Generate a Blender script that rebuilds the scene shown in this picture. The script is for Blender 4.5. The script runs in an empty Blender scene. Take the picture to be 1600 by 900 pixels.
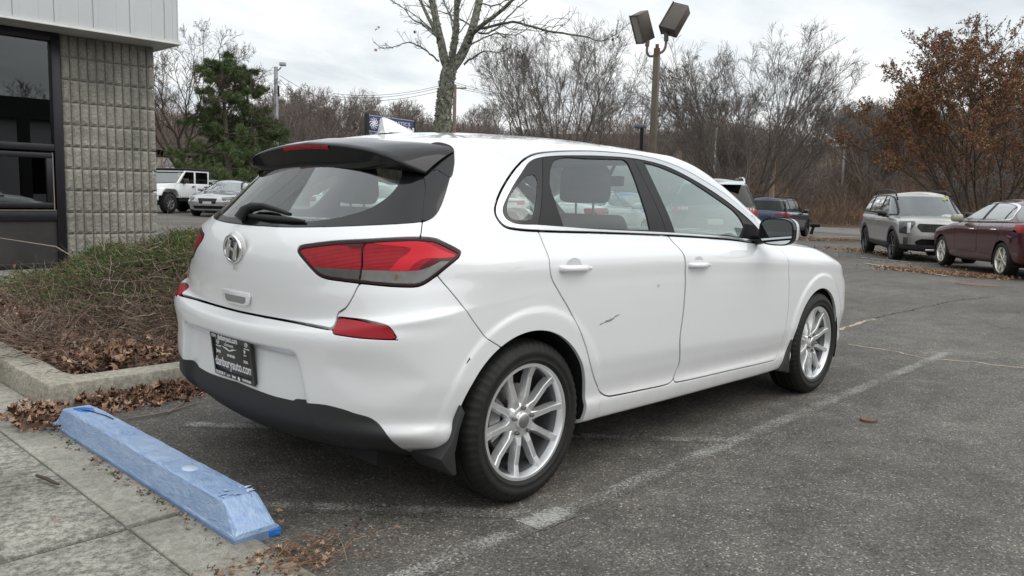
import bpy, bmesh, math, random
import numpy as np
from mathutils import Matrix, Vector
PI=math.pi
sc=bpy.context.scene
COL=sc.collection
# ---------------------------------------------------------------- camera
CX,CY,CZ=-2.2241,-2.8891,1.17555
YAW,PIT,ROL,FOC=0.75980,-0.113288,0.0239716,1253.38
cd=np.array([math.cos(PIT)*math.cos(YAW),math.cos(PIT)*math.sin(YAW),math.sin(PIT)])
_r=np.cross(cd,[0,0,1]);_r/=np.linalg.norm(_r);_u=np.cross(_r,cd)
cr=math.cos(ROL)*_r+math.sin(ROL)*_u; cu=-math.sin(ROL)*_r+math.cos(ROL)*_u
CAM=np.array([CX,CY,CZ])
cam=bpy.data.cameras.new('camera');camo=bpy.data.objects.new('camera',cam);COL.objects.link(camo);sc.camera=camo
cam.sensor_width=36;cam.lens=FOC*36/1600;cam.clip_end=3000;cam.clip_start=.05
camo.matrix_world=Matrix(((cr[0],cu[0],-cd[0],CX),(cr[1],cu[1],-cd[1],CY),(cr[2],cu[2],-cd[2],CZ),(0,0,0,1)))
cam.dof.use_dof=False
# ---------------------------------------------------------------- sky, sun, exposure
sc.view_settings.view_transform='Standard';sc.view_settings.look='None';sc.view_settings.exposure=.10;sc.view_settings.gamma=1
SUN_EL,SUN_AZ=math.radians(48),math.radians(-62)     # azimuth of the sun, from +x towards +y
w=bpy.data.worlds.new('World');sc.world=w;w.use_nodes=True
nt=w.node_tree;N=nt.nodes;Lk=nt.links
bg=N['Background'];bg.inputs['Strength'].default_value=1
def nd(t,**k):
    n=N.new(t)
    for a,b in k.items(): setattr(n,a,b)
    return n
def vm(op,a,b=None):
    n=nd('ShaderNodeMath',operation=op)
    for i,v in enumerate((a,b)):
        if v is None: continue
        if isinstance(v,(int,float)): n.inputs[i].default_value=v
        else: Lk.new(v,n.inputs[i])
    return n.outputs[0]
tc=nd('ShaderNodeTexCoord');sx=nd('ShaderNodeSeparateXYZ');Lk.new(tc.outputs['Generated'],sx.inputs[0])
el=vm('MAXIMUM',sx.outputs[2],0.0)
den=vm('ADD',el,0.16)
cx=nd('ShaderNodeCombineXYZ');Lk.new(vm('DIVIDE',sx.outputs[0],den),cx.inputs[0]);Lk.new(vm('DIVIDE',sx.outputs[1],den),cx.inputs[1])
mp=nd('ShaderNodeMapping');Lk.new(cx.outputs[0],mp.inputs[0]);mp.inputs['Scale'].default_value=(.75,1.25,1);mp.inputs['Rotation'].default_value=(0,0,.55)
n1=nd('ShaderNodeTexNoise');n1.inputs['Scale'].default_value=.95;n1.inputs['Detail'].default_value=7;n1.inputs['Roughness'].default_value=.56;n1.inputs['Distortion'].default_value=.35;Lk.new(mp.outputs[0],n1.inputs['Vector'])
n2=nd('ShaderNodeTexNoise');n2.inputs['Scale'].default_value=.32;n2.inputs['Detail'].default_value=3;Lk.new(mp.outputs[0],n2.inputs['Vector'])
mix=vm('ADD',vm('MULTIPLY',n1.outputs['Fac'],.62),vm('MULTIPLY',n2.outputs['Fac'],.38))
ramp=nd('ShaderNodeValToRGB');Lk.new(mix,ramp.inputs[0]);cr_=ramp.color_ramp
cr_.elements[0].position=.36;cr_.elements[0].color=(.49,.535,.575,1)
cr_.elements[1].position=.62;cr_.elements[1].color=(.90,.905,.885,1)
e=cr_.elements.new(.47);e.color=(.70,.735,.755,1)
e=cr_.elements.new(.54);e.color=(.84,.855,.855,1)
# overcast luminance: brighter towards the zenith
lum=vm('ADD',1.10,vm('MULTIPLY',vm('POWER',el,1.3),.70))
sky=nd('ShaderNodeTexSky');sky.sky_type='NISHITA';sky.sun_disc=False;sky.sun_elevation=SUN_EL;sky.sun_rotation=PI/2-SUN_AZ
mulc=nd('ShaderNodeVectorMath',operation='SCALE');Lk.new(ramp.outputs[0],mulc.inputs[0]);Lk.new(lum,mulc.inputs['Scale'])
skys=nd('ShaderNodeVectorMath',operation='SCALE');Lk.new(sky.outputs[0],skys.inputs[0]);skys.inputs['Scale'].default_value=.006
add=nd('ShaderNodeVectorMath',operation='ADD');Lk.new(mulc.outputs[0],add.inputs[0]);Lk.new(skys.outputs[0],add.inputs[1])
Lk.new(add.outputs[0],bg.inputs['Color'])
sun=bpy.data.lights.new('sun','SUN');sun.energy=1.0;sun.angle=math.radians(55);sun.color=(1,.96,.9)
suno=bpy.data.objects.new('sun',sun);COL.objects.link(suno)
sdv=Vector((math.cos(SUN_EL)*math.cos(SUN_AZ),math.cos(SUN_EL)*math.sin(SUN_AZ),math.sin(SUN_EL)))
suno.rotation_euler=(-sdv).to_track_quat('-Z','Y').to_euler()
sc.cycles.max_bounces=7;sc.cycles.transparent_max_bounces=16;sc.cycles.use_denoising=True
# ---------------------------------------------------------------- helpers
def ray(px,py):
    return cd+cr*((px-800)/FOC)-cu*((py-450)/FOC)
_rh=cr.copy();_rh[2]=0;_rh/=np.linalg.norm(_rh);_dh=np.array([-_rh[1],_rh[0],0])
def gh(x,y):
    """height of the ground: level at the hatchback, very slightly falling to the right of the view far out"""
    x=np.asarray(x,float);y=np.asarray(y,float)
    lat=(x-CX)*_rh[0]+(y-CY)*_rh[1];dep=(x-CX)*_dh[0]+(y-CY)*_dh[1]
    t=np.clip((dep-7)/12,0,1);t=t*t*(3-2*t)
    return -.0125*np.clip(lat,-25,25)*t-.012*np.clip(dep-20,0,25)*np.clip(lat/12,0,1)
def gpt(px,py,dz=0):
    d=ray(px,py);z=0
    for _ in range(30):
        t=(z+dz-CZ)/d[2];P=CAM+d*t;z=.5*z+.5*float(gh(P[0],P[1]))
    return P
def dpt(px,py,depth):
    d=ray(px,py);return CAM+d*(depth/float(d@cd))
def tag(o,label=None,cat=None,group=None,kind=None):
    if label:o['label']=label
    if cat:o['category']=cat
    if group:o['group']=group
    if kind:o['kind']=kind
    return o
def empty(name,loc=(0,0,0),rz=0,label=None,cat=None,group=None):
    o=bpy.data.objects.new(name,None);COL.objects.link(o);o.location=loc;o.rotation_euler=(0,0,rz);o.empty_display_size=.1
    return tag(o,label,cat,group)
def link(name,me,parent=None,loc=None,rot=None):
    o=bpy.data.objects.new(name,me);COL.objects.link(o);o.parent=parent
    if loc is not None:o.location=loc
    if rot is not None:o.rotation_euler=rot
    return o
def fastmesh(name,V,F,mat,normals=None,smooth=False,midx=None):
    V=np.asarray(V,np.float32);me=bpy.data.meshes.new(name)
    if isinstance(F,np.ndarray) and F.ndim==2:
        k=F.shape[1];me.vertices.add(len(V));me.vertices.foreach_set('co',V.ravel())
        me.loops.add(F.size);me.loops.foreach_set('vertex_index',F.astype(np.int32).ravel())
        me.polygons.add(len(F));me.polygons.foreach_set('loop_start',np.arange(0,F.size,k,dtype=np.int32))
        try: me.polygons.foreach_set('loop_total',np.full(len(F),k,np.int32))
        except Exception: pass
        me.update(calc_edges=True);me.validate()
    else:
        me.from_pydata([tuple(v) for v in V.tolist()],[],[tuple(f) for f in F]);me.update()
    for m in (mat if isinstance(mat,(list,tuple)) else [mat]): me.materials.append(m)
    if midx is not None: me.polygons.foreach_set('material_index',np.asarray(midx,np.int32))
    if smooth or normals is not None: me.shade_smooth()
    if normals is not None: me.normals_split_custom_set_from_vertices(np.asarray(normals).tolist())
    return me
class MB:
    """collects simple solids into one mesh"""
    def __init__(s): s.V=[];s.F=[];s.n=0
    def add(s,V,F):
        V=np.asarray(V,float);s.V.append(V);s.F+=[tuple(i+s.n for i in f) for f in F];s.n+=len(V);return s
    def box(s,a,b,R=None,o=(0,0,0),top=1.0):
        a=np.array(a,float);b=np.array(b,float);c=(a+b)/2
        V=np.array([[x,y,z] for z in (a[2],b[2]) for x,y in ((a[0],a[1]),(b[0],a[1]),(b[0],b[1]),(a[0],b[1]))],float)
        if top!=1: V[4:,:2]=c[:2]+(V[4:,:2]-c[:2])*top
        if R is not None: V=V@np.array(R).T
        V=V+np.array(o)
        return s.add(V,[(0,3,2,1),(4,5,6,7),(0,1,5,4),(1,2,6,5),(2,3,7,6),(3,0,4,7)])
    def tube(s,pts,rad,n=8,cap=True):
        P=np.asarray(pts,float);m=len(P);rad=np.broadcast_to(rad,(m,)) if not hasattr(rad,'__len__') else np.asarray(rad)
        T=np.gradient(P,axis=0) if m>2 else np.repeat((P[1]-P[0])[None],2,0)
        up=np.array([0,0,1.]) if abs(T[0][2])<.9*np.linalg.norm(T[0]) else np.array([1.,0,0]);V=[]
        for i in range(m):
            t=T[i]/np.linalg.norm(T[i]);a=np.cross(up,t);a/=np.linalg.norm(a);b=np.cross(t,a);up=b
            up=np.cross(t,a)
            for k in range(n):
                q=2*PI*k/n;V.append(P[i]+rad[i]*(math.cos(q)*a+math.sin(q)*b))
            up=b
        F=[(i*n+k,i*n+(k+1)%n,(i+1)*n+(k+1)%n,(i+1)*n+k) for i in range(m-1) for k in range(n)]
        if cap:F+=[tuple(range(n))[::-1],tuple((m-1)*n+k for k in range(n))]
        return s.add(V,F)
    def lathe(s,prof,n=32,axis='z',o=(0,0,0),a0=0,a1=2*PI):
        """prof: list of (r,h)"""
        m=len(prof);V=[];full=abs(a1-a0-2*PI)<1e-6;nn=n if full else n+1
        for k in range(nn):
            q=a0+(a1-a0)*k/n;c,sn=math.cos(q),math.sin(q)
            for r,h in prof:
                V.append({'z':(r*c,r*sn,h),'y':(r*c,h,r*sn),'x':(h,r*c,r*sn)}[axis])
        F=[]
        for k in range(n):
            k2=(k+1)%nn
            for i in range(m-1): F.append((k*m+i,k2*m+i,k2*m+i+1,k*m+i+1))
        return s.add(np.array(V)+np.array(o),F)
    def prism(s,poly,h0,h1,axis='y'):
        """extrude 2d polygon; axis y: poly=(x,z); x: (y,z); z: (x,y)"""
        n=len(poly)
        def f(a,b,h): return {'y':(a,h,b),'x':(h,a,b),'z':(a,b,h)}[axis]
        V=[f(a,b,h0) for a,b in poly]+[f(a,b,h1) for a,b in poly]
        return s.add(V,[tuple(range(n))[::-1],tuple(range(n,2*n))]+[(i,(i+1)%n,n+(i+1)%n,n+i) for i in range(n)])
    def mesh(s,name,mat,smooth=False,bevel=0,seg=2):
        me=bpy.data.meshes.new(name);V=np.concatenate(s.V) if s.V else np.zeros((0,3));me.from_pydata(V.tolist(),[],s.F)
        bm=bmesh.new();bm.from_mesh(me);bmesh.ops.recalc_face_normals(bm,faces=bm.faces)
        if bevel:
            es=[e for e in bm.edges if len(e.link_faces)==2 and e.calc_face_angle(0)>.5]
            bmesh.ops.bevel(bm,geom=es,offset=bevel,segments=seg,affect='EDGES',profile=.5,clamp_overlap=True)
        if smooth or bevel:
            for f in bm.faces: f.smooth=True
            for e in bm.edges:
                if len(e.link_faces)==2 and e.calc_face_angle(0)>(.9 if not bevel else 1.2): e.smooth=False
        bm.to_mesh(me);bm.free();me.materials.append(mat);me.update();return me
    def obj(s,name,mat,parent=None,smooth=False,bevel=0,seg=2,loc=None,rot=None):
        return link(name,s.mesh(name,mat,smooth,bevel,seg),parent,loc,rot)
def rot(rx=0,ry=0,rz=0): return np.array(Matrix.Rotation(rz,3,'Z')@Matrix.Rotation(ry,3,'Y')@Matrix.Rotation(rx,3,'X'))
def copy_tree(o,parent=None):
    c=o.copy();COL.objects.link(c);c.parent=parent
    for ch in [x for x in KIDS.get(o.name,[])]: copy_tree(ch,c)
    return c
KIDS={}
def index_kids(root):
    for o in [root]+list(root.children_recursive): KIDS[o.name]=list(o.children)
# ---------------------------------------------------------------- materials
def mat(name,col,rough=.6,metal=0,coat=0,spec=None,noise=None,bump=None,trans=0,col2=None,emit=None,ior=None):
    """noise=(scale,amount) varies the colour; bump=(scale,strength)"""
    m=bpy.data.materials.new(name);m.use_nodes=True;t=m.node_tree;b=t.nodes['Principled BSDF']
    b.inputs['Base Color'].default_value=(*col,1);b.inputs['Roughness'].default_value=rough;b.inputs['Metallic'].default_value=metal
    b.inputs['Coat Weight'].default_value=coat;b.inputs['Coat Roughness'].default_value=.04
    if spec is not None:b.inputs['Specular IOR Level'].default_value=spec
    if ior:b.inputs['IOR'].default_value=ior
    if trans:b.inputs['Transmission Weight'].default_value=trans
    co=t.nodes.new('ShaderNodeTexCoord')
    if noise:
        n=t.nodes.new('ShaderNodeTexNoise');n.inputs['Scale'].default_value=noise[0];n.inputs['Detail'].default_value=6;n.inputs['Roughness'].default_value=.65
        t.links.new(co.outputs['Object'],n.inputs['Vector'])
        r=t.nodes.new('ShaderNodeValToRGB');a=noise[1];c2=col2 or tuple(min(1,c*(1+a)) for c in col);c1=tuple(c*(1-a) for c in col)
        r.color_ramp.elements[0].position=.3;r.color_ramp.elements[0].color=(*c1,1);r.color_ramp.elements[1].position=.7;r.color_ramp.elements[1].color=(*c2,1)
        t.links.new(n.outputs['Fac'],r.inputs[0]);t.links.new(r.outputs[0],b.inputs['Base Color'])
    if bump:
        n=t.nodes.new('ShaderNodeTexNoise');n.inputs['Scale'].default_value=bump[0];n.inputs['Detail'].default_value=5
        t.links.new(co.outputs['Object'],n.inputs['Vector']);bu=t.nodes.new('ShaderNodeBump');bu.inputs['Strength'].default_value=bump[1];bu.inputs['Distance'].default_value=bump[2] if len(bump)>2 else .01
        t.links.new(n.outputs['Fac'],bu.inputs['Height']);t.links.new(bu.outputs[0],b.inputs['Normal'])
    if emit: b.inputs['Emission Color'].default_value=(*emit[:3],1);b.inputs['Emission Strength'].default_value=emit[3]
    return m
def glass(name,tint,rough=.0,ior=1.5,refl=1.0):
    """thin pane: tinted see-through plus a Fresnel reflection"""
    m=bpy.data.materials.new(name);m.use_nodes=True;t=m.node_tree
    for n in list(t.nodes):
        if n.type!='OUTPUT_MATERIAL': t.nodes.remove(n)
    o=t.nodes['Material Output'];tr=t.nodes.new('ShaderNodeBsdfTransparent');tr.inputs[0].default_value=(*tint,1)
    g=t.nodes.new('ShaderNodeBsdfGlossy');g.inputs['Roughness'].default_value=rough;g.inputs[0].default_value=(.95,.97,.97,1)
    lw=t.nodes.new('ShaderNodeFresnel');ge=t.nodes.new('ShaderNodeNewGeometry');mi=t.nodes.new('ShaderNodeMix');mi.data_type='FLOAT'
    mi.inputs[2].default_value=ior;mi.inputs[3].default_value=1/ior;t.links.new(ge.outputs['Backfacing'],mi.inputs[0]);t.links.new(mi.outputs[0],lw.inputs['IOR'])
    mu=t.nodes.new('ShaderNodeMath');mu.operation='MULTIPLY';mu.inputs[1].default_value=refl;mu.use_clamp=True;t.links.new(lw.outputs[0],mu.inputs[0])
    mx=t.nodes.new('ShaderNodeMixShader');t.links.new(mu.outputs[0],mx.inputs[0]);t.links.new(tr.outputs[0],mx.inputs[1]);t.links.new(g.outputs[0],mx.inputs[2])
    t.links.new(mx.outputs[0],o.inputs[0]);return m
M={}
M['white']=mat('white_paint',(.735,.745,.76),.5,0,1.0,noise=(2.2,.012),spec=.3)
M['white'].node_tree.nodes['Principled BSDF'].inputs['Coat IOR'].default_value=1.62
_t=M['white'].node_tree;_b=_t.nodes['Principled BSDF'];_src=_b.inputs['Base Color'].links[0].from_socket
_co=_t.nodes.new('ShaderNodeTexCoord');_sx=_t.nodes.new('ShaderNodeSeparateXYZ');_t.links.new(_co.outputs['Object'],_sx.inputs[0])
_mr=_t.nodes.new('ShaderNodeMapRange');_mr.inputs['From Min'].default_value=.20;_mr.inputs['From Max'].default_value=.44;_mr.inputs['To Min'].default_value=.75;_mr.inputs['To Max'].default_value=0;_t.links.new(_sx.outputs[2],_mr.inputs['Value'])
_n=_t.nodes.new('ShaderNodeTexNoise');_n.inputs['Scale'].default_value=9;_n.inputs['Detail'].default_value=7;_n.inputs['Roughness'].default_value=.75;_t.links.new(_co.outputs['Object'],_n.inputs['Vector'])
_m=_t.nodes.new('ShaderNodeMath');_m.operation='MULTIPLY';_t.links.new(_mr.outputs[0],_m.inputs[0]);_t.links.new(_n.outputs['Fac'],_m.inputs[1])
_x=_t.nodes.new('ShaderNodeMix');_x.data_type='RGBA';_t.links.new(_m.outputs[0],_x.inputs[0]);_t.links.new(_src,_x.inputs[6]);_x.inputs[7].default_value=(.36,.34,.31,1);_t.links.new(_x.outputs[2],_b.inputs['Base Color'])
M['white_trim']=mat('white_trim',(.62,.63,.64),.35)
M['gloss_black']=mat('gloss_black',(.008,.008,.009),.10,0,0,spec=.42)
M['satin_black']=mat('satin_black',(.012,.012,.013),.42,spec=.22)
M['plastic']=mat('grained_plastic',(.022,.022,.024),.55,bump=(900,.15,.002))
M['rubber']=mat('rubber',(.016,.0155,.015),.62,noise=(14,.25),spec=.3)
M['seal']=mat('rubber_seal',(.012,.012,.012),.7)
M['dark']=mat('dark_cavity',(.01,.01,.01),.9)
M['chrome']=mat('chrome',(.78,.78,.79),.10,1)
M['satin_chrome']=mat('satin_chrome',(.66,.67,.68),.22,1)
M['alloy']=mat('alloy',(.78,.79,.80),.30,.75,noise=(30,.04))
M['alloy_dark']=mat('alloy_dark',(.30,.30,.31),.4,.8)
M['steel']=mat('brake_steel',(.22,.20,.19),.45,.9,noise=(20,.3))
M['glass']=glass('tinted_glass',(.66,.75,.72),ior=1.52,refl=1.9)
M['glass_rear']=glass('rear_glass',(.62,.70,.67),ior=1.55,refl=2.)
M['glass_dark']=glass('dark_glass',(.12,.14,.14),ior=1.55)
M['mirror']=mat('mirror_glass',(.55,.58,.60),.02,1)
M['red_lens']=mat('red_lens',(.30,.004,.013),.25,0,0,spec=.3)
M['red_deep']=mat('red_deep',(.085,.002,.006),.22,0,0,spec=.3)
M['red_dark']=mat('lamp_bezel',(.022,.004,.006),.3,0,0,spec=.25)
M['red_bright']=mat('light_guide',(.55,.008,.022),.25,0,0,spec=.3)
M['clear_lens']=mat('clear_lens',(.36,.36,.345),.25,.4,.4,noise=(60,.25))
M['smoke_lens']=mat('smoke_lens',(.15,.145,.145),.2,.3,.4,noise=(40,.3))
M['amber']=mat('amber',(.5,.14,.02),.3)
M['seat']=mat('seat_fabric',(.05,.052,.055),.9,noise=(60,.2))
M['interior']=mat('interior',(.06,.062,.064),.8)
M['headliner']=mat('headliner',(.30,.30,.28),.95)
M['plate_white']=mat('plate_print',(.75,.75,.75),.5)
M['plate_black']=mat('plate_black',(.012,.012,.013),.35,0,.3)
M['scratch']=mat('scratch',(.04,.04,.045),.7)
M['grime']=mat('road_grime',(.34,.33,.31),.8)

# ================================================================ surface library
def pchip(xk,yk,x):
    """monotone cubic through knots; yk may be (n,...)"""
    xk=np.asarray(xk,float);yk=np.asarray(yk,float);x=np.clip(np.asarray(x,float),xk[0],xk[-1])
    sh=(-1,)+(1,)*(yk.ndim-1)
    h=np.diff(xk);d=np.diff(yk,axis=0)/h.reshape(sh)
    m=np.zeros_like(yk)
    if len(xk)>2:
        w1=(2*h[1:]+h[:-1]).reshape(sh);w2=(h[1:]+2*h[:-1]).reshape(sh)
        ok=(d[1:]*d[:-1])>0
        with np.errstate(divide='ignore',invalid='ignore'):
            mm=(w1+w2)/(w1/d[:-1]+w2/d[1:])
        m[1:-1]=np.where(ok,mm,0)
    m[0]=d[0];m[-1]=d[-1]
    i=np.clip(np.searchsorted(xk,x,side='right')-1,0,len(xk)-2)
    t=((x-xk[i])/h[i]).reshape((-1,)+(1,)*(yk.ndim-1));H=h[i].reshape(t.shape)
    return (2*t**3-3*t**2+1)*yk[i]+(t**3-2*t**2+t)*H*m[i]+(-2*t**3+3*t**2)*yk[i+1]+(t**3-t**2)*H*m[i+1]
def lin(t,n): return np.interp(np.linspace(0,1,n),np.linspace(0,1,len(t)),t)
class Surf: pass
def ring(k,us):
    """k: dict xr,cr,ar,nr | xf,cf,af,nf | W(table x,w) | zr,zs(table x,z),zf ; us: stations 0..3 (0-1 rear corner,1-2 side,2-3 front)"""
    out=np.zeros((len(us),3))
    k=dict(k);k['xr']+=k['cr']*k['W'][1][1]**2;k['xf']-=k['cf']*pchip(k['W'][0],k['W'][1],np.array([k['xf']-k['af']]))[0]**2
    xa=k['xr']+k['ar']; xb=k['xf']-k['af']
    for i,u in enumerate(us):
        if u<=1:
            th=u*math.pi/2; n=k['nr']
            s=math.sin(th)**(2/n) if th>0 else 0; c=max(0,math.cos(th))**(2/n) if u<1 else 0
            x=k['xr']+k['ar']*(1-c); 
            w=s
        elif u<=2: x=xa+(xb-xa)*(u-1); w=1
        else:
            th=(3-u)*math.pi/2; n=k['nf']
            w=math.sin(th)**(2/n) if u<3 else 0; c=max(0,math.cos(th))**(2/n) if u>2 else 0
            x=k['xf']-k['af']*(1-c)
        out[i,0]=x; out[i,1]=w
    X=out[:,0].copy(); W=pchip(k['W'][0],k['W'][1],X)
    y=W*out[:,1]
    zs=pchip(k['Z'][0],k['Z'][1],X)
    # rear curvature
    Wr=pchip(k['W'][0],k['W'][1],np.array([xa]))[0]; Wf=pchip(k['W'][0],k['W'][1],np.array([xb]))[0]
    u=np.asarray(us)
    fr=np.clip((1.0-u),0,1); 
    # shift x by c*(y^2-...) fading over the corner and a bit of the side
    r=np.where(u<1,1-out[:,1]**2,0); X=X-k['cr']*Wr**2*r
    r=np.where(u>2,1-out[:,1]**2,0); X=X+k['cf']*Wf**2*r
    # z : blend centre value to side value
    zr=k['zr']; q=np.where(u<1,np.clip(out[:,1],0,1)**k.get('zp',2),1); z=zr+(zs-zr)*q
    q=np.where(u>2,np.clip(out[:,1],0,1)**2,1); z=np.where(u>2,k['zf']+(zs-k['zf'])*q,z)
    return np.stack([X,-y,z],1)
def grid_to_tris(nu,nv,off=0):
    i,j=np.meshgrid(np.arange(nu-1),np.arange(nv-1),indexing='ij')
    a=(i*nv+j).ravel();b=((i+1)*nv+j).ravel();c=((i+1)*nv+j+1).ravel();d=(i*nv+j+1).ravel()
    return np.concatenate([np.stack([a,b,c],1),np.stack([a,c,d],1)])+off
def vnormals(V,F):
    n=np.cross(V[F[:,1]]-V[F[:,0]],V[F[:,2]]-V[F[:,0]])
    N=np.zeros_like(V)
    for k in range(3): np.add.at(N,F[:,k],n)
    L=np.linalg.norm(N,axis=1,keepdims=True);L[L<1e-14]=1
    return N/L
class TM:
    """triangle mesh with per vertex normals and parameters"""
    def __init__(s,V,F,N=None,P=None):
        s.V=np.asarray(V,float);s.F=np.asarray(F,int)
        s.N=vnormals(s.V,s.F) if N is None else N
        s.P=np.zeros((len(s.V),2)) if P is None else P
    def sub(s,mask):
        F=s.F[mask]
        ids,inv=np.unique(F.ravel(),return_inverse=True)
        return TM(s.V[ids],inv.reshape(-1,3),s.N[ids],s.P[ids])
    def mirror(s):
        m=np.array([1,-1,1.]);return TM(s.V*m,s.F[:,::-1],s.N*m,s.P)
def join(ms):
    V=[];F=[];N=[];P=[];o=0
    for m in ms: V.append(m.V);F.append(m.F+o);N.append(m.N);P.append(m.P);o+=len(m.V)
    return TM(np.concatenate(V),np.concatenate(F),np.concatenate(N),np.concatenate(P))
def weld(m,eps=1e-5):
    key=np.round(m.V/eps).astype(np.int64)
    _,idx,inv=np.unique(key,axis=0,return_index=True,return_inverse=True);inv=inv.ravel()
    F=inv[m.F];ok=(F[:,0]!=F[:,1])&(F[:,1]!=F[:,2])&(F[:,0]!=F[:,2])
    N=np.zeros((len(idx),3));np.add.at(N,inv,m.N);L=np.linalg.norm(N,axis=1,keepdims=True);L[L<1e-9]=1
    return TM(m.V[idx],F[ok],N/L,m.P[idx])
def cut(m,f,eps=5e-4):
    """split along f=0; returns (mesh, facesign)"""
    f=np.where(np.abs(f)<eps,0,f)
    s=np.sign(f).astype(int);F=m.F;S=s[F]
    cross=(S.max(1)>0)&(S.min(1)<0)
    keep=F[~cross];sg=[np.where(np.abs(S[~cross]).sum(1)==0,-1,np.sign(S[~cross].sum(1)))]
    V=[m.V];N=[m.N];P=[m.P];n=len(m.V);E={};nv=[];newF=[];newS=[]
    def mid(a,b):
        nonlocal n
        k=(a,b) if a<b else (b,a)
        if k not in E: E[k]=n;n+=1;nv.append(k)
        return E[k]
    for t in F[cross].tolist():
        st=[s[t[0]],s[t[1]],s[t[2]]]
        if 0 in st:
            i=st.index(0);a,b,c=t[i],t[(i+1)%3],t[(i+2)%3]
            q=mid(b,c);newF+=[(a,b,q),(a,q,c)];newS+=[s[b],s[c]]
        else:
            i=[k for k in range(3) if st[k]!=st[(k+1)%3] and st[k]!=st[(k+2)%3]][0]
            a,b,c=t[i],t[(i+1)%3],t[(i+2)%3]
            p=mid(a,b);q=mid(a,c)
            newF+=[(a,p,q),(p,b,c),(p,c,q)];newS+=[s[a],s[b],s[b]]
    if nv:
        e=np.array(nv);t=(f[e[:,0]]/(f[e[:,0]]-f[e[:,1]]))[:,None]
        V.append(m.V[e[:,0]]*(1-t)+m.V[e[:,1]]*t);P.append(m.P[e[:,0]]*(1-t)+m.P[e[:,1]]*t)
        nn=m.N[e[:,0]]*(1-t)+m.N[e[:,1]]*t;N.append(nn/np.maximum(1e-9,np.linalg.norm(nn,axis=1,keepdims=True)))
    FF=np.concatenate([keep,np.array(newF,int).reshape(-1,3)]);SS=np.concatenate(sg+[np.array(newS)])
    return TM(np.concatenate(V),FF,np.concatenate(N),np.concatenate(P)),SS
def sdpoly(Q,poly):
    """signed distance (neg inside) of points Q to closed polygon"""
    poly=np.asarray(poly,float);A=poly;B=np.roll(poly,-1,0)
    d2=np.full(len(Q),1e9);ins=np.zeros(len(Q),bool)
    for a,b in zip(A,B):
        e=b-a;L=(e@e)
        if L<1e-14: continue
        w=Q-a;t=np.clip(w@e/L,0,1);d=w-t[:,None]*e;d2=np.minimum(d2,(d*d).sum(1))
        c=(a[1]>Q[:,1])!=(b[1]>Q[:,1])
        if c.any():
            xi=a[0]+(Q[:,1]-a[1])*(b[0]-a[0])/((b[1]-a[1]) if abs(b[1]-a[1])>1e-12 else 1e-12)
            ins^=c&(Q[:,0]<xi)
    d=np.sqrt(d2);return np.where(ins,-d,d)
def smooth(pts,closed=True,n=6,corner=()):
    """Catmull-Rom through points; indices in corner stay sharp"""
    P=np.asarray(pts,float);m=len(P);out=[]
    rng=range(m) if closed else range(m-1)
    for i in rng:
        p1=P[i];p2=P[(i+1)%m]
        p0=P[(i-1)%m] if (closed or i>0) else p1; p3=P[(i+2)%m] if (closed or i+2<m) else p2
        if i in corner: p0=p1
        if (i+1)%m in corner: p3=p2
        for t in np.arange(n)/n:
            # centripetal-ish tangents
            d1=np.linalg.norm(p2-p1)
            def tan(a,b,c,da,db):
                return (c-a)*(d1/max(1e-9,da+db))
            m1=tan(p0,p1,p2,np.linalg.norm(p1-p0),d1) if (p0!=p1).any() else (p2-p1)
            m2=tan(p1,p2,p3,d1,np.linalg.norm(p3-p2)) if (p3!=p2).any() else (p2-p1)
            out.append((2*t**3-3*t**2+1)*p1+(t**3-2*t**2+t)*m1+(-2*t**3+3*t**2)*p2+(t**3-t**2)*m2)
    if not closed: out.append(P[-1])
    return np.array(out)
def sstep(a,b,x):
    t=np.clip((x-a)/(b-a),0,1);return t*t*(3-2*t)

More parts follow.
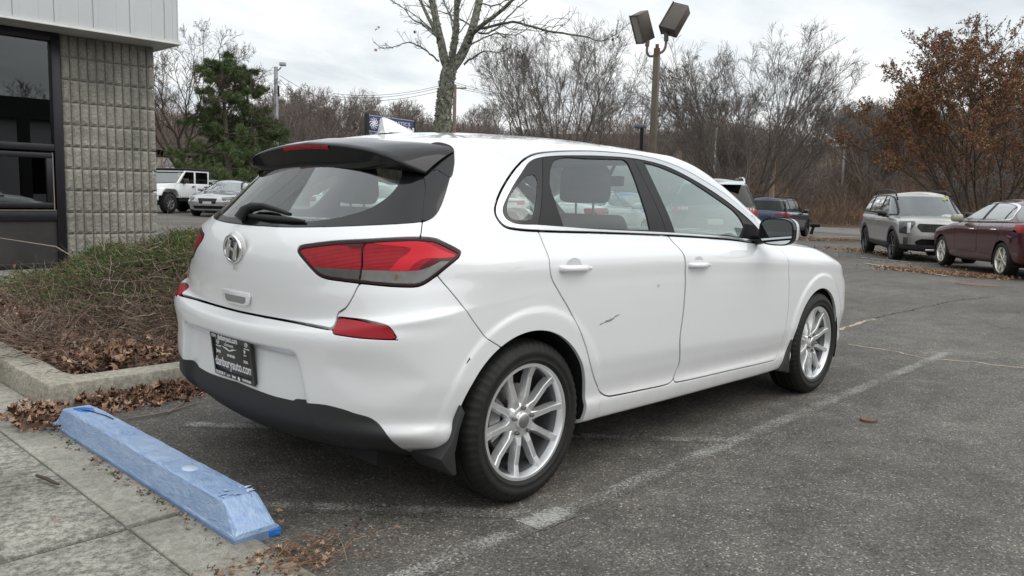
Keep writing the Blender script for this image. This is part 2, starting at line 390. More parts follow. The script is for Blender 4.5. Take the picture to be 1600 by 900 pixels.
# ================================================================ ground
def asphalt_mat(name,paint=0.,light=1.,w=.1,seed=0.):
    m=bpy.data.materials.new(name);m.use_nodes=True;t=m.node_tree;b=t.nodes['Principled BSDF'];L=t.links.new
    g=t.nodes.new('ShaderNodeNewGeometry')
    def noise(s,d=4,r=.6,vec=None):
        n=t.nodes.new('ShaderNodeTexNoise');n.inputs['Scale'].default_value=s;n.inputs['Detail'].default_value=d;n.inputs['Roughness'].default_value=r;L(vec or g.outputs['Position'],n.inputs['Vector']);return n.outputs['Fac']
    def ramp(f,*st):
        r=t.nodes.new('ShaderNodeValToRGB');c=r.color_ramp
        c.elements[0].position=st[0][0];c.elements[0].color=(*st[0][1],1);c.elements[1].position=st[-1][0];c.elements[1].color=(*st[-1][1],1)
        for p,q in st[1:-1]:
            e=c.elements.new(p);e.color=(*q,1)
        L(f,r.inputs[0]);return r.outputs[0]
    def mixc(f,a,c,mode='MIX'):
        x=t.nodes.new('ShaderNodeMix');x.data_type='RGBA';x.blend_type=mode
        if isinstance(f,(int,float)): x.inputs[0].default_value=f
        else: L(f,x.inputs[0])
        for i,v in ((6,a),(7,c)):
            if isinstance(v,tuple): x.inputs[i].default_value=(*v,1)
            else: L(v,x.inputs[i])
        return x.outputs[2]
    def math_(op,a,b_=None):
        x=t.nodes.new('ShaderNodeMath');x.operation=op
        for i,v in enumerate((a,b_)):
            if v is None: continue
            if isinstance(v,(int,float)): x.inputs[i].default_value=v
            else: L(v,x.inputs[i])
        return x.outputs[0]
    vo=t.nodes.new('ShaderNodeTexVoronoi');vo.inputs['Scale'].default_value=150;L(g.outputs['Position'],vo.inputs['Vector'])
    bw=t.nodes.new('ShaderNodeSeparateColor');L(vo.outputs['Color'],bw.inputs[0])
    k=light
    base=ramp(bw.outputs[0],(0,(.060*k,.055*k,.050*k)),(.5,(.104*k,.097*k,.089*k)),(.85,(.142*k,.132*k,.120*k)),(.955,(.20*k,.186*k,.165*k)),(1,(.36*k,.335*k,.295*k)))
    pat=ramp(noise(.55,6,.62),(.30,(.66,.66,.66)),(.5,(.93,.93,.92)),(.72,(1.28,1.27,1.24)))
    base=mixc(1,base,pat,'MULTIPLY')
    pat2=ramp(noise(4.5,5,.7),(.32,(.74,.74,.74)),(.68,(1.22,1.22,1.21)))
    base=mixc(1,base,pat2,'MULTIPLY')
    # oily darker blotches
    st=ramp(noise(1.6,3,.5),(.60,(1,1,1)),(.72,(.72,.71,.70)));base=mixc(.6,base,mixc(1,base,st,'MULTIPLY'))
    fine=noise(260,3,.7)
    h=math_('ADD',math_('MULTIPLY',vo.outputs['Distance'],-.8),math_('MULTIPLY',fine,.5))
    if paint:
        tc_=t.nodes.new('ShaderNodeTexCoord');sp=t.nodes.new('ShaderNodeSeparateXYZ');L(tc_.outputs['Object'],sp.inputs[0])
        e=math_('DIVIDE',math_('ABSOLUTE',sp.outputs[1]),w/2)
        e=math_('POWER',e,3.)
        n=math_('ADD',math_('MULTIPLY',noise(85,5,.75),.62),math_('MULTIPLY',noise(3.1+seed,4,.6),.36))
        v=math_('SUBTRACT',math_('ADD',n,paint-1.0),math_('MULTIPLY',e,.22))
        v=math_('SUBTRACT',v,math_('MULTIPLY',bw.outputs[0],-.05))
        msk=ramp(v,(.47,(0,0,0)),(.63,(.72,.72,.72)))
        col=mixc(noise(60,3,.6),(.36,.36,.34),(.66,.66,.63))
        base=mixc(msk,base,col)
    L(base,b.inputs['Base Color']);b.inputs['Roughness'].default_value=.80;b.inputs['Specular IOR Level'].default_value=.35
    bu=t.nodes.new('ShaderNodeBump');bu.inputs['Strength'].default_value=.55;bu.inputs['Distance'].default_value=.006;L(h,bu.inputs['Height']);L(bu.outputs[0],b.inputs['Normal'])
    return m
M['asphalt']=asphalt_mat('asphalt')
def polargrid(r0,r1,nr,na,a0,a1,zf,centre=(CX,CY)):
    rr=np.geomspace(r0,r1,nr);aa=np.linspace(a0,a1,na);R_,A_=np.meshgrid(rr,aa,indexing='ij')
    X=centre[0]+R_*np.cos(A_);Y=centre[1]+R_*np.sin(A_);return np.stack([X,Y,zf(X,Y)],2).reshape(-1,3),(nr,na)
def quads(nr,na,wrap=False):
    i,j=np.meshgrid(np.arange(nr-1),np.arange(na-1),indexing='ij');a=i*na+j
    return np.stack([a,a+na,a+na+1,a+1],2).reshape(-1,4)
V,(a_,b_)=polargrid(.2,900,70,97,0,2*PI,gh);F=quads(a_,b_)
i0=len(V);V=np.vstack([V,[[CX,CY,0]]]);F2=[(i0,k,k+1) for k in range(b_-1)]
o=link('ground',fastmesh('ground',V,[tuple(f[::-1]) for f in F.tolist()]+[(i0,k,k+1) for k in range(b_-1)],M['asphalt']));tag(o,kind='structure')
def sheet(name,pts,material,dz,parent=None,nsub=1):
    V=[(x,y,float(gh(x,y))+dz) for x,y in pts];o=link(name,fastmesh(name,V,[tuple(range(len(V)))],material),parent);return o
def strip(name,P0,P1,w,material,dz=.0012,label=None,group=None,cat='road marking',n=12):
    """a painted strip with its own local axes (x along, y across)"""
    P0=np.array(P0,float);P1=np.array(P1,float);d=P1-P0;L=np.linalg.norm(d);a=math.atan2(d[1],d[0]);c=(P0+P1)/2
    V=[];
    for i in range(n+1):
        for s in (-1,1):
            lx=-L/2+L*i/n;ly=s*w/2;X=c[0]+lx*math.cos(a)-ly*math.sin(a);Y=c[1]+lx*math.sin(a)+ly*math.cos(a);V.append((lx,ly,float(gh(X,Y))+dz))
    F=[(2*i,2*i+2,2*i+3,2*i+1) for i in range(n)]
    o=link(name,fastmesh(name,V,F,material),None,(c[0],c[1],0),(0,0,a));return tag(o,label,cat,group)
strip('parking_line',(-1.75,-1.03),(4.9,-1.03),.13,asphalt_mat('worn_paint',.99,w=.13),label='long worn white bay line on the asphalt beside the white hatchback',cat='painted line')
strip('hatch_line',(-.03,-1.0),(-1.0,.05),.12,asphalt_mat('faded_paint',.975,w=.12,seed=1.3),.0018,'faded diagonal paint stripe under the rear of the white hatchback','painted line')
strip('hatch_line',(1.33,-1.0),(-.5,1.0),.12,asphalt_mat('faded_paint_b',.985,w=.12,seed=.7),.0018,'faded diagonal paint stripe meeting the bay line under the middle of the hatchback','painted line')
strip('paint_patch',(-.16,-1.03),(.05,-1.03),.15,asphalt_mat('fresh_paint',1.06,w=.15,seed=2),.0026,'small bright white paint patch on the bay line behind the rear wheel','painted line')
# far bay lines on the lot to the right
for (a,b_,l) in ((gpt(1352,412),gpt(1480,432),'thin white bay line in front of the grey SUV'),(gpt(1300,392),gpt(1345,396),'short white bay line left of the grey SUV on the far lot'),(gpt(1345,403),gpt(1420,410),'white bay line under the nose of the grey SUV')):
    strip('parking_line',a[:2],b_[:2],.12,asphalt_mat('far_paint',1.16,w=.12),.012,label=l,cat='painted line')
# cracks filled with sand
M['sand']=mat('sand',(.36,.29,.21),.95,noise=(40,.35))
M['crack']=mat('crack_dark',(.028,.026,.024),.95)
def crack(name,px,wd,material,label,seed=1,dz=.0015):
    rnd=random.Random(seed);P=[gpt(x,y)[:2] for x,y in px];Q=[]
    for a,b_ in zip(P[:-1],P[1:]):
        L=np.linalg.norm(b_-a);n=max(2,int(L/.06));nn=np.array([-(b_-a)[1],(b_-a)[0]])/L
        for i in range(n): Q.append(a+(b_-a)*i/n+nn*rnd.gauss(0,.018))
    Q.append(P[-1]);V=[];
    for i,q in enumerate(Q):
        t=Q[min(i+1,len(Q)-1)]-Q[max(i-1,0)];t=t/max(1e-6,np.linalg.norm(t));n=np.array([-t[1],t[0]]);w_=wd*rnd.uniform(.25,1)
        for s in (-1,1): e=q+n*w_*s/2;V.append((e[0],e[1],float(gh(*e))+dz))
    o=link(name,fastmesh(name,V,[(2*i,2*i+2,2*i+3,2*i+1) for i in range(len(Q)-1)],material));tag(o,label,'crack')
crack('pavement_crack',[(1310,516),(1325,510),(1345,503),(1362,498)],.07,M['sand'],'sandy crack in the asphalt just past the front wheel of the hatchback',2)
crack('pavement_crack',[(1362,498),(1400,490),(1440,480),(1490,470),(1560,462)],.03,M['crack'],'dark crack running across the lot toward the maroon sedan',3)
crack('pavement_crack',[(1325,538),(1390,548),(1450,560),(1520,566),(1600,575)],.03,M['sand'],'thin sandy crack right of the front wheel running out of frame',4)
# utility covers
def cover(px,r,label):
    P=gpt(*px);b=MB();b.lathe([(0,.012),(r*.9,.012),(r*.92,.006),(r*.96,.006),(r,.012),(r*1.02,.0)],36,'z');o=b.obj('manhole_cover',mat('rusty_iron',(.13,.085,.065),.8,noise=(30,.35),bump=(60,.5)),None,loc=(P[0],P[1],P[2]));tag(o,label,'manhole cover')
cover((1530,445),.33,'round rusty manhole cover on the lot in front of the maroon sedan');cover((1357,658),.045,'tiny round metal cap in the asphalt right of the bay line')
# ---------------------------------------------------------------- concrete
def concrete(name,c,dark,spk=.5,scale=1.):
    m=bpy.data.materials.new(name);m.use_nodes=True;t=m.node_tree;b=t.nodes['Principled BSDF'];L=t.links.new;g=t.nodes.new('ShaderNodeNewGeometry')
    def n_(s,d,r):
        n=t.nodes.new('ShaderNodeTexNoise');n.inputs['Scale'].default_value=s;n.inputs['Detail'].default_value=d;n.inputs['Roughness'].default_value=r;L(g.outputs['Position'],n.inputs['Vector']);return n.outputs['Fac']
    def rp(f,p0,c0,p1,c1):
        r=t.nodes.new('ShaderNodeValToRGB');r.color_ramp.elements[0].position=p0;r.color_ramp.elements[0].color=(*c0,1);r.color_ramp.elements[1].position=p1;r.color_ramp.elements[1].color=(*c1,1);L(f,r.inputs[0]);return r.outputs[0]
    def mx(a,b2,mode,f=1):
        x=t.nodes.new('ShaderNodeMix');x.data_type='RGBA';x.blend_type=mode;x.inputs[0].default_value=f
        L(a,x.inputs[6]);L(b2,x.inputs[7]);return x.outputs[2]
    a=rp(n_(38*scale,6,.78),.40,dark,.60,c)
    q=rp(n_(1.7,5,.6),.33,(.62,.62,.60),.66,(1.16,1.15,1.12))
    r_=rp(n_(320,2,.6),.35,(.72,.72,.72),.65,(1.22,1.21,1.19))
    col=mx(mx(a,q,'MULTIPLY'),r_,'MULTIPLY');L(col,b.inputs['Base Color']);b.inputs['Roughness'].default_value=.88;b.inputs['Specular IOR Level'].default_value=.25
    bu=t.nodes.new('ShaderNodeBump');bu.inputs['Strength'].default_value=.7;bu.inputs['Distance'].default_value=.008 if 'split' in name else .004;L(n_(60 if 'split' in name else 90,5,.75),bu.inputs['Height']);L(bu.outputs[0],b.inputs['Normal']);return m
M['walk']=concrete('walk_concrete',(.40,.39,.355),(.135,.132,.118))
M['band']=concrete('band_concrete',(.38,.37,.335),(.25,.243,.218))
M['kerb']=concrete('kerb_concrete',(.40,.38,.33),(.23,.218,.185))
sw=empty('sidewalk',(0,0,0));sw['kind']='structure'
def slab(x0,y0,x1,y1,z,material,name='slab',th=.12,bev=.006,rz=0):
    b=MB();b.box((x0,y0,-th+z),(x1,y1,z));return b.obj(name,material,sw,bevel=bev,seg=2)
for (x0,x1) in ((-2.75,-1.205),(-4.30,-2.765)):
    for (y0,y1) in ((-3.40,-1.66),(-1.645,-.135),(-.105,1.455),(1.47,3.0),(3.012,4.55)):
        slab(x0,y0,x1,y1,.012,M['walk'])
for (y0,y1) in ((-3.4,-.135),(-.10,3.0),(3.01,6.0)): slab(-1.20,y0,-.93,y1,.015,M['band'],'edging')
# kerb round the planting bed
kb=empty('kerb',(0,0,0));kb['kind']='structure'
KP=[(-.93,9.0),(-.93,1.70),(-.88,1.655),(7.5,1.655)]
def kerb_piece(P,inn,name='kerb_stone'):
    """P: outer line, inn: inner line, battered face"""
    V=[];n=len(P)
    for (x,y),(u,v) in zip(P,inn):
        d=np.array([u-x,v-y]);d/=np.linalg.norm(d)
        V+=[(x,y,-.05),(x+d[0]*.012,y+d[1]*.012,.05),(x+d[0]*.022,y+d[1]*.022,.122),(x+d[0]*.034,y+d[1]*.034,.136),(u-d[0]*.012,v-d[1]*.012,.140),(u,v,.128),(u,v,-.05)]
    F=[(i*7+k,i*7+k+1,(i+1)*7+k+1,(i+1)*7+k) for i in range(n-1) for k in range(6)]+[tuple(range(7)),tuple(range((n-1)*7,n*7))[::-1]]
    b=MB();b.add(V,F);return b.obj(name,M['kerb'],kb,smooth=True)
rk=random.Random(5)
def sub(a,b_,n,j=.0035): return [(a[0]+(b_[0]-a[0])*i/n+rk.uniform(-j,j),a[1]+(b_[1]-a[1])*i/n+rk.uniform(-j,j)) for i in range(n+1)]
ls=[9.0,5.2,3.42];
for y0,y1 in ((9.0,5.21),(5.20,3.405)): kerb_piece(sub((-.93,y0),(-.93,y1),14),sub((-.745,y0),(-.745,y1),14))
o_=sub((-.93,3.395),(-.93,1.73),14)+[(-.925,1.69),(-.90,1.662)]+sub((-.86,1.65),(1.05,1.655),20)
i_=sub((-.745,3.395),(-.745,2.0),14)+[(-.735,1.90),(-.71,1.86)]+sub((-.66,1.84),(1.05,1.845),20)
kerb_piece(o_,i_)
for x0,x1 in ((1.06,3.6),(3.61,7.0)): kerb_piece(sub((x0,1.655),(x1,1.655),14),sub((x0,1.845),(x1,1.845),14))
kerb_piece(sub((7.0,1.66),(7.18,9.0),20),sub((6.82,1.8),(7.0,9.0),20))
# planting bed soil, gently mounded
def bedz(x,y): return .095+.05*np.clip((np.asarray(y)-1.8)/3,0,1)+.02*np.sin(np.asarray(x)*3.1)*np.sin(np.asarray(y)*2.3)
xs=np.linspace(-.76,6.9,50);ys=np.linspace(1.83,8.25,50);X,Y=np.meshgrid(xs,ys,indexing='ij')
V=np.stack([X,Y,bedz(X,Y)],2).reshape(-1,3)
M['soil']=mat('bed_soil',(.055,.036,.026),.95,noise=(25,.5),bump=(50,.9,.02))
o=link('planting_bed',fastmesh('planting_bed',V,quads(50,50),M['soil'],smooth=True));tag(o,kind='structure')
# concrete landing by the door
b=MB();b.box((-.74,6.0,-.02),(1.55,8.6,.150));o=b.obj('landing',M['walk'],sw,bevel=.01)
b=MB();b.box((-.74,3.6,.0),(.10,5.99,.146));o=b.obj('landing',M['walk'],sw,bevel=.01)
# ---------------------------------------------------------------- far road, verge and kerb
def band(name,pxa,pxb,material,dz,kind='structure',n=10,label=None,cat=None):
    """a sheet between two polylines given on the ground"""
    A=[gpt(x,y) for x,y in pxa];B=[gpt(x,y) for x,y in pxb];V=[(p_[0],p_[1],p_[2]+dz) for p_ in A+B];k=len(A)
    F=[(i,i+1,k+i+1,k+i) for i in range(k-1)]
    o=link(name,fastmesh(name,V,F,material));return tag(o,label,cat,kind=kind)
M['road']=mat('road_asphalt',(.13,.13,.128),.85,noise=(3,.12));M['verge']=mat('dry_verge',(.20,.155,.105),.95,noise=(2.2,.35),bump=(12,1,.05));M['kerbfar']=mat('far_kerb',(.42,.39,.33),.8,noise=(3,.15))
band('road',[(440,331),(700,337),(1000,345),(1340,367),(1700,374)],[(440,322),(700,328),(1000,336),(1340,349),(1700,352)],M['road'],.012)
band('verge',[(1000,347.0),(1180,353),(1342,361),(1700,368)],[(1000,345.5),(1180,350.5),(1342,357),(1700,363)],M['verge'],.05)
b=MB()
def rail(px,w,h,dz=0):
    P=[gpt(x,y)+np.array([0,0,dz]) for x,y in px]
    for a,c in zip(P[:-1],P[1:]):
        d=c-a;n=np.array([-d[1],d[0],0]);n/=np.linalg.norm(n);V=[a-n*w/2-[0,0,.1],a+n*w/2-[0,0,.1],a+n*w/2+[0,0,h],a-n*w/2+[0,0,h],c-n*w/2-[0,0,.1],c+n*w/2-[0,0,.1],c+n*w/2+[0,0,h],c-n*w/2+[0,0,h]]
        b.add(V,[(0,1,2,3),(7,6,5,4),(0,4,5,1),(1,5,6,2),(2,6,7,3),(3,7,4,0)])
rail([(1268,373),(1345,374),(1440,377)],.25,.12);o=b.obj('kerb',M['kerbfar']);o['kind']='structure'
b=MB();rail([(1180,354),(1342,361.5),(1700,369)],.25,.14);o=b.obj('kerb',M['kerbfar']);o['kind']='structure'
# wooded hillside: rises beyond the road
_w0=60
def hz(X,Y):
    lat=(X-CX)*_rh[0]+(Y-CY)*_rh[1];dep=(X-CX)*_dh[0]+(Y-CY)*_dh[1]
    t=np.clip((np.hypot(lat,dep)-62)/150,0,1)
    return gh(X,Y)+.03+15*t*t*(3-2*t)+2.0*t*np.sin(lat*.021+1)+1.2*t*np.sin(lat*.06)
V,(a_,b_)=polargrid(61,850,40,97,0,2*PI,hz)
M['hill']=mat('leaf_litter_ground',(.095,.068,.048),.95,noise=(.35,.4),bump=(3,1,.3))
o=link('hillside',fastmesh('hillside',V,[tuple(f[::-1]) for f in quads(a_,b_).tolist()],M['hill'],smooth=True));tag(o,kind='structure')

# ================================================================ building corner
BY=8.2;BX=2.33;ZB=.15;ZS=3.06
bld=empty('commercial_building',(BX,BY,0),label='grey split-face block building corner with dark storefront glass and pale ribbed metal fascia',cat='building')
bo=np.array([BX,BY,0])
def bobj(b,name,material,parent=None,**k):
    b.V=[v-bo for v in b.V];return b.obj(name,material,parent or bld,**k)
M['block']=concrete('split_face_block',(.375,.365,.335),(.245,.238,.215),scale=1.2)
M['mortar']=mat('mortar',(.20,.195,.18),.95,noise=(30,.2))
M['bronze']=mat('dark_bronze_frame',(.018,.018,.022),.35,.3,noise=(5,.15))
M['panel_dark']=mat('lower_panel',(.032,.028,.028),.45,noise=(3,.3))
M['fascia']=mat('fascia_metal',(.52,.54,.55),.42,.1,noise=(1.5,.05))
M['fascia_trim']=mat('fascia_trim',(.55,.56,.55),.5,noise=(4,.12))
M['store_glass']=glass('store_glass',(.28,.30,.30),ior=1.55,refl=2.)
# masonry core
b=MB();b.box((1.235,BY+.012,-.1),(BX+.002,BY+.35,ZS));b.box((BX-.33,BY+.3501,-.1),(BX+.002,BY+9,ZS));b.box((BX+.0021,BY+.02,-.1),(BX+.017,BY+.7,ZS));bobj(b,'masonry_core',M['mortar'])
CW=.1045;RH=.2745
def block_mesh(seed,w,h,axis='y'):
    rnd=random.Random(seed);nx,nz=4,10;V=[];F=[]
    for i in range(nx+1):
        for j in range(nz+1):
            u=i/nx;v=j/nz;e=min(u,1-u)*nx;f=min(v,1-v)*nz
            d=0 if (e==0 or f==0) else .017+rnd.uniform(-.006,.006)
            jx=rnd.uniform(-.002,.002) if e==0 else 0
            V.append(((u-.5)*w+jx,-d,(v-.5)*h+(rnd.uniform(-.003,.003) if f==0 else 0)))
    for i in range(nx):
        for j in range(nz): a=i*(nz+1)+j;F.append((a,a+nz+1,a+nz+2,a+1))
    n0=len(V);per=[i*(nz+1) for i in range(nx+1)]+[nx*(nz+1)+j for j in range(1,nz+1)]+[i*(nz+1)+nz for i in range(nx-1,-1,-1)]+[j for j in range(nz-1,0,-1)]
    for p_ in per: V.append((V[p_][0],.035,V[p_][2]))
    k=len(per)
    for q in range(k): F.append((per[q],n0+q,n0+(q+1)%k,per[(q+1)%k]))
    return fastmesh('block',V,[tuple(f) for f in F],M['block'])
BM=[block_mesh(100+i,CW-.015,RH-.014) for i in range(10)]
rb=random.Random(11)
for r in range(11):
    z=ZS-.02-RH*(r+.5) if r else ZS-.02-RH*.5
    for c in range(11):
        x=1.245+CW*(c+.5);wide=0
        o=link('block',rb.choice(BM),bld,(x-BX,rb.uniform(-.003,.003)+.0,z))
        if c==6: o.location[0]+=0
for r in range(11):   # the return face round the corner
    z=ZS-.02-RH*(r+.5)
    for c in range(6):
        o=link('block',rb.choice(BM),bld,(0.0,.03+CW*(c+.5),z),(0,0,PI/2))
b=MB()
for c in range(6,80):
    for r in range(11): b.box((BX-.03,BY+.03+CW*c+.008,ZS-.02-RH*(r+1)+.008),(BX+.02,BY+.03+CW*(c+1)-.008,ZS-.02-RH*r-.008))
o=bobj(b,'block_field',M['block']);o['kind']='stuff'
# storefront
def bar(a,c,name='mullion',material=None,parent=None,bev=.004):
    b=MB();b.box(a,c);return bobj(b,name,material or M['bronze'],parent,bevel=bev)
def store(x0,x1):
    fr=bar((x1-.10,BY-.035,ZB),(x1,BY+.12,ZS-.02));bar((x0,BY-.035,ZB),(x0+.07,BY+.12,ZS-.02))
    bar((x0+.07,BY-.03,ZS-.13),(x1-.10,BY+.12,ZS-.02));bar((x0+.07,BY-.032,1.60),(x1-.10,BY+.12,1.685));bar((x0+.07,BY-.032,.74),(x1-.10,BY+.12,.86));bar((x0+.07,BY-.03,ZB),(x1-.10,BY+.12,ZB+.07))
    b=MB();b.box((x0+.07,BY+.03,1.68),(x1-.10,BY+.036,ZS-.125));g=bobj(b,'window_pane',M['store_glass'])
    # opening vent sash
    s=bar((x0+.12,BY-.050,.90),(x1-.14,BY-.012,.965),'vent_sash');z1=1.575
    bar((x0+.12,BY-.050,z1-.065),(x1-.14,BY-.012,z1),'vent_sash');bar((x0+.12,BY-.050,.9655),(x0+.19,BY-.012,z1-.0655),'vent_sash');bar((x1-.205,BY-.050,.9655),(x1-.14,BY-.012,z1-.0655),'vent_sash')
    b=MB();b.box((x0+.19,BY-.02,.965),(x1-.205,BY-.014,z1-.065));bobj(b,'window_pane',M['store_glass'])
    b=MB();b.box((x1-.135,BY-.040,.88),(x1-.125,BY-.012,1.58));b.box((x0+.09,BY-.042,.868),(x1-.11,BY-.012,.876));bobj(b,'weather_strip',mat('worn_metal',(.28,.24,.21),.6))
    b=MB();b.box((x0+.07,BY+.0,ZB+.07),(x1-.10,BY+.03,.74));bobj(b,'lower_panel',M['panel_dark'])
store(-.20,1.235)
store(-1.70,-.202);store(-3.2,-1.702)
b=MB();b.box((-14,BY,-.1),(-3.2,BY+.3,ZS));bobj(b,'side_wall',M['mortar'])
# room behind the glass
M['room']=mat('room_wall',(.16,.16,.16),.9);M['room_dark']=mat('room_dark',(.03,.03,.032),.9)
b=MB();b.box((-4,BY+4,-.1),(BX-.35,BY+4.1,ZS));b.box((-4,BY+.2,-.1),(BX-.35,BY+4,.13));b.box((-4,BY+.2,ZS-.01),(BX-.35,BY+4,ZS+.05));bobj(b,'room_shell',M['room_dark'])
b=MB();b.box((.12,BY+1.6,.13),(.30,BY+1.7,1.62));b.box((.32,BY+2.2,.13),(.72,BY+2.3,2.3));b.box((-.8,BY+1.2,.13),(0.0,BY+1.9,.9));bobj(b,'partition',M['room'])
b=MB();b.box((.30,BY+.9,.9),(.33,BY+.95,1.6));b.box((.62,BY+.6,.13),(.66,BY+.64,2.9));bobj(b,'post',M['fascia'])
# fascia: ribbed panels above a trim, overhanging the wall
FY=BY-.50;FX=BX+.19;FZ=3.045
rb=random.Random(2);x=FX-.16
pan=[];xx=FX-.018
wds=[.17]+[.43]*40
for i,wd in enumerate(wds):
    x1=xx;x0=xx-wd;xx=x0
    b=MB();b.prism([(x0+.002,FY+.03),(x0+.002,FY-.004),(x0+.055,FY-.004),(x0+.060,FY+.006),(x0+wd*.62,FY+.007),(x0+wd*.63,FY+.004),(x1-.008,FY+.004),(x1-.002,FY-.003),(x1-.002,FY+.03)],FZ+.035,FZ+3.6,'z')
    bobj(b,'fascia_panel',M['fascia'])
    if xx<-14: break
yy=FY+.03
for i in range(20):
    y0=yy;y1=yy+.43;yy=y1
    b=MB();b.prism([(FX-.03,y0+.002),(FX+.004,y0+.002),(FX+.004,y0+.055),(FX-.006,y0+.06),(FX-.006,y1-.002),(FX-.03,y1-.002)],FZ+.035,FZ+3.6,'z');bobj(b,'fascia_panel',M['fascia'])
b=MB()
b.prism([(FY-.020,FZ+.034),(FY-.022,FZ+.012),(FY-.030,FZ),(FY-.030,FZ-.012),(FY+.02,FZ-.012),(FY+.02,FZ+.034)],-14,FX+.018,'x');bobj(b,'fascia_trim',M['fascia_trim'])
b=MB();b.box((FX-.03,FY+.02,FZ-.012),(FX+.018,BY+9,FZ+.034));bobj(b,'fascia_trim',M['fascia_trim'])
b=MB();b.box((-14,FY+.021,FZ-.009),(FX-.031,BY+9,FZ+.02));bobj(b,'soffit',M['fascia_trim'])
b=MB();b.box((-14,FY+.035,FZ+.021),(FX-.035,BY+9,FZ+3.62));bobj(b,'parapet',M['fascia_trim'])

# ================================================================ blue wheel stop
bs=bpy.data.materials.new('blue_film');bs.use_nodes=True;t=bs.node_tree;pb=t.nodes['Principled BSDF']
co=t.nodes.new('ShaderNodeTexCoord');n=t.nodes.new('ShaderNodeTexNoise');n.inputs['Scale'].default_value=7;n.inputs['Detail'].default_value=8;n.inputs['Roughness'].default_value=.7;n.inputs['Distortion'].default_value=1.2
mp_=t.nodes.new('ShaderNodeMapping');mp_.inputs['Scale'].default_value=(2.2,.8,2.4);t.links.new(co.outputs['Object'],mp_.inputs[0]);t.links.new(mp_.outputs[0],n.inputs['Vector'])
r=t.nodes.new('ShaderNodeValToRGB');r.color_ramp.elements[0].position=.3;r.color_ramp.elements[0].color=(.21,.32,.55,1);r.color_ramp.elements[1].position=.72;r.color_ramp.elements[1].color=(.43,.54,.70,1)
e=r.color_ramp.elements.new(.5);e.color=(.30,.42,.63,1)
t.links.new(n.outputs['Fac'],r.inputs[0]);t.links.new(r.outputs[0],pb.inputs['Base Color']);pb.inputs['Roughness'].default_value=.36;pb.inputs['Coat Weight'].default_value=.25;pb.inputs['Coat Roughness'].default_value=.2
n2=t.nodes.new('ShaderNodeTexNoise');n2.inputs['Scale'].default_value=16;n2.inputs['Detail'].default_value=6;n2.inputs['Distortion'].default_value=2.2;t.links.new(mp_.outputs[0],n2.inputs['Vector'])
bu=t.nodes.new('ShaderNodeBump');bu.inputs['Strength'].default_value=.55;bu.inputs['Distance'].default_value=.012;t.links.new(n2.outputs['Fac'],bu.inputs['Height']);t.links.new(bu.outputs[0],pb.inputs['Normal'])
M['film']=bs;M['film_base']=mat('film_dark',(.16,.23,.35),.5,noise=(8,.25));M['film_blue']=mat('bare_blue',(.02,.16,.52),.35,noise=(20,.3))  # film_base: darker blue for the band along the foot of the stop
P0=np.array([-.925,-.50]);P1=np.array([-.925,1.30]);
ws_=empty('wheel_stop',(P0[0],P0[1]+.9,0),label='pale blue film-wrapped wheel stop lying behind the white hatchback',cat='wheel stop')
def stop_sec(y,f=1.,h=.115,dx=0): # section in x,z at y
    return [(-.082*f+dx,y,.0),(-.082*f+dx,y,.030),(-.080*f+dx,y,.034),(-.065*f+dx,y,h*.96),(-.058*f+dx,y,h),(.056*f+dx,y,h*.995),(.063*f+dx,y,h*.95),(.078*f+dx,y,.034),(.080*f+dx,y,.030),(.080*f+dx,y,.0)]
rs=random.Random(8);secs=[]
yy=[-.90,-.885,-.80,-.785]+list(np.linspace(-.70,.72,34))+[.80,.815,.885,.90]
for i,y in enumerate(yy):
    if y<=-.885 or y>=.885: s=stop_sec(y,1.0,.040 if abs(y)>.89 else .055)
    elif abs(y)>=.80: s=stop_sec(y,1.0,.108)
    else: s=stop_sec(y)
    secs.append([(a+rs.gauss(0,.0009),b_,c+rs.gauss(0,.0009)*(c>.01)) for a,b_,c in s])
V=np.array(secs).reshape(-1,3);k=10;F=[(i*k+j,i*k+j+1,(i+1)*k+j+1,(i+1)*k+j) for i in range(len(secs)-1) for j in range(k-1)]+[tuple(range(k))[::-1],tuple(range((len(secs)-1)*k,len(secs)*k))]
b=MB();b.add(V*np.array([1,1,1.12]),F);_o=b.obj('block_body',M['film'],ws_,smooth=True)
for e_ in _o.data.edges: e_.use_edge_sharp=False
_o.data.shade_flat()
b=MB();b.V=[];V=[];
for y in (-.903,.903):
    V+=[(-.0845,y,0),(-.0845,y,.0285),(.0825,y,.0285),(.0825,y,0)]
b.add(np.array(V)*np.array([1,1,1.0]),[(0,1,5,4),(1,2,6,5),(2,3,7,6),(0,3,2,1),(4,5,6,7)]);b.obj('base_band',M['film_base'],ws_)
# torn film at the ends, tape loop, embossed marks, round scuff
b=MB();rs=random.Random(3)
for i in range(14):
    y=-.745+rs.uniform(-.035,.03);x=rs.uniform(-.045,.045);z=.1305;L=rs.uniform(.012,.035);q=rs.uniform(0,6.28)
    b.add([(x,y,z-.001),(x+L*math.cos(q),y+L*math.sin(q)*.6,z+rs.uniform(.0,.008)),(x+L*.6*math.cos(q+.8),y+L*.6*math.sin(q+.8),z+.003)],[(0,1,2)])
b.obj('torn_film',mat('film_white',(.45,.56,.74),.3),ws_)
b=MB();b.prism([(.040,-.905),(.086,-.91),(.092,-.87),(.070,-.84),(.060,-.86)],.002,.030,'z');b.obj('bare_corner',M['film_blue'],ws_,bevel=.004)
b=MB();b.tube([(-.02,.70,.132),(.0,.66,.135),(.015,.60,.132),(.030,.53,.1315),(.034,.45,.131)],.0022,6);b.obj('loose_tie',M['seal'],ws_,smooth=True)
b=MB();b.prism([(-.035,.76),(.01,.745),(.035,.70),(.025,.655),(-.015,.66),(-.034,.70)],.1285,.1315,'z');b.obj('film_tear',M['film_blue'],ws_,bevel=.001)
b=MB()
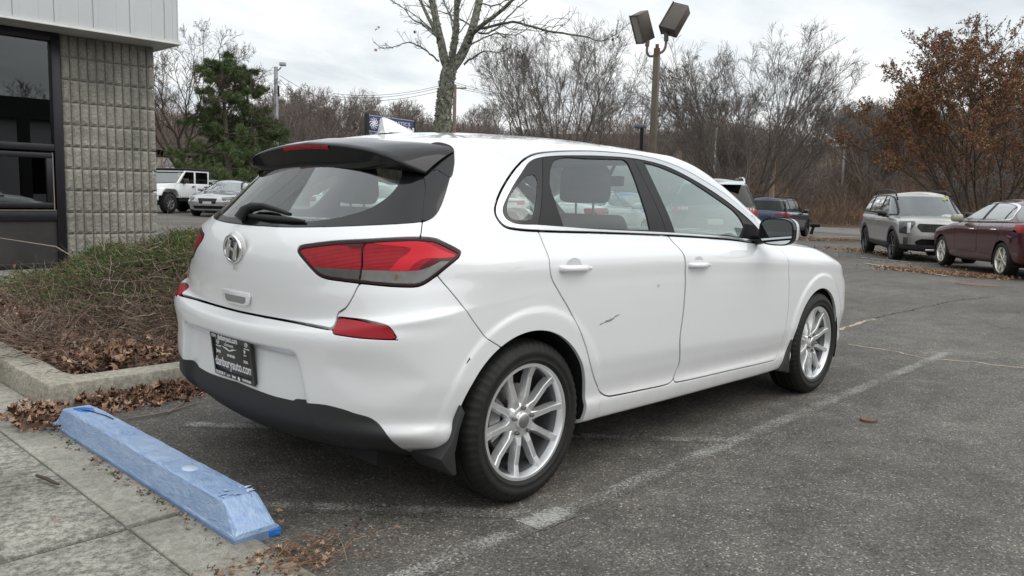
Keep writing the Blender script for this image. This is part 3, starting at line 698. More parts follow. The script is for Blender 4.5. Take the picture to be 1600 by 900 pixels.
for r0,(y0) in enumerate((.20,.155)):
    yy_=y0
    for (dx,dy,w_,h_) in ((-.022,0,.006,.034),(-.022,.028,.024,.006),(-.006,0,.006,.034),(.006,.0,.020,.006),(.006,.014,.016,.006),(.006,.028,.020,.006),(.026,0,.006,.034)):
        b.box((dx-w_/2 if w_<.01 else dx,yy_+dy*.9,.1275),(dx+w_/2 if w_<.01 else dx+w_*.6,yy_+dy*.9+h_*.8,.1312))
b.obj('embossed_mark',M['film'],ws_,bevel=.0008)
b=MB();b.lathe([(0,.1312),(.026,.1309),(.030,.128)],24,'z');b.V=[v*np.array([1,1.25,1])+np.array([0,-.40,0]) for v in b.V];b.obj('film_patch',mat('film_pale',(.50,.60,.74),.4),ws_,smooth=True)
# ================================================================ leaves, twigs, gravel
def leaf_mat(name,stops,rough=.75):
    m=bpy.data.materials.new(name);m.use_nodes=True;t=m.node_tree;b=t.nodes['Principled BSDF'];g=t.nodes.new('ShaderNodeNewGeometry');r=t.nodes.new('ShaderNodeValToRGB');c=r.color_ramp
    c.elements[0].position=stops[0][0];c.elements[0].color=(*stops[0][1],1);c.elements[1].position=stops[-1][0];c.elements[1].color=(*stops[-1][1],1)
    for p_,q in stops[1:-1]: e=c.elements.new(p_);e.color=(*q,1)
    t.links.new(g.outputs['Random Per Island'],r.inputs[0]);t.links.new(r.outputs[0],b.inputs['Base Color']);b.inputs['Roughness'].default_value=rough;b.inputs['Specular IOR Level'].default_value=.3;return m
M['leaf']=leaf_mat('dead_leaves',[(0,(.065,.038,.026)),(.3,(.145,.078,.052)),(.65,(.25,.145,.095)),(.88,(.38,.25,.17)),(1,(.47,.33,.23))])
M['leaf_tan']=leaf_mat('tan_leaves',[(0,(.15,.08,.04)),(.5,(.30,.18,.10)),(1,(.42,.28,.17))])
M['twig']=leaf_mat('twigs',[(0,(.055,.038,.03)),(.6,(.17,.118,.092)),(1,(.34,.27,.215))])
rng=np.random.default_rng(7)
LS=np.array([(0,-.5),(.16,-.28),(.46,-.22),(.26,.02),(.40,.30),(.13,.22),(0,.52),(-.13,.22),(-.40,.30),(-.26,.02),(-.46,-.22),(-.16,-.28)])
def leaves(P,size,curl=1.,flat=.6,rng=rng):
    """crumpled lobed leaves at points P"""
    n=len(P);V=[];F=[];S=np.broadcast_to(size,(n,))
    # random frames
    nz=rng.normal(size=(n,3))*np.array([1,1,.5])*(1-flat)+np.array([0,0,flat]);nz/=np.linalg.norm(nz,axis=1,keepdims=True)
    a=rng.normal(size=(n,3));a-=nz*(a*nz).sum(1,keepdims=True);a/=np.linalg.norm(a,axis=1,keepdims=True);b_=np.cross(nz,a)
    k=len(LS);c1=rng.uniform(-1,1.6,(n,1))*curl;c2=rng.uniform(-1,1.2,(n,1))*curl;tw=rng.uniform(-1,1,(n,1))*curl
    u=LS[None,:,0];v=LS[None,:,1];h=c1*u*u*1.6+c2*v*v*1.1+tw*u*v*1.5+rng.uniform(-.06,.06,(n,k))*curl
    u2=u*(1-.25*np.abs(c1));W=P[:,None,:]+S[:,None,None]*(u2[...,None]*a[:,None]+v[...,None]*b_[:,None]+h[...,None]*nz[:,None])
    C=P[:,None,:]+S[:,None,None]*(rng.uniform(-.03,.03,(n,1))[...,None]*nz[:,None])
    VV=np.concatenate([C,W],1).reshape(-1,3);i=np.arange(k);tri=np.stack([np.zeros(k,int),1+i,1+(i+1)%k],1)
    FF=(tri[None]+(np.arange(n)*(k+1))[:,None,None]).reshape(-1,3);return VV,FF
def put(name,VF,material,label,cat,kind='stuff'):
    o=link(name,fastmesh(name,VF[0],VF[1],material));return tag(o,label,cat,kind=kind)
def sat(P,zf,l0=.0): return P
# in the bed: thick along the kerb
n=5200;x=rng.uniform(-.72,3.5,n);y=1.86+rng.gamma(1.6,.42,n)
z=bedz(x,y)+rng.uniform(.0,.07,n)*np.exp(-(y-1.8)/1.5)+.01;ok=y<5;P=np.stack([x,y,z],1)[ok]
put('leaf_litter',leaves(P,rng.gamma(6,.0085,len(P))),M['leaf'],'deep brown dead leaves along the kerb of the planting bed','leaf litter')
n=1300;x=-.72+rng.gamma(1.3,.25,n);y=rng.uniform(1.9,5.8,n);P=np.stack([x,y,bedz(x,y)+rng.uniform(0,.05,n)+.01],1)
put('leaf_litter',leaves(P,rng.uniform(.035,.08,len(P))),M['leaf'],'brown dead leaves at the left end of the planting bed','leaf litter')
n=2000;x=rng.uniform(-.6,3.2,n);y=rng.uniform(2.2,4.2,n);z=bedz(x,y)+rng.uniform(0,1,n)**1.7*(.24*np.exp(-((x-1.3)/1.4)**2-((y-4.2)/1.5)**2)+.12)
put('leaf_litter',leaves(np.stack([x,y,z],1),rng.uniform(.03,.07,n),flat=.3),M['leaf'],'dead leaves caught among the bare twigs of the juniper','leaf litter')
# drift against the kerb on the asphalt and round the end of the wheel stop
n=950;x=rng.uniform(-.80,.02,n);d=np.abs(rng.normal(0,.09,n));y=1.63-d*(1.1-.6*(x+.8));z=.008+rng.uniform(0,.075,n)*np.clip(1-d/.16,0,1)
P=np.stack([x,y,z],1);n2_=230;x=-1.0+rng.normal(0,.075,n2_);y=1.45+rng.normal(0,.13,n2_);P2=np.stack([x,y,.02+rng.uniform(0,.05,n2_)],1);P=np.vstack([P,P2[(P2[:,0]<-1.0)|(P2[:,1]>1.33)]])
put('leaf_drift',leaves(P,rng.uniform(.03,.07,len(P))),M['leaf'],'drift of dead leaves between the kerb and the far end of the blue wheel stop','leaf litter')
# dry grass and leaves by the near end of the wheel stop
n=240;x=-.93+rng.normal(0,.13,n);y=-.62-np.abs(rng.normal(0,.12,n))-.0;P=np.stack([x,y,.012+rng.uniform(0,.02,n)],1)
put('leaf_drift',leaves(P,rng.uniform(.008,.028,len(P))),M['leaf'],'crumbled leaves at the near end of the blue wheel stop','leaf litter')
def curvy(P,D,L,r,rng,nseg=4,nside=3,wob=.35,grav=0.):
    """many thin curved tubes"""
    n=len(P);L=np.broadcast_to(L,(n,));r=np.broadcast_to(r,(n,));pts=[P];d=D/np.linalg.norm(D,axis=1,keepdims=True)
    for s in range(nseg):
        pts.append(pts[-1]+d*(L/nseg)[:,None]);d=d+rng.normal(0,wob,(n,3))/math.sqrt(nseg)+np.array([0,0,grav]);d/=np.linalg.norm(d,axis=1,keepdims=True)
    Q=np.stack(pts,1);T=Q[:,-1]-Q[:,0];a=np.cross(T,rng.normal(size=(n,3)));a/=np.linalg.norm(a,axis=1,keepdims=True);b_=np.cross(T,a);b_/=np.linalg.norm(b_,axis=1,keepdims=True)
    k=nseg+1;rad=r[:,None]*np.linspace(1,.45,k)[None]
    V=np.stack([Q+rad[...,None]*(math.cos(2*PI*j/nside)*a[:,None]+math.sin(2*PI*j/nside)*b_[:,None]) for j in range(nside)],2)
    V=V.reshape(-1,3);i,j=np.meshgrid(np.arange(nseg),np.arange(nside),indexing='ij');A=i*nside+j;B=i*nside+(j+1)%nside
    q=np.stack([A,B,B+nside,A+nside],2).reshape(-1,4);F=(q[None]+(np.arange(n)*k*nside)[:,None,None]).reshape(-1,4);return V,F,Q
n=130;x=-.92+rng.normal(0,.12,n);y=-.66-np.abs(rng.normal(0,.12,n));P=np.stack([x,y,np.full(n,.012)],1);D=rng.normal(size=(n,3))*np.array([1,1,.25]);D[:,2]=np.abs(D[:,2])
V,F,_=curvy(P,D,rng.uniform(.04,.16,n),.0011,rng);put('dry_grass',(V,F),M['leaf_tan'],'wisps of dry grass at the near end of the blue wheel stop','dry grass')
n=260;x=-1.015+rng.normal(0,.03,n);y=rng.uniform(-.5,1.35,n);P=np.stack([x,y,np.full(n,.018)],1)
put('leaf_drift',leaves(P,rng.uniform(.005,.018,n)),M['leaf'],'crumbs of leaf and twig along the concrete edge of the blue wheel stop','leaf litter')
# single leaves and a stick that stand out
LM=[];
for s in range(5):
    v,f=leaves(np.zeros((1,3)),np.array([1.]),rng=np.random.default_rng(20+s),flat=.9);LM.append(fastmesh('fallen_leaf',v,f,M['leaf_tan'] if s%2 else M['leaf']))
for (px,py,s,l) in ((147,726,.05,'single curled brown leaf on the concrete left of the wheel stop'),(290,768,.025,'small tan leaf beside the middle of the wheel stop'),(272,803,.03,'tan leaf on the concrete near the lower half of the wheel stop'),(620,832,.035,'dark curled leaf on the asphalt behind the rear wheel'),(436,803,.04,'brown leaf on the asphalt by the near end of the wheel stop'),(1279,606,.04,'small orange leaf beside the front wheel of the hatchback'),(85,823,.02,'small orange leaf in the sidewalk joint'),(186,757,.05,'dark folded leaf against the wheel stop edge'),(440,822,.03,'thin brown leaf right of the wheel stop tip'),(30,445,.12,'upright dead leaf caught at the foot of the storefront')):
    P=gpt(px,py,.015)
    if l.startswith('upright'): P=np.array([.55,7.9,.19])
    o=link('fallen_leaf',random.Random(px).choice(LM),None,(P[0],P[1],P[2]+.02),(0,0,px*.7));o.scale=(s,s,s);tag(o,l,'leaf')
b=MB();b.tube([tuple(gpt(57,746,.02)+[0,0,.008]),tuple(gpt(72,752,.02)+[0,0,.011]),tuple(gpt(82,756,.02)+[0,0,.008]),tuple(gpt(92,760,.02)+[0,0,.008])],[.006,.008,.007,.004],7);o=b.obj('stick',mat('stick_bark',(.07,.05,.04),.9));tag(o,'short dark stick lying on the sidewalk slab','stick')
b=MB();b.tube([tuple(gpt(190,655,.01)),tuple(gpt(240,648,.012)),tuple(gpt(275,640,.01)),tuple(gpt(312,628,.01))],[.003,.005,.004,.003],6);b.tube([tuple(gpt(262,645,.01)),tuple(gpt(285,630,.012)),tuple(gpt(292,620,.01))],[.003,.003,.002],6);o=b.obj('fallen_twig',mat('twig_pale',(.24,.19,.16),.9));tag(o,'pale forked twig on the asphalt behind the bumper','twig')
# weeds in the sidewalk edge
M['weed']=leaf_mat('weed_green',[(0,(.04,.07,.015)),(1,(.09,.14,.035))])
for px,py in ((228,770),(249,783),(112,692),(178,740)):
    P=gpt(px,py,.02)+np.zeros((14,3))+rng.normal(0,.012,(14,3))*np.array([1,1,.4]);v,f=leaves(P,rng.uniform(.008,.016,14),curl=.4);o=link('weed',fastmesh('weed',v,f,M['weed']));tag(o,{228:'tiny green weed beside the middle of the wheel stop',249:'small weed tuft growing against the lower half of the wheel stop',112:'weed sprig at the far end of the wheel stop edge',178:'tiny weed between a folded leaf and the wheel stop'}[px],'weed')
# loose grit on the asphalt
n=2600;Xg=CX+rng.uniform(.8,7,n)*np.cos(rng.uniform(-.2,1.4,n));tt=rng.uniform(-.15,1.35,n);rr=rng.uniform(1.2,9,n);x=CX+rr*np.cos(tt);y=CY+rr*np.sin(tt);ok=(y<1.6)|(x>7.3);ok&=~((x<-.9))
x=x[ok];y=y[ok];n=len(x);s=rng.gamma(2,.0013,n)+.001;off=np.array([(1,0,0),(-.5,.85,0),(-.5,-.85,0),(0,0,.8)])
V=(np.stack([x,y,gh(x,y)+.003],1)[:,None]+s[:,None,None]*(off[None]+rng.normal(0,.2,(n,4,3)))).reshape(-1,3);F=(np.array([(0,1,3),(1,2,3),(2,0,3)])[None]+(np.arange(n)*4)[:,None,None]).reshape(-1,3)
put('grit',(V,F),leaf_mat('grit',[(0,(.08,.075,.07)),(.6,(.2,.19,.175)),(1,(.42,.40,.37))]),'loose grit scattered over the asphalt','gravel')
# ---- leaf lines on the far lot
def leafline(pxs,w,n,size,label,seed):
    g=np.random.default_rng(seed);P=np.array([gpt(*q) for q in pxs]);d=np.concatenate([[0],np.cumsum(np.linalg.norm(np.diff(P,axis=0),axis=1))]);s=g.uniform(0,d[-1],n)
    Q=np.stack([np.interp(s,d,P[:,i]) for i in range(3)],1);Q[:,:2]+=g.normal(0,w,(n,2));Q[:,2]=gh(Q[:,0],Q[:,1])+g.uniform(.01,.06,n)
    put('leaf_line',leaves(Q,g.uniform(size*.5,size,n),rng=g),M['leaf_tan'],label,'leaf litter')
leafline([(1385,421),(1440,425),(1500,431),(1560,436)],.20,1500,.06,'line of tan leaves and dead weeds in front of the maroon sedan',1)
leafline([(1262,376),(1300,375.5),(1345,377)],.30,1600,.10,'band of rust coloured leaves along the far kerb left of the grey SUV',2)
leafline([(1290,389),(1345,391),(1395,400)],.5,600,.07,'scattered tan leaves on the lot beside the grey SUV',3)
leafline([(1300,400),(1400,412),(1500,425)],.5,200,.05,'sparse leaves across the lot in front of the grey SUV',4)
# ================================================================ low juniper with dead twigs
def mound(x,y):
    return bedz(x,y)+.50*np.exp(-(((x-1.75)/1.15)**2+((y-4.6)/1.25)**2))+.26*np.exp(-(((x-.75)/.7)**2+((y-5.3)/.9)**2))*.8+.30*np.exp(-(((x-2.6)/.9)**2+((y-3.2)/.8)**2))+.24*np.exp(-(((x-.25)/.5)**2+((y-3.9)/1.0)**2))+.22*np.exp(-(((x-1.5)/.7)**2+((y-3.4)/.6)**2))+.20*np.exp(-(((x-.60)/.6)**2+((y-3.75)/.55)**2))+.16*np.exp(-(((x-.45)/.9)**2+((y-2.9)/.55)**2))
jn=empty('juniper_bush',(1.2,4.6,0),label='sprawling low green juniper with bare brown twigs in the bed by the wall',cat='shrub')
def place(V): return V-np.array([1.2,4.6,0])
M['juniper']=leaf_mat('juniper_green',[(0,(.034,.062,.024)),(.40,(.070,.122,.038)),(.68,(.120,.180,.055)),(.80,(.15,.13,.05)),(.90,(.20,.115,.06)),(1,(.27,.15,.08))],.7)
n=30000;g=np.random.default_rng(5)
x=g.normal(1.75,.85,n);y=g.normal(4.75,.85,n);k=g.random(n)<.3;x[k]=g.normal(.7,.55,k.sum());y[k]=g.normal(5.4,.55,k.sum());k=g.random(n)<.28;x[k]=g.normal(1.65,.55,k.sum());y[k]=g.normal(3.35,.50,k.sum());k=g.random(n)<.30;x[k]=g.normal(.72,.42,k.sum());y[k]=g.normal(3.9,.42,k.sum())
keep=(x>-.3)&(x<4.2)&(y>2.5)&(y<7.6);x=x[keep];y=y[keep];dens=np.sin(x*5+1)*np.sin(y*4.3)+g.normal(0,.5,len(x));keep=dens>-.55;x=x[keep];y=y[keep];n=len(x)
z=mound(x,y)-g.exponential(.07,n)+.075*np.sin(x*7+y*3)*np.sin(y*6.3-x)+.035;P=np.stack([x,y,np.maximum(z,.12)],1)
# sprig: a stem with alternating needle triangles
D=g.normal(size=(n,3))*np.array([1,1,.5])+np.array([0,0,.55]);D[:,0]+=(x-1.75)*.4;D[:,1]+=(y-4.75)*.4;D/=np.linalg.norm(D,axis=1,keepdims=True);A=np.cross(D,g.normal(size=(n,3)));A/=np.linalg.norm(A,axis=1,keepdims=True);B=np.cross(D,A)
L=g.uniform(.05,.11,n);V=[];F=[];m_=9
pv=[]
for j in range(m_):
    t_=j/m_;q=j*2.4;c_,s_=math.cos(q),math.sin(q);base=P+D*(L*t_)[:,None];side_=A*c_+B*s_;tip=base+(side_*.85+D*.8)*(L*.24*(1.15-t_))[:,None];wd=np.cross(side_,D)*(L*.055)[:,None]
    pv+=[base-wd,base+wd,tip]
tip=P+D*L[:,None];pv+=[P+D*(L*.7)[:,None]+A*(L*.06)[:,None],P+D*(L*.7)[:,None]-A*(L*.06)[:,None],tip+D*(L*.15)[:,None]]
V=np.stack(pv,1);kk=V.shape[1];F=(np.arange(kk).reshape(-1,3)[None]+(np.arange(n)*kk)[:,None,None]).reshape(-1,3)
# join each sprig into an island along a degenerate spine so that it takes one colour
o=link('foliage',fastmesh('foliage',place(V.reshape(-1,3)),F,M['juniper']),jn);o['kind']='stuff'
def twigs(n,cx,cy,sx,sy,zf,L0,L1,r,up,seed,name='dead_twigs'):
    g=np.random.default_rng(seed);x=g.normal(cx,sx,n);y=g.normal(cy,sy,n);x=np.clip(x,-.65,4);y=np.clip(y,1.95,7.6)
    P=np.stack([x,y,zf(x,y)*g.uniform(.3,1,n)],1);P[:,2]=np.maximum(P[:,2],.11)
    D=g.normal(size=(n,3))*np.array([1,1,.45])+np.array([0,-.1,up]);V,F,_=curvy(P,D,g.uniform(L0,L1,n),g.uniform(r*.5,r*1.2,n),g,nseg=5,wob=.55)
    o=link(name,fastmesh(name,place(V),F,M['twig']),jn);o['kind']='stuff'
twigs(4200,.6,3.0,.85,.55,lambda x,y:mound(x,y)+.10,.12,.42,.0032,.12,1)
twigs(900,1.6,2.7,1.0,.5,lambda x,y:mound(x,y)+.05,.10,.35,.003,.10,2)
twigs(700,-.1,4.2,.35,1.0,lambda x,y:mound(x,y)+.08,.12,.38,.003,.15,3)
twigs(1300,1.5,4.7,.9,.9,lambda x,y:mound(x,y),.15,.35,.003,.4,4)
for (p0,p1,p2,r) in (((.35,4.6,.35),(.40,4.55,.62),(.42,4.6,.93),.007),((.62,5.3,.35),(.30,5.5,.60),(-.20,5.6,.70),.008),((1.05,3.2,.22),(1.6,2.9,.5),(1.9,3.1,.80),.006),((.5,5.0,.3),(.62,5.2,.6),(.55,5.2,.75),.006),((-.2,3.5,.15),(.1,3.2,.38),(.5,3.3,.36),.006),((-.35,3.9,.2),(-.05,3.7,.33),(.35,3.6,.30),.005),((1.1,2.4,.15),(1.3,2.0,.2),(1.42,1.62,.06),.005),((.15,2.4,.15),(.35,2.15,.24),(.42,1.75,.20),.004)):
    b=MB();b.tube([tuple(np.array(q)-np.array([1.2,4.6,0])) for q in (p0,p1,p2)],[r,r*.8,r*.4],6);b.obj('stem',mat('bare_stem',(.27,.23,.19),.9),jn,smooth=True)

# ---- hero hatchback body, right half (y<0) ; origin: ground under rear axle, +x forward
XT=[-.8,-.35,0,.5,1,1.5,2,2.4,2.8,3.2,3.6]
def _T(*v): return (XT,list(v)) if len(v)==len(XT) else (np.linspace(-.8,3.6,len(v)).tolist(),list(v))
SH=np.array([.955,.985,1,1,1,1,1,.995,.98,.935,.88])
def R(xr,zr,W,Z,ar=.36,nr=4.5,cr=.13,xf=3.5,zf=None,af=.5,nf=2.6,cf=.0,sh=SH,**kw):
    z=Z if isinstance(Z,list) else [Z]*11
    return dict(xr=xr,zr=zr,W=(XT,list(W*sh)),Z=(XT,z),ar=ar,nr=nr,cr=cr,xf=xf,zf=z[-1] if zf is None else zf,af=af,nf=nf,cf=cf,**kw)
def Zl(a,b,c,d,e): # values at x=-.8,0,1,2,3.2
    return np.interp(XT,[-.8,0,1,2,3.2],[a,b,c,d,e]).tolist()
LOW=[ # lower body rings bottom -> belt
 R(-.50,.20,.70,Zl(.24,.20,.20,.19,.19),cr=.10,xf=3.40),
 R(-.59,.225,.825,Zl(.31,.245,.222,.205,.20),cr=.11,xf=3.46),
 R(-.66,.26,.868,Zl(.345,.262,.24,.225,.23),cr=.11,xf=3.50),
 R(-.735,.335,.880,Zl(.385,.33,.305,.285,.29),cr=.10,xf=3.53),
 R(-.760,.40,.872,Zl(.42,.37,.345,.325,.34),cr=.11,ar=.40,nr=3.9,xf=3.545),
 R(-.765,.47,.884,Zl(.47,.45,.425,.39,.42),cr=.11,ar=.40,nr=3.9,xf=3.55),
 R(-.765,.55,.8955,Zl(.54,.53,.50,.46,.48),cr=.11,ar=.40,nr=3.9,xf=3.55),
 R(-.770,.61,.8975,Zl(.62,.62,.60,.56,.55),cr=.11,ar=.40,nr=3.9,xf=3.54),
 R(-.775,.655,.8985,Zl(.68,.70,.68,.65,.61),cr=.11,ar=.40,nr=3.9,xf=3.53),
 R(-.765,.682,.8985,Zl(.725,.75,.735,.70,.645),cr=.11,ar=.40,nr=3.9,xf=3.52),
 R(-.730,.694,.898,Zl(.75,.78,.765,.73,.67),cr=.10,ar=.38,xf=3.51),
 R(-.716,.715,.8975,Zl(.78,.81,.80,.76,.69),cr=.10,ar=.46,nr=3.8,xf=3.49),
 R(-.728,.80,.896,Zl(.85,.855,.84,.80,.72),cr=.12,ar=.50,nr=3.4,xf=3.46),
 R(-.732,.85,.8965,Zl(.895,.895,.88,.835,.765),cr=.14,ar=.52,nr=3.2,xf=3.43),
 R(-.730,.91,.890,Zl(.94,.935,.92,.87,.79),cr=.16,ar=.50,nr=3.2,xf=3.38),
 R(-.716,.965,.862,Zl(.985,.975,.955,.905,.82),cr=.18,ar=.46,nr=3.3,xf=3.30),
 R(-.690,1.01,.832,Zl(1.02,1.01,.98,.93,.845),cr=.18,ar=.42,nr=3.6,xf=3.22),
 R(-.664,1.04,.806,Zl(1.055,1.045,1.008,.957,.86),cr=.20,ar=.42,nr=3.6,xf=3.15),
]
# greenhouse rings
SG=np.array([.93,.965,1,1.01,1.005,1.,.99,.97,.9,.8,.8])
SG2=np.array([.93,.965,1,1.01,1.005,.995,.985,.93,.85,.8,.8])
b=LOW[-1]
UP=[dict(b,xf=2.60,af=.40,nf=2.8,cf=.16,zf=.985),
 R(-.60,1.095,.775,Zl(1.11,1.105,1.085,1.04,.99),cr=.20,ar=.42,nr=3.6,xf=2.48,zf=1.05,af=.36,nf=2.8,cf=.16,sh=SG),
 R(-.505,1.185,.728,Zl(1.195,1.195,1.185,1.14,1.05),cr=.20,ar=.42,nr=3.6,xf=2.28,zf=1.165,af=.34,nf=2.8,cf=.16,sh=SG),
 R(-.415,1.275,.675,Zl(1.27,1.285,1.283,1.26,1.15),cr=.20,ar=.42,nr=3.6,xf=2.05,zf=1.285,af=.34,nf=2.8,cf=.16,sh=SG2),
 R(-.350,1.345,.630,Zl(1.325,1.355,1.362,1.345,1.25),cr=.18,ar=.42,nr=3.4,xf=1.84,zf=1.378,af=.34,nf=2.8,cf=.15,sh=SG2),
 R(-.320,1.372,.608,Zl(1.345,1.380,1.389,1.37,1.29),cr=.16,ar=.42,nr=3.4,xf=1.75,zf=1.407,af=.34,nf=2.8,cf=.15,sh=SG2),
 R(-.300,1.388,.580,Zl(1.358,1.400,1.411,1.39,1.31),cr=.14,ar=.42,nr=3.4,xf=1.67,zf=1.425,af=.36,nf=2.8,cf=.14,sh=SG2),
]
def arc(a):
    d=np.linalg.norm(np.diff(a,axis=0),axis=1);return np.concatenate([[0],np.cumsum(d)])
def stations(nr,ns,nf):
    # rear corner stations equalised in arc length on a typical superellipse
    k=R(-.73,.8,.89,Zl(.8,.8,.8,.8,.8),ar=.42,nr=4)
    u=np.linspace(0,1,2001);q=ring(k,u);s=arc(q);ur=np.interp(np.linspace(0,s[-1],nr),s,u)
    u2=np.linspace(2,3,2001);q=ring(k,u2);s=arc(q);uf=np.interp(np.linspace(0,s[-1],nf),s,u2)
    return np.concatenate([ur,np.linspace(1,2,ns)[1:],uf[1:]])
def loft(rings,us,seg):
    G=np.stack([ring(k,us) for k in rings],1)  # (nu,K,3)
    K=len(rings);d=np.linalg.norm(G[:,1:]-G[:,:-1],axis=2).mean(0);t=np.concatenate([[0],np.cumsum(d)])
    tt=[]
    for a,b in zip(t[:-1],t[1:]):
        n=max(2,int(math.ceil((b-a)/seg)));tt+=list(a+(b-a)*np.arange(n)/n)
    tt.append(t[-1]);tt=np.array(tt)
    O=pchip(t,np.moveaxis(G,1,0),tt)   # (nt,nu,3)
    return np.moveaxis(O,0,1),tt
def build(nr=110,ns=200,nf=50,seg=.012,LOW=LOW,UP=UP,roof=None,feat=True):
    us=stations(nr,ns,nf)
    A,ta=loft(LOW,us,seg);B,tb=loft(UP,us,seg)
    ms=[]
    def gm(G,tt,v0):
        nu,nv=G.shape[:2]
        P=np.stack([np.repeat(us,nv),np.tile(tt+v0,nu)],1)
        return TM(G.reshape(-1,3),grid_to_tris(nu,nv),P=P,N=np.zeros((nu*nv,3)))
    A=deform(A) if feat else A
    ms=[gm(A,ta,0),gm(B,tb,ta[-1])]
    # roof patch
    top=B[:,-1];side=(us>=.0)&(us<=3.0);s=top[side];ny=24
    fr=np.linspace(0,1,ny)
    zc=pchip([-.33,-.15,.03,.4,.8,1.2,1.67],roof or [1.385,1.418,1.444,1.468,1.478,1.468,1.426],s[:,0])
    w=(1-fr)[None,:]
    y=s[:,1:2]*w
    # centre x: unchanged
    xx=np.repeat(s[:,:1],ny,1)
    ye=np.abs(s[:,1:2])
    zz=s[:,2:3]+(zc[:,None]-s[:,2:3])*(1-w**2.0)*np.clip(ye/.45,0,1)
    G=np.stack([xx,y,zz],2);nu,nv=G.shape[:2]
    P=np.stack([np.repeat(us[side],nv),np.tile(ta[-1]+tb[-1]+fr*.6,nu)],1)
    ms.append(TM(G.reshape(-1,3),grid_to_tris(nu,nv),P=P,N=np.zeros((nu*nv,3))))
    hs=top0=A[:,-1];side=us>=1.55;s=hs[side];fr=np.linspace(0,1,26);w=(1-fr)[None,:]
    zc=pchip([1.6,2.0,2.4,2.8,3.1,3.2],[1.0,1.0,1.0,.965,.90,.87],s[:,0]);zc=np.where(us[side]>2.9,s[:,2]+.001,zc)
    ye=np.abs(s[:,1:2]);G=np.stack([np.repeat(s[:,:1],26,1),s[:,1:2]*w,s[:,2:3]+np.maximum(zc[:,None]-s[:,2:3],0)*(1-w**2.6)*np.clip(ye/.4,0,1)],2)
    nu,nv=G.shape[:2];P=np.stack([np.repeat(us[side],nv),np.tile(9+fr*.8,nu)],1)
    ms.append(TM(G.reshape(-1,3),grid_to_tris(nu,nv),P=P,N=np.zeros((nu*nv,3))))
    m=weld(join(ms),2e-5)
    full=weld(join([m,m.mirror()]),2e-5);Nf=vnormals(full.V,full.F)
    # outward?
    from_key={tuple(k):i for i,k in enumerate(np.round(full.V/2e-5).astype(np.int64).tolist())}
    idx=np.array([from_key[tuple(k)] for k in np.round(m.V/2e-5).astype(np.int64).tolist()])
    m.N=Nf[idx]
    return m
def deform(A):
    A=A.copy();x,y,z=A[...,0],A[...,1],A[...,2]
    # arch flares
    for cx,cz,r0 in ((0,.315,.372),(2.65,.315,.362)):
        r=np.hypot(x-cx,z-cz);b=.0085*(1-sstep(r0+.060,r0+.080,r))*(np.abs(y)>.7)
        A[...,1]-=b*sstep(.2,.32,z)
    # plate recess
    q=np.abs(y);zt=.615+.0*q
    edge=.40+(.615-z)*.25
    mk=(1-sstep(edge,edge+.05,q))*(1-sstep(.588,.622,z))*sstep(.2,.45,z)*(x<-.4)
    A[...,0]+=.035*mk
    # hollow cheek on the bumper corner, with its crease along the lower and outer edge
    q=(np.abs(y)+x);pl=smooth([(-.10,.655),(.10,.668),(.235,.655),(.335,.610),(.40,.540),(.30,.485),(.12,.450),(-.06,.500),(-.16,.580)],n=6,corner=(4,))
    sd_=sdpoly(np.stack([q.ravel(),z.ravel()],1),pl).reshape(q.shape);A[...,0]+=.006*sstep(0,.10,-sd_)*(x<0);A[...,1]+=.004*sstep(0,.10,-sd_)*(x<0)
    # lower side crease: a shallow scoop above the sill
    A[...,1]+=.0012*np.exp(-((z-(.40-.03*x))/.035)**2)*sstep(.45,.7,x)*(1-sstep(1.9,2.2,x))
    return A

# ================================================================ hero car: cutting the body surface into parts
def Q2(m,kind):
    x,y,z=m.V.T
    if kind=='xz': return np.stack([x,z],1)
    if kind=='qz': return np.stack([np.abs(y)+x,z],1)
    if kind=='yz': return np.stack([np.abs(y),z],1)
    if kind=='uv': return m.P.copy()
def field(m,kind,poly,dom=None):
    f=sdpoly(Q2(m,kind),poly)
    if dom is not None: f=np.where(dom(m),f,np.maximum(np.abs(f),.05))
    return f
def split(m,kind,poly,dom=None,gap=0.,grow=0.):
    """-> (inside, outside), dropping a gap strip of the given width"""
    f=field(m,kind,poly,dom)-grow
    m1,s=cut(m,f+gap/2) if gap else cut(m,f)
    ins=m1.sub(s<0);out=m1.sub(s>0)
    if gap:
        f=field(out,kind,poly,dom)-grow
        m2,s=cut(out,f-gap/2);out=m2.sub(s>0)
    return ins,out
def boundary(m):
    F=m.F;E=np.concatenate([F[:,[0,1]],F[:,[1,2]],F[:,[2,0]]]);k=np.sort(E,1)
    _,i,c=np.unique(k,axis=0,return_index=True,return_counts=True)
    return E[i[c==1]]
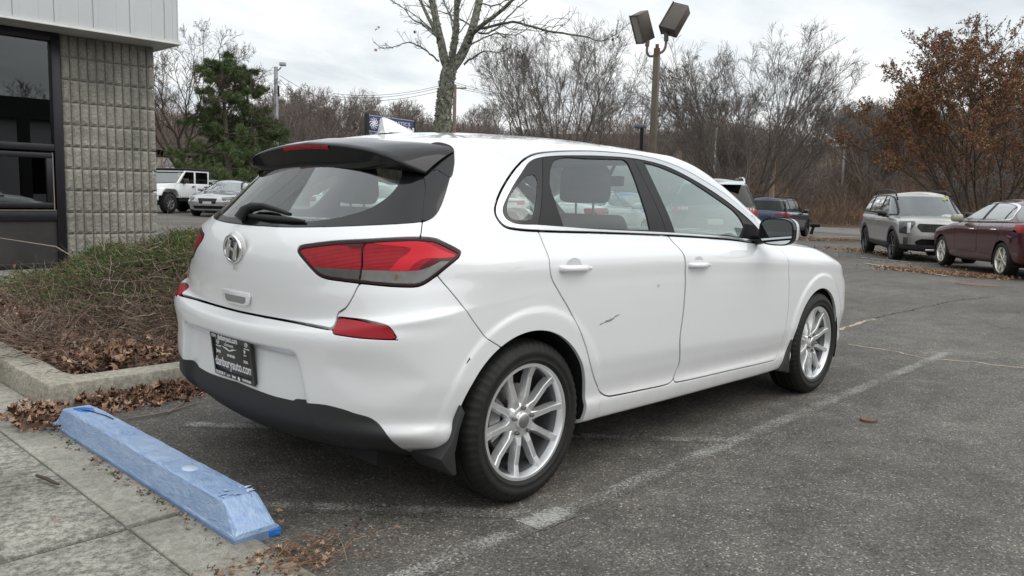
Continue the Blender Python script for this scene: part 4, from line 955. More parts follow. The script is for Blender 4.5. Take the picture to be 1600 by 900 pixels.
def flange(m,t=.012):
    """fold the open edges inwards so that the panel has thickness"""
    E=boundary(m)
    if t<=0 or not len(E): return m
    ids=np.unique(E);mp=np.full(len(m.V),-1);mp[ids]=np.arange(len(ids))
    A=m.V[ids];r=.0022
    # outward in-surface direction at each rim vertex
    ev=m.V[E[:,1]]-m.V[E[:,0]];od=np.cross(ev,m.N[E[:,0]]);od/=np.maximum(1e-9,np.linalg.norm(od,axis=1,keepdims=True))
    O=np.zeros_like(A);np.add.at(O,mp[E[:,0]],od);np.add.at(O,mp[E[:,1]],od);O/=np.maximum(1e-9,np.linalg.norm(O,axis=1,keepdims=True))
    n=m.N[ids];k=len(ids);n0=len(m.V)
    V=[m.V];NN=[m.N]
    # small rounded lip then flat flange
    V.append(A+O*r*.7-n*r*.3);NN.append((n+O)/1.414)
    V.append(A+O*r-n*r);NN.append(O)
    V.append(A+O*r-n*t);NN.append(O)
    a=mp[E[:,0]];b=mp[E[:,1]];F=[m.F]
    rows=[None,n0,n0+k,n0+2*k]
    for i in range(3):
        pa=E[:,0] if i==0 else rows[i]+a;pb=E[:,1] if i==0 else rows[i]+b
        qa=rows[i+1]+a;qb=rows[i+1]+b
        F+= [np.stack([pa,qb,pb],1),np.stack([pa,qa,qb],1)]
    return TM(np.concatenate(V),np.concatenate(F),np.concatenate(NN),np.zeros((n0+3*k,2)))
def offset(m,d): return TM(m.V+m.N*d,m.F,m.N,m.P)
def tmo(name,m,material,parent,fl=0.,off=0.):
    if off: m=offset(m,off)
    if fl: m=flange(m,fl)
    return link(name,fastmesh(name,m.V,m.F,material,normals=m.N),parent)
def both(m): return weld(join([m,m.mirror()]),2e-5)
hero=empty('hatchback',label='white five-door hatchback with silver ten-spoke wheels parked in front of the blue wheel stop',cat='car')
_t=build()
DLO=smooth([(.110,1.045),(-.039,1.056),(-.078,1.071),(-.092,1.107),(-.070,1.149),(-.010,1.207),(.092,1.278),(.190,1.330),(.273,1.354),(.400,1.370),(.541,1.381),(.733,1.390),(1.013,1.390),(1.235,1.372),(1.440,1.328),(1.646,1.257),(1.818,1.185),(1.967,1.103),(2.06,1.035),(2.09,.985),(2.02,.955),(1.910,.954),(1.575,.982),(1.024,1.011),(.499,1.032)],n=6)
DLI=smooth([(.119,1.066),(-.006,1.071),(-.050,1.089),(-.056,1.117),(-.031,1.150),(.038,1.208),(.130,1.271),(.205,1.318),(.280,1.339),(.400,1.353),(.524,1.361),(.711,1.369),(.980,1.371),(1.214,1.350),(1.397,1.306),(1.604,1.235),(1.769,1.163),(1.919,1.084),(2.0,1.025),(2.02,.985),(1.98,.968),(1.883,.971),(1.582,.994),(1.029,1.023),(.503,1.044)],n=6)
side=lambda m:(np.abs(m.V[:,1])>.5)
rear=lambda m:(m.V[:,0]<.12)
# wheel openings
m=_t
def circ(cx,cz,r,n=96): return [(cx+r*math.cos(2*PI*k/n),cz+r*math.sin(2*PI*k/n)) for k in range(n)]
archR=circ(-.012,.318,.362);archF=circ(2.628,.312,.352)
low=lambda m:(np.abs(m.V[:,1])>.62)&(m.V[:,2]<.9)
_,m=split(m,'xz',archR,low);_,m=split(m,'xz',archF,low)
# tail lamp
LAMP=smooth([(-.320,.970),(-.306,.983),(-.258,.991),(-.112,1.007),(.064,1.018),(.203,1.026),(.315,1.029),(.383,1.025),(.437,1.009),(.483,.993),(.512,.981),(.504,.964),(.464,.939),(.405,.904),(.347,.875),(.311,.865),(.244,.863),(.138,.865),(.029,.869),(-.076,.873),(-.151,.877),(-.193,.886),(-.229,.905),(-.276,.934),(-.311,.957)],n=5,corner=(10,))
lamp,m=split(m,'qz',LAMP,rear,gap=.0085)
REFL=smooth([(-.079,.750),(.028,.750),(.090,.748),(.151,.744),(.183,.739),(.206,.723),(.233,.694),(.156,.694),(.042,.695),(-.054,.698),(-.092,.701),(-.096,.712),(-.089,.728)],n=5,corner=(0,6,9))
refl,m=split(m,'qz',REFL,lambda m:rear(m)&(m.V[:,2]<.8),gap=.008)
# rear glass with the black quarter trims
GL=smooth([(-.98,1.038),(-.762,1.040),(-.423,1.044),(-.180,1.053),(.062,1.065),(.231,1.074),(.314,1.080),(.313,1.134),(.315,1.191),(.309,1.216),(.298,1.248),(.300,1.285),(.285,1.34),(.27,1.42),(-.98,1.42)],closed=True,n=4,corner=(0,6,13,14))
rg,m=split(m,'qz',GL,lambda m:(m.V[:,0]<-.1)&(m.V[:,2]>.95)&((m.V[:,2]<1.372)|(np.abs(m.V[:,1])>.50)),gap=.004)
TRIM=smooth([(.298,1.262),(.368,1.262),(.434,1.238),(.412,1.168),(.388,1.119),(.362,1.095),(.3135,1.078),(.3125,1.134),(.3145,1.191),(.3035,1.225)],n=5,corner=(0,2,6))
trim,m=split(m,'qz',TRIM,lambda m:rear(m)&(m.V[:,2]>1.0),gap=.004)
# tailgate
HS=[(.314,1.090),(.313,1.034),(.204,.949),(.028,.867),(-.006,.821),(-.038,.785),(-.061,.772),(-.079,.764),(-.097,.717),(-.104,.713)]
HT=smooth([(-1.0,1.2),(.32,1.2)]+HS+[(-.196,.714),(-.350,.713),(-.608,.709),(-1.0,.706)],n=5,corner=(0,1,2,3,11,15))
gate,m=split(m,'qz',HT,lambda m:rear(m)&(m.V[:,2]>.6)&(m.V[:,2]<1.16),gap=.0105)
# bumper
BP=[(-1.5,0),(-1.5,.93),(-.465,.93),(-.421,.899),(-.389,.847),(-.345,.786),(-.312,.745),(-.247,.672),(-.12,.60),(-.12,0)]
bump,m=split(m,'xz',BP,lambda m:(m.V[:,0]<.3),gap=.0075)
VAL=smooth([(-1.2,.428),(-.796,.430),(-.60,.424),(-.466,.421),(-.335,.424),(-.316,.434),(-.22,.442),(-.131,.447),(-.04,.441),(.025,.431),(.093,.421),(.135,.402),(.184,.362),(.225,.312),(.262,.262),(.30,.18),(.30,.1),(-1.2,.1)],n=5,corner=(0,15,16,17,4,5))
val,bump=split(bump,'qz',VAL,None,gap=.002)
val=val.sub(val.V[val.F].mean(1)[:,1]<5)
# number plate area handled by geometry; window area
win,m=split(m,'xz',DLO,lambda m:side(m)&(m.V[:,2]>.93)&(m.P[:,0]>.45),gap=.011)
chrome_,winI=None,None
f=field(win,'xz',DLI);w1,s=cut(win,f);winI=w1.sub(s<0);chrome_=w1.sub(s>0)
# doors below the windows
RD=smooth([(.07,1.10),(.109,1.043),(.100,.989),(.084,.930),(.088,.880),(.136,.815),(.191,.752),(.232,.700),(.269,.643),(.310,.573),(.345,.50),(.395,.425),(.450,.366),(.500,.338),(.551,.331),(.767,.322),(.96,.316),(1.015,.325),(1.035,.345),(1.058,.405),(1.030,.512),(1.045,.659),(1.052,.769),(1.048,.848),(1.040,.952),(1.030,1.02),(1.03,1.10)],n=5,corner=(0,26))
FD=smooth([(1.036,1.10),(1.036,1.02),(1.046,.952),(1.054,.848),(1.058,.769),(1.051,.659),(1.036,.512),(1.064,.405),(1.041,.345),(1.030,.322),(1.07,.312),(1.606,.296),(2.05,.284),(2.10,.290),(2.145,.345),(2.162,.44),(2.178,.559),(2.172,.69),(2.158,.79),(2.150,.87),(2.135,.925),(2.10,.965),(2.0,1.10)],n=5,corner=(0,22))
dr=lambda m:side(m)&(m.V[:,0]>-.3)&(m.V[:,0]<2.5)
rdoor,m=split(m,'xz',RD,dr,gap=.0098);fdoor,m=split(m,'xz',FD,dr,gap=.0095)
# windscreen and headlamp, bonnet
WS=smooth([(2.14,1.10),(2.16,1.25),(2.17,1.45),(2.22,1.60),(2.45,1.645),(3.1,1.65),(3.1,1.05),(2.45,1.07)],n=5,corner=(5,6))
ws,m=split(m,'uv',WS,lambda m:(m.P[:,0]>2.02)&(m.P[:,1]<2.0),gap=.004)
HL=smooth([(3.02,.80),(3.10,.815),(3.25,.80),(3.42,.765),(3.47,.72),(3.44,.68),(3.30,.685),(3.12,.73)],n=5)
hl,m=split(m,'xz',HL,lambda m:(m.V[:,0]>2.9)&(np.abs(m.V[:,1])>.35),gap=.008)
GR=smooth([(-.3,.62),(.34,.62),(.44,.57),(.38,.47),(.30,.40),(-.3,.40)],n=4,corner=(0,5))
gr,m=split(m,'yz',GR,lambda m:(m.V[:,0]>3.2),gap=.004)
hoodm=lambda m:(m.P[:,1]>=9)
# bonnet: region of the top patch inboard of the fender line
BN=[(2.32,9.02),(2.32,12),(3.5,12),(3.5,9.02)]
hood,m=split(m,'uv',[(1.80,9.045),(1.80,9.9),(2.75,9.9),(2.75,9.045)],hoodm,gap=.009)
rest=m
# ---- link the parts
def lr(name,mm,material,fl=.012,off=0.):
    a=tmo(name,mm,material,hero,fl,off);b=tmo(name,mm.mirror(),material,hero,fl,off);return a,b
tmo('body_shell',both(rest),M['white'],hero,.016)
tmo('tailgate',both(gate),M['white'],hero,.014)
tmo('rear_bumper',both(bump),M['white'],hero,.014)
tmo('bumper_valance',both(val),M['plastic'],hero,.014,off=.002)
tmo('bonnet',both(hood),M['white'],hero,.012)
tmo('windscreen',both(ws),M['glass'],hero,0)
tmo('grille',both(gr),M['gloss_black'],hero,.01,off=-.012)
DOORS={}
DOORS['r']=lr('rear_door',rdoor,M['white']);DOORS['f']=lr('front_door',fdoor,M['white'])
lr('headlight',hl,M['smoke_lens'],.01)
lr('quarter_trim',trim,M['gloss_black'],.012,off=.004)
lr('window_trim',chrome_,M['satin_chrome'],.008,off=.004)
lr('rear_reflector',refl,M['red_lens'],.01,off=-.002)
# inner skin: dark, 16 mm inboard of everything but the glass
inner=join([rest,gate,bump,val,rdoor,fdoor,lamp,refl,trim,chrome_,hood])
tmo('inner_skin',both(offset(inner,-.0165)),M['dark'],hero)
# side glass and its black pillars
def pane(poly,grow=0.): return smooth(poly,n=5,corner=tuple(range(len(poly))))
GRp=[(.378,1.336),(.623,1.354),(.885,1.363),(.912,1.352),(.915,1.28),(.905,1.194),(.893,1.036),(.504,1.048),(.272,1.058),(.268,1.10),(.268,1.16),(.278,1.235)]
GFp=[(1.050,1.358),(1.12,1.350),(1.208,1.336),(1.408,1.286),(1.601,1.210),(1.749,1.145),(1.795,1.118),(1.832,1.075),(1.842,1.02),(1.838,.984),(1.449,1.006),(1.100,1.022),(1.073,1.173)]
GQp=[(-.029,1.117),(.004,1.168),(.082,1.222),(.150,1.258),(.205,1.266),(.212,1.240),(.165,1.171),(.112,1.103),(.085,1.088),(.033,1.086),(-.018,1.092)]
g1,wf=split(winI,'xz',smooth(GRp,n=4,corner=(2,3,6,8)));g2,wf=split(wf,'xz',smooth(GFp,n=4,corner=(0,9,11)));g3,wf=split(wf,'xz',smooth(GQp,n=4,corner=(5,)))
# the black frame splits at the door gap (B) and at the rear door's edge (C)
BL=[(1.000,1.5),(.965,1.40),(.985,1.28),(1.005,1.15),(1.030,1.00),(1.030,.8),(3,.8),(3,1.5)]
frF,wf=split(wf,'xz',BL,None,gap=.006)
CL=[(.335,1.5),(.300,1.34),(.240,1.24),(.175,1.14),(.118,1.06),(.118,.9),(-1,.9),(-1,1.5)]
frC,frR=split(wf,'xz',CL,None,gap=.005)
for i in (0,1):
    mr=(lambda a:a) if i==0 else (lambda a:a.mirror())
    fr_=tmo('window_frame',mr(frR),M['satin_black'],DOORS['r'][i],.008)
    tmo('window',mr(g1),M['glass'],DOORS['r'][i],0,off=-.005)
    tmo('window_frame',mr(frF),M['satin_black'],DOORS['f'][i],.008)
    tmo('window',mr(g2),M['glass'],DOORS['f'][i],0,off=-.005)
    q=tmo('quarter_window',mr(frC),M['gloss_black'],hero,.008);tmo('pane',mr(g3),M['glass'],q,0,off=-.003)
# rear glass: black border and clear middle
CLR=smooth([(-1.0,1.064),(-.759,1.065),(-.50,1.065),(-.348,1.065),(-.215,1.074),(-.092,1.091),(.024,1.117),(.111,1.155),(.163,1.197),(.185,1.239),(.180,1.275),(.17,1.33),(.15,1.40),(-1.0,1.40)],n=5,corner=(0,12,13))
clr,frit=split(rg,'qz',CLR)
rw=tmo('rear_window',both(frit),M['gloss_black'],hero,.008)
tmo('pane',both(clr),M['glass_rear'],rw,0,off=-.001)
# ---- tail lamps
def ribs(name,col,rough,metal,sc_,coat=.3):
    m=mat(name,col,rough+.08,metal,0,spec=.3);t=m.node_tree;b=t.nodes['Principled BSDF'];co=t.nodes.new('ShaderNodeTexCoord');wv=t.nodes.new('ShaderNodeTexWave');wv.bands_direction='Z';wv.inputs['Scale'].default_value=sc_;t.links.new(co.outputs['Object'],wv.inputs['Vector'])
    r=t.nodes.new('ShaderNodeValToRGB');r.color_ramp.elements[0].color=(*[c*.62 for c in col],1);r.color_ramp.elements[1].color=(*[min(1,c*1.45) for c in col],1);nz=t.nodes.new('ShaderNodeTexNoise');nz.inputs['Scale'].default_value=26;t.links.new(co.outputs['Object'],nz.inputs['Vector']);mm=t.nodes.new('ShaderNodeMath');mm.operation='MULTIPLY';t.links.new(wv.outputs['Fac'],mm.inputs[0]);t.links.new(nz.outputs['Fac'],mm.inputs[1]);t.links.new(mm.outputs[0],r.inputs[0]);r.color_ramp.elements[1].position=.55;t.links.new(r.outputs[0],b.inputs['Base Color'])
    bu=t.nodes.new('ShaderNodeBump');bu.inputs['Strength'].default_value=.35;bu.inputs['Distance'].default_value=.002;t.links.new(wv.outputs['Fac'],bu.inputs['Height']);t.links.new(bu.outputs[0],b.inputs['Normal']);return m
M['red_lens']=ribs('red_lens_ribbed',(.29,.003,.011),.2,0,70);M['clear_lens']=ribs('clear_lens_ribbed',(.19,.19,.185),.25,.3,110);M['smoke_lens']=ribs('smoke_lens_ribbed',(.085,.082,.08),.2,.2,110);M['amber']=mat('amber_dim',(.20,.085,.035),.4)
def lamp_side(i):
    mr=(lambda a:a) if i==0 else (lambda a:a.mirror())
    f=field(lamp,'qz',LAMP)
    l1,s=cut(lamp,f+.010);inn=l1.sub(s<0);rim=l1.sub(s>0)
    root=tmo('tail_light',mr(rim),M['red_dark'],hero,.02)
    SP=[(.068,1.1),(.064,1.025),(.030,.990),(.034,.95),(.036,.933),(.020,.86),(.015,.8),(-1,.8),(-1,1.1)]
    a,b=split(inn,'qz',SP,None,gap=.008)
    div=field(inn,'qz',SP);d1,s=cut(inn,np.abs(div)-.0045);tmo('lamp_divider',mr(d1.sub(s<0)),M['red_dark'],root,0,off=-.001)
    ZR=[(-2,.914),(-.26,.9145),(.05,.9155),(.30,.9165),(.36,.930),(.42,.952),(.60,.952),(.60,.7),(-2,.7)]
    ca,ra=split(a,'qz',ZR,None);cb,rb=split(b,'qz',ZR,None)
    # the inboard lamp has a darker top strip
    TS=[(-.2,1.1),(-.2,1.02),(-.05,.994),(-.02,.987),(.08,.990),(.08,1.1)]
    t,ra=split(ra,'qz',TS,None);tmo('lens_top',mr(t),M['red_deep'],root,0,off=-.002)
    GD=smooth([(.10,.919),(.17,.919),(.215,.955),(.255,.975),(.275,.992),(.10,1.004),(.08,1.012),(.25,1.017),(.33,1.014),(.44,.982),(.49,.968),(.43,.962),(.33,.957),(.285,.937),(.265,.919),(.20,.916)],n=4)
    gd,rb=split(rb,'qz',GD,None);tmo('light_guide',mr(gd),M['red_bright'],root,0,off=-.002)
    OU=[(.315,.905),(.315,.930),(.37,.957),(.43,.965),(.60,.965),(.6,.905)]
    ou,rb=split(rb,'qz',OU,None);tmo('lens_outer',mr(ou),M['red_deep'],root,0,off=-.002)
    for q in (ra,rb): tmo('red_lens',mr(q),M['red_lens'],root,0,off=-.003)
    AM=[(.196,.882),(.196,.904),(.220,.904),(.220,.882)]
    am,cb=split(cb,'qz',AM,None);tmo('amber_bulb',mr(am),M['amber'],root,0,off=-.003)
    tmo('clear_lens',mr(ca),M['smoke_lens'],root,0,off=-.003);tmo('clear_lens',mr(cb),M['clear_lens'],root,0,off=-.003)
lamp_side(0);lamp_side(1)
# ---- spoiler: a swept section across the roof's rear edge
def spoiler():
    ny=81;ys=np.linspace(-.60,.60,ny);a=np.abs(ys)
    yk=[0,.2,.36,.45,.52,.565,.60]
    te=pchip(yk,[[-.405,1.378],[-.405,1.368],[-.402,1.350],[-.396,1.333],[-.378,1.310],[-.345,1.288],[-.285,1.262]],a)
    lipz=pchip(yk,[.100,.099,.086,.066,.048,.030,.016],a)
    # roof line it grows out of
    fx=pchip(yk,[-.245,-.245,-.25,-.232,-.185,-.152,-.148],a);fz=pchip(yk,[1.4005,1.396,1.3795,1.373,1.367,1.358,1.338],a)
    sec=[]
    for i in range(ny):
        t=te[i];z0=fz[i]+.003;x0=fx[i];L=x0-t[0]
        z1=t[1]
        top=[(x0-L*s,z0+(z1-z0)*(s**1.15)+.004*math.sin(PI*s)) for s in np.linspace(0,1,12)]
        e=lipz[i]
        o_=.026*max(0.,1-(a[i]/.5)**2);edge=[(t[0]-.005-o_*.3,z1-.006),(t[0]-.004-o_*.4,z1-.016),(t[0]+.006-o_*.8,z1-e*.6),(t[0]+.012-o_,z1-e*.95),(t[0]+.022-o_,z1-e)]
        und=[(t[0]+.06,z1-e+.004),(t[0]+.13,z1-e+.03 if e>.03 else z1-e-.01)]
        sec.append([(x,ys[i],z) for x,z in top+edge+und])
    V=np.array(sec);k=V.shape[1];F=grid_to_tris(ny,k)
    return TM(V.reshape(-1,3),F)
sp=spoiler();sp.N=vnormals(sp.V,sp.F)
if sp.N[np.argmax(sp.V[:,2])][2]<0: sp=TM(sp.V,sp.F[:,::-1])
spo=tmo('spoiler',sp,M['gloss_black'],hero,0)
# quarter wing of the spoiler above the trim
WG=smooth([(.285,1.262),(.31,1.262),(.368,1.266),(.436,1.240),(.450,1.288),(.446,1.332),(.44,1.352),(.41,1.366),(.34,1.372),(.28,1.34)],n=5)
wg,_=split(rest,'qz',WG,lambda m:rear(m)&(m.V[:,2]>1.15)&(m.V[:,0]>-.33));
for mm in (wg,wg.mirror()): tmo('spoiler_end',mm,M['gloss_black'],spo,.006,off=.004)
b=MB();P=[(-.416+.004,y,1.3505-.085*abs(y)**2) for y in np.linspace(-.17,.17,15)]
for i in range(14):
    pass
V=[];F=[]
for i,y in enumerate(np.linspace(-.165,.165,21)):
    e=1-max(0,(abs(y)-.15)/.03);x=-.4185;z=1.366-.12*y*y
    V+=[(x-.004,y,z-.003),(x-.005,y,z-.010),(x+.0035,y,z-.026),(x+.02,y,z-.026),(x+.02,y,z-.003)]
for i in range(20):
    for k in range(4): F.append((i*5+k,(i+1)*5+k,(i+1)*5+k+1,i*5+k+1))
b.add(V,F);b.obj('brake_light',M['red_lens'],hero,smooth=True)
# ---- antenna fin
b=MB();sec=[]
for s,(x,wd,h) in enumerate([(.150,.010,.003),(.125,.024,.014),(.095,.032,.027),(.055,.037,.042),(.020,.039,.056),(-.010,.038,.066),(-.030,.034,.069),(-.040,.030,.066),(-.036,.032,.046),(-.030,.038,.022),(-.042,.044,.0)]):
    z0=1.4405+.035*(x)*1.2
    sec.append([(x,-wd,z0),(x,-wd*.74,z0+h*.25),(x,-wd*.42,z0+h*.62),(x,-wd*.27,z0+h*.96),(x,0,z0+h),(x,wd*.27,z0+h*.96),(x,wd*.42,z0+h*.62),(x,wd*.74,z0+h*.25),(x,wd,z0)])
V=np.array(sec).reshape(-1,3);F=[(i*9+k,(i+1)*9+k,(i+1)*9+k+1,i*9+k+1) for i in range(len(sec)-1) for k in range(8)]
b.add(V,F);fin=b.obj('antenna_fin',M['white'],hero,smooth=True)
b=MB();b.prism([(.155,-.008),(.12,-.026),(.05,-.038),(-.02,-.046),(-.028,-.03),(-.028,.03),(-.02,.046),(.05,.038),(.12,.026),(.155,.008)],0,.006,'z')
_R=Matrix.Rotation(-.055,3,'Y');b.V=[v@np.array(_R).T+np.array([0,0,1.4375]) for v in b.V];b.obj('base_gasket',M['seal'],fin)
# ---- door handles
def handle(x,z,par,sy):
    y0=-.893
    b=MB();sec=[]
    for t in np.linspace(0,1,15):
        xx=x+.20*t;prot=.034*math.sin(PI*min(1,max(0,(t*1.12-.0))))**.45 if 0<t<.9 else .004
        h=.016 if t<.85 else .016-.007*(t-.85)/.15
        if t<.05:h=.012
        zz=z-.006*t
        yy=y0-.004-prot*(.9)
        sec.append([(xx,yy+.012,zz+h*.9),(xx,yy,zz+h*.55),(xx,yy-.003,zz),(xx,yy,zz-h*.55),(xx,yy+.012,zz-h*.9)])
    V=np.array(sec).reshape(-1,3)*np.array([1,sy,1]);F=[(i*5+k,(i+1)*5+k,(i+1)*5+(k+1)%5,i*5+(k+1)%5) for i in range(14) for k in range(5)]+[(0,1,2,3,4),(70,71,72,73,74)]
    b.add(V,F);b.obj('handle',M['white'],par,smooth=True)
    # dished recess behind the grip
    b=MB();n=24
    V=[(x+.093,(y0-.0012)*sy,z-.002)]+[(x+.093+.050*math.cos(2*PI*k/n),(y0-.0014)*sy,z+.002+.038*math.sin(2*PI*k/n)) for k in range(n)]
    b.add(V,[(0,1+k,1+(k+1)%n) for k in range(n)]);b.obj('handle_recess',M['recess'],par)
M['recess']=mat('recess_white',(.66,.67,.68),.4,0,.6)
handle(.135,.903,DOORS['r'][0],1);handle(.135,.903,DOORS['r'][1],-1);handle(1.075,.874,DOORS['f'][0],1);handle(1.075,.874,DOORS['f'][1],-1)
# ---- door mirrors
def mirror_(sy):
    prof=[]
    cx,cy,cz=1.81,-.968,1.024
    # shell: rounded box bulging forward; open face towards the rear (-x)
    b=MB();rings=[]
    for d,s in [(0,1.0),(.03,1.02),(.07,.97),(.10,.84),(.125,.58),(.135,.25)]:
        ring_=[]
        for k in range(32):
            q=2*PI*k/32;c,sn=math.cos(q),math.sin(q)
            e=2/3.2;yy=math.copysign(abs(c)**e,c)*.112*s;zz=math.copysign(abs(sn)**e,sn)*.072*s
            zz+= .010*(yy/.105)*0
            ring_.append((cx+d+.25*abs(yy)*0-.03*(-yy/.105),(cy+yy),cz+zz+.006*d/.13))
        rings.append(ring_)
    V=np.array(rings).reshape(-1,3)*np.array([1,sy,1]);n=32
    F=[(i*n+k,(i+1)*n+k,(i+1)*n+(k+1)%n,i*n+(k+1)%n) for i in range(5) for k in range(n)]+[tuple(range(5*n,6*n))]
    b.add(V,F);root=b.obj('door_mirror',M['gloss_black'],hero,smooth=True)
    # white cap on the top and outside
    b=MB();R=[[ (x+.002,cy+(y-cy)*1.012,cz+(z-cz)*1.03) for x,y,z in r] for r in rings]
    V=np.array(R).reshape(-1,3)*np.array([1,sy,1]);F=[]
    for i in range(1,5):
        for k in range(n):
            if 1<=k<=15 or k in(16,17): F.append((i*n+k,(i+1)*n+k,(i+1)*n+(k+1)%n,i*n+(k+1)%n))
    b.add(V,F);b.obj('cap',M['white'],root,smooth=True)
    b=MB();G=[(x-.001,cy+(y-cy)*.93,cz+(z-cz)*.90) for x,y,z in rings[0]]
    b.add(np.array(G)*np.array([1,sy,1]),[tuple(range(n))]);b.obj('mirror_glass',M['mirror'],root)
    b=MB();Gi=[(x-.0005,cy+(y-cy)*.999,cz+(z-cz)*.999) for x,y,z in rings[0]]
    b.add(np.array(Gi+G)*np.array([1,sy,1]),[(k,(k+1)%n,n+(k+1)%n,n+k) for k in range(n)]);b.obj('surround',M['satin_black'],root)
    # foot
    b=MB();P=[(1.90,-.80,.972),(1.89,-.84,.972),(1.875,-.88,.985)];b.tube([(x,y*sy,z) for x,y,z in P],[.030,.026,.024],10);b.obj('mirror_foot',M['gloss_black'],root,smooth=True)
    b=MB();b.prism([(1.74,.972),(2.0,.968),(1.90,1.05),(1.80,1.06)],-.803*sy,-.79*sy,'y');b.obj('sail_panel',M['satin_black'],root)
mirror_(1);mirror_(-1)
# ---- wheels
M['barrel']=mat('rim_barrel',(.13,.13,.135),.4,.7)
def wheel(name='wheel',R=.3175,rr=.226,W=.205,spokes=10,mrim=None,mspoke=None,kind='hero',parent=None,loc=(0,0,0),sy=1,hi=True):
    """outer face towards -y*sy"""
    mrim=mrim or M['alloy'];root=empty(name,loc);root.parent=parent
    s=-sy;h=W/2
    n=180 if hi else 48
    pr=[(rr-.004,h*.80),(rr+.004,h*.90),(rr+.012,h*.965),(rr+.016,h*.985),(rr+.018,h*.972),(rr+.034,h*1.0),(rr+.036,h*1.012),(rr+.050,h*1.016),(rr+.052,h*1.004),(R-.035,h*.985),(R-.018,h*.90),(R-.008,h*.80),(R-.003,h*.66)]
    gro=[(R-.001,h*.54),(R-.001,h*.50),(R-.009,h*.49),(R-.009,h*.44),(R,h*.43),(R,h*.13),(R-.009,h*.12),(R-.009,h*.06),(R,h*.05)]
    half=pr+(gro if hi else [(R,h*.4),(R,.01)]);full=half+[(r,-q) for r,q in half[::-1]]
    b=MB();m_=len(full);V=[];F=[]
    for k in range(n):
        q=2*PI*k/n
        for j,(r,y) in enumerate(full):
            if hi and 9<=min(j,m_-1-j)<=12 and k%3==0: r-=.0055
            V.append((r*math.cos(q),y*s,r*math.sin(q)))
    F=[(k*m_+i,((k+1)%n)*m_+i,((k+1)%n)*m_+i+1,k*m_+i+1) for k in range(n) for i in range(m_-1)]
    b.add(V,F);b.obj('tyre',M['rubber'],root,smooth=True)
    # rim barrel and lip
    b=MB();b.lathe([(rr-.002,h*.80*s),(rr+.003,h*.86*s),(rr+.001,h*.90*s),(rr-.010,h*.90*s),(rr-.014,h*.84*s),(rr-.018,h*.60*s),(rr-.030,h*.3*s),(rr-.038,-h*.5*s),(rr-.012,-h*.8*s)],72 if hi else 32,'y')
    b.obj('rim',mrim,root,smooth=True)
    if hi:
        b=MB();b.lathe([(rr-.0195,h*.60*s),(rr-.032,h*.3*s),(rr-.040,-h*.5*s),(rr-.045,-h*.55*s)],72,'y');b.obj('barrel',M['barrel'],root,smooth=True)
    b=MB()
    for k in range(spokes):
        q=2*PI*k/spokes+(.12 if kind=='hero' else 0)
        c,sn=math.cos(q),math.sin(q)
        def pt(r,t,y): return (r*c-t*sn,y*s,r*sn+t*c)
        f0,f1=(h*.70,h*.82)
        if kind=='hero':
            secs=[(.034,.0150,f0-.014),(.066,.0170,f0-.010),(.095,.0115,f0-.002),(rr-.055,.0113,f1-.012),(rr-.012,.0130,f1+.001)]
        elif kind=='wide': secs=[(.035,.03,f0),(.09,.022,f0),(rr-.012,.040,f1)]
        else: secs=[(.035,.02,f0),(.09,.016,f0),(rr-.012,.022,f1)]
        V=[];
        for r,t,y in secs:
            d=.032
            V+=[pt(r,-t-.006,y-d),pt(r,-t,y-.004),pt(r,-t*.80,y),pt(r,t*.80,y),pt(r,t,y-.004),pt(r,t+.006,y-d)]
        m_=len(secs);F=[(i*6+k2,(i+1)*6+k2,(i+1)*6+(k2+1)%6,i*6+(k2+1)%6) for i in range(m_-1) for k2 in range(6)]+[tuple(range(6)),tuple(range((m_-1)*6,m_*6))]
        if hi:
            bb=MB();bb.add(V,F);bb.obj('spoke',mspoke or mrim,root)
        else: b.add(V,F)
    if not hi: b.obj('spokes',mspoke or mrim,root)
    b=MB();b.lathe([(.076,h*.36*s),(.068,h*.56*s),(.050,h*.62*s),(.034,h*.60*s),(.0335,h*.70*s),(.031,h*.725*s),(0,h*.73*s)],40,'y');b.obj('hub',mrim,root,smooth=True)
    if hi:
        b=MB();b.lathe([(.0275,h*.728*s),(.026,h*.742*s),(.0,h*.746*s)],32,'y');b.obj('centre_cap',M['alloy_dark'],root,smooth=True)
        for k in range(5):
            q=2*PI*k/5+.30;b=MB();b.lathe([(.0085,0),(.0085,.012*s),(.006,.014*s),(0,.014*s)],6,'y',o=(.052*math.cos(q),h*.62*s,.052*math.sin(q)));b.obj('wheel_nut',M['steel'],root)
        b=MB();b.lathe([(.06,h*.1*s),(.138,h*.1*s),(.140,h*.1*s-.008*s),(.140,-.012*s),(.07,-.02*s)],48,'y');b.obj('brake_disc',M['steel'],root,smooth=True)
        b=MB();b.lathe([(.095,h*.34*s),(.15,h*.34*s),(.158,h*.2*s),(.15,-h*.2*s),(.095,-h*.2*s)],10,'y',a0=2.4,a1=3.6);b.obj('brake_caliper',M['alloy_dark'],root,smooth=True)
    b=MB();b.lathe([(0,-h*.35*s),(rr-.03,-h*.35*s)],32,'y');b.obj('back_plate',M['dark'],root)
    return root
wr=wheel(parent=hero,loc=(0,-.7825,.3175))
for loc,a,sy in (((2.65,-.7825,.3175),.45,1),((0,.7825,.3175),.2,-1),((2.65,.7825,.3175),.9,-1)):
    w2=wheel(parent=hero,loc=loc,sy=sy);w2.rotation_euler=(0,a,0)
# ---- wheel wells
for (cx,cz,r) in ((-.012,.318,.368),(2.628,.312,.358)):
    for sy in (1,-1):
        b=MB();pr=[(r,-.872*sy),(r+.004,-.80*sy),(r+.004,-.52*sy),(0.02,-.52*sy)]
        b.lathe(pr,40,'y',o=(cx,0,cz),a0=-.35,a1=PI+.35);b.obj('wheel_liner',M['dark'],hero,smooth=True)
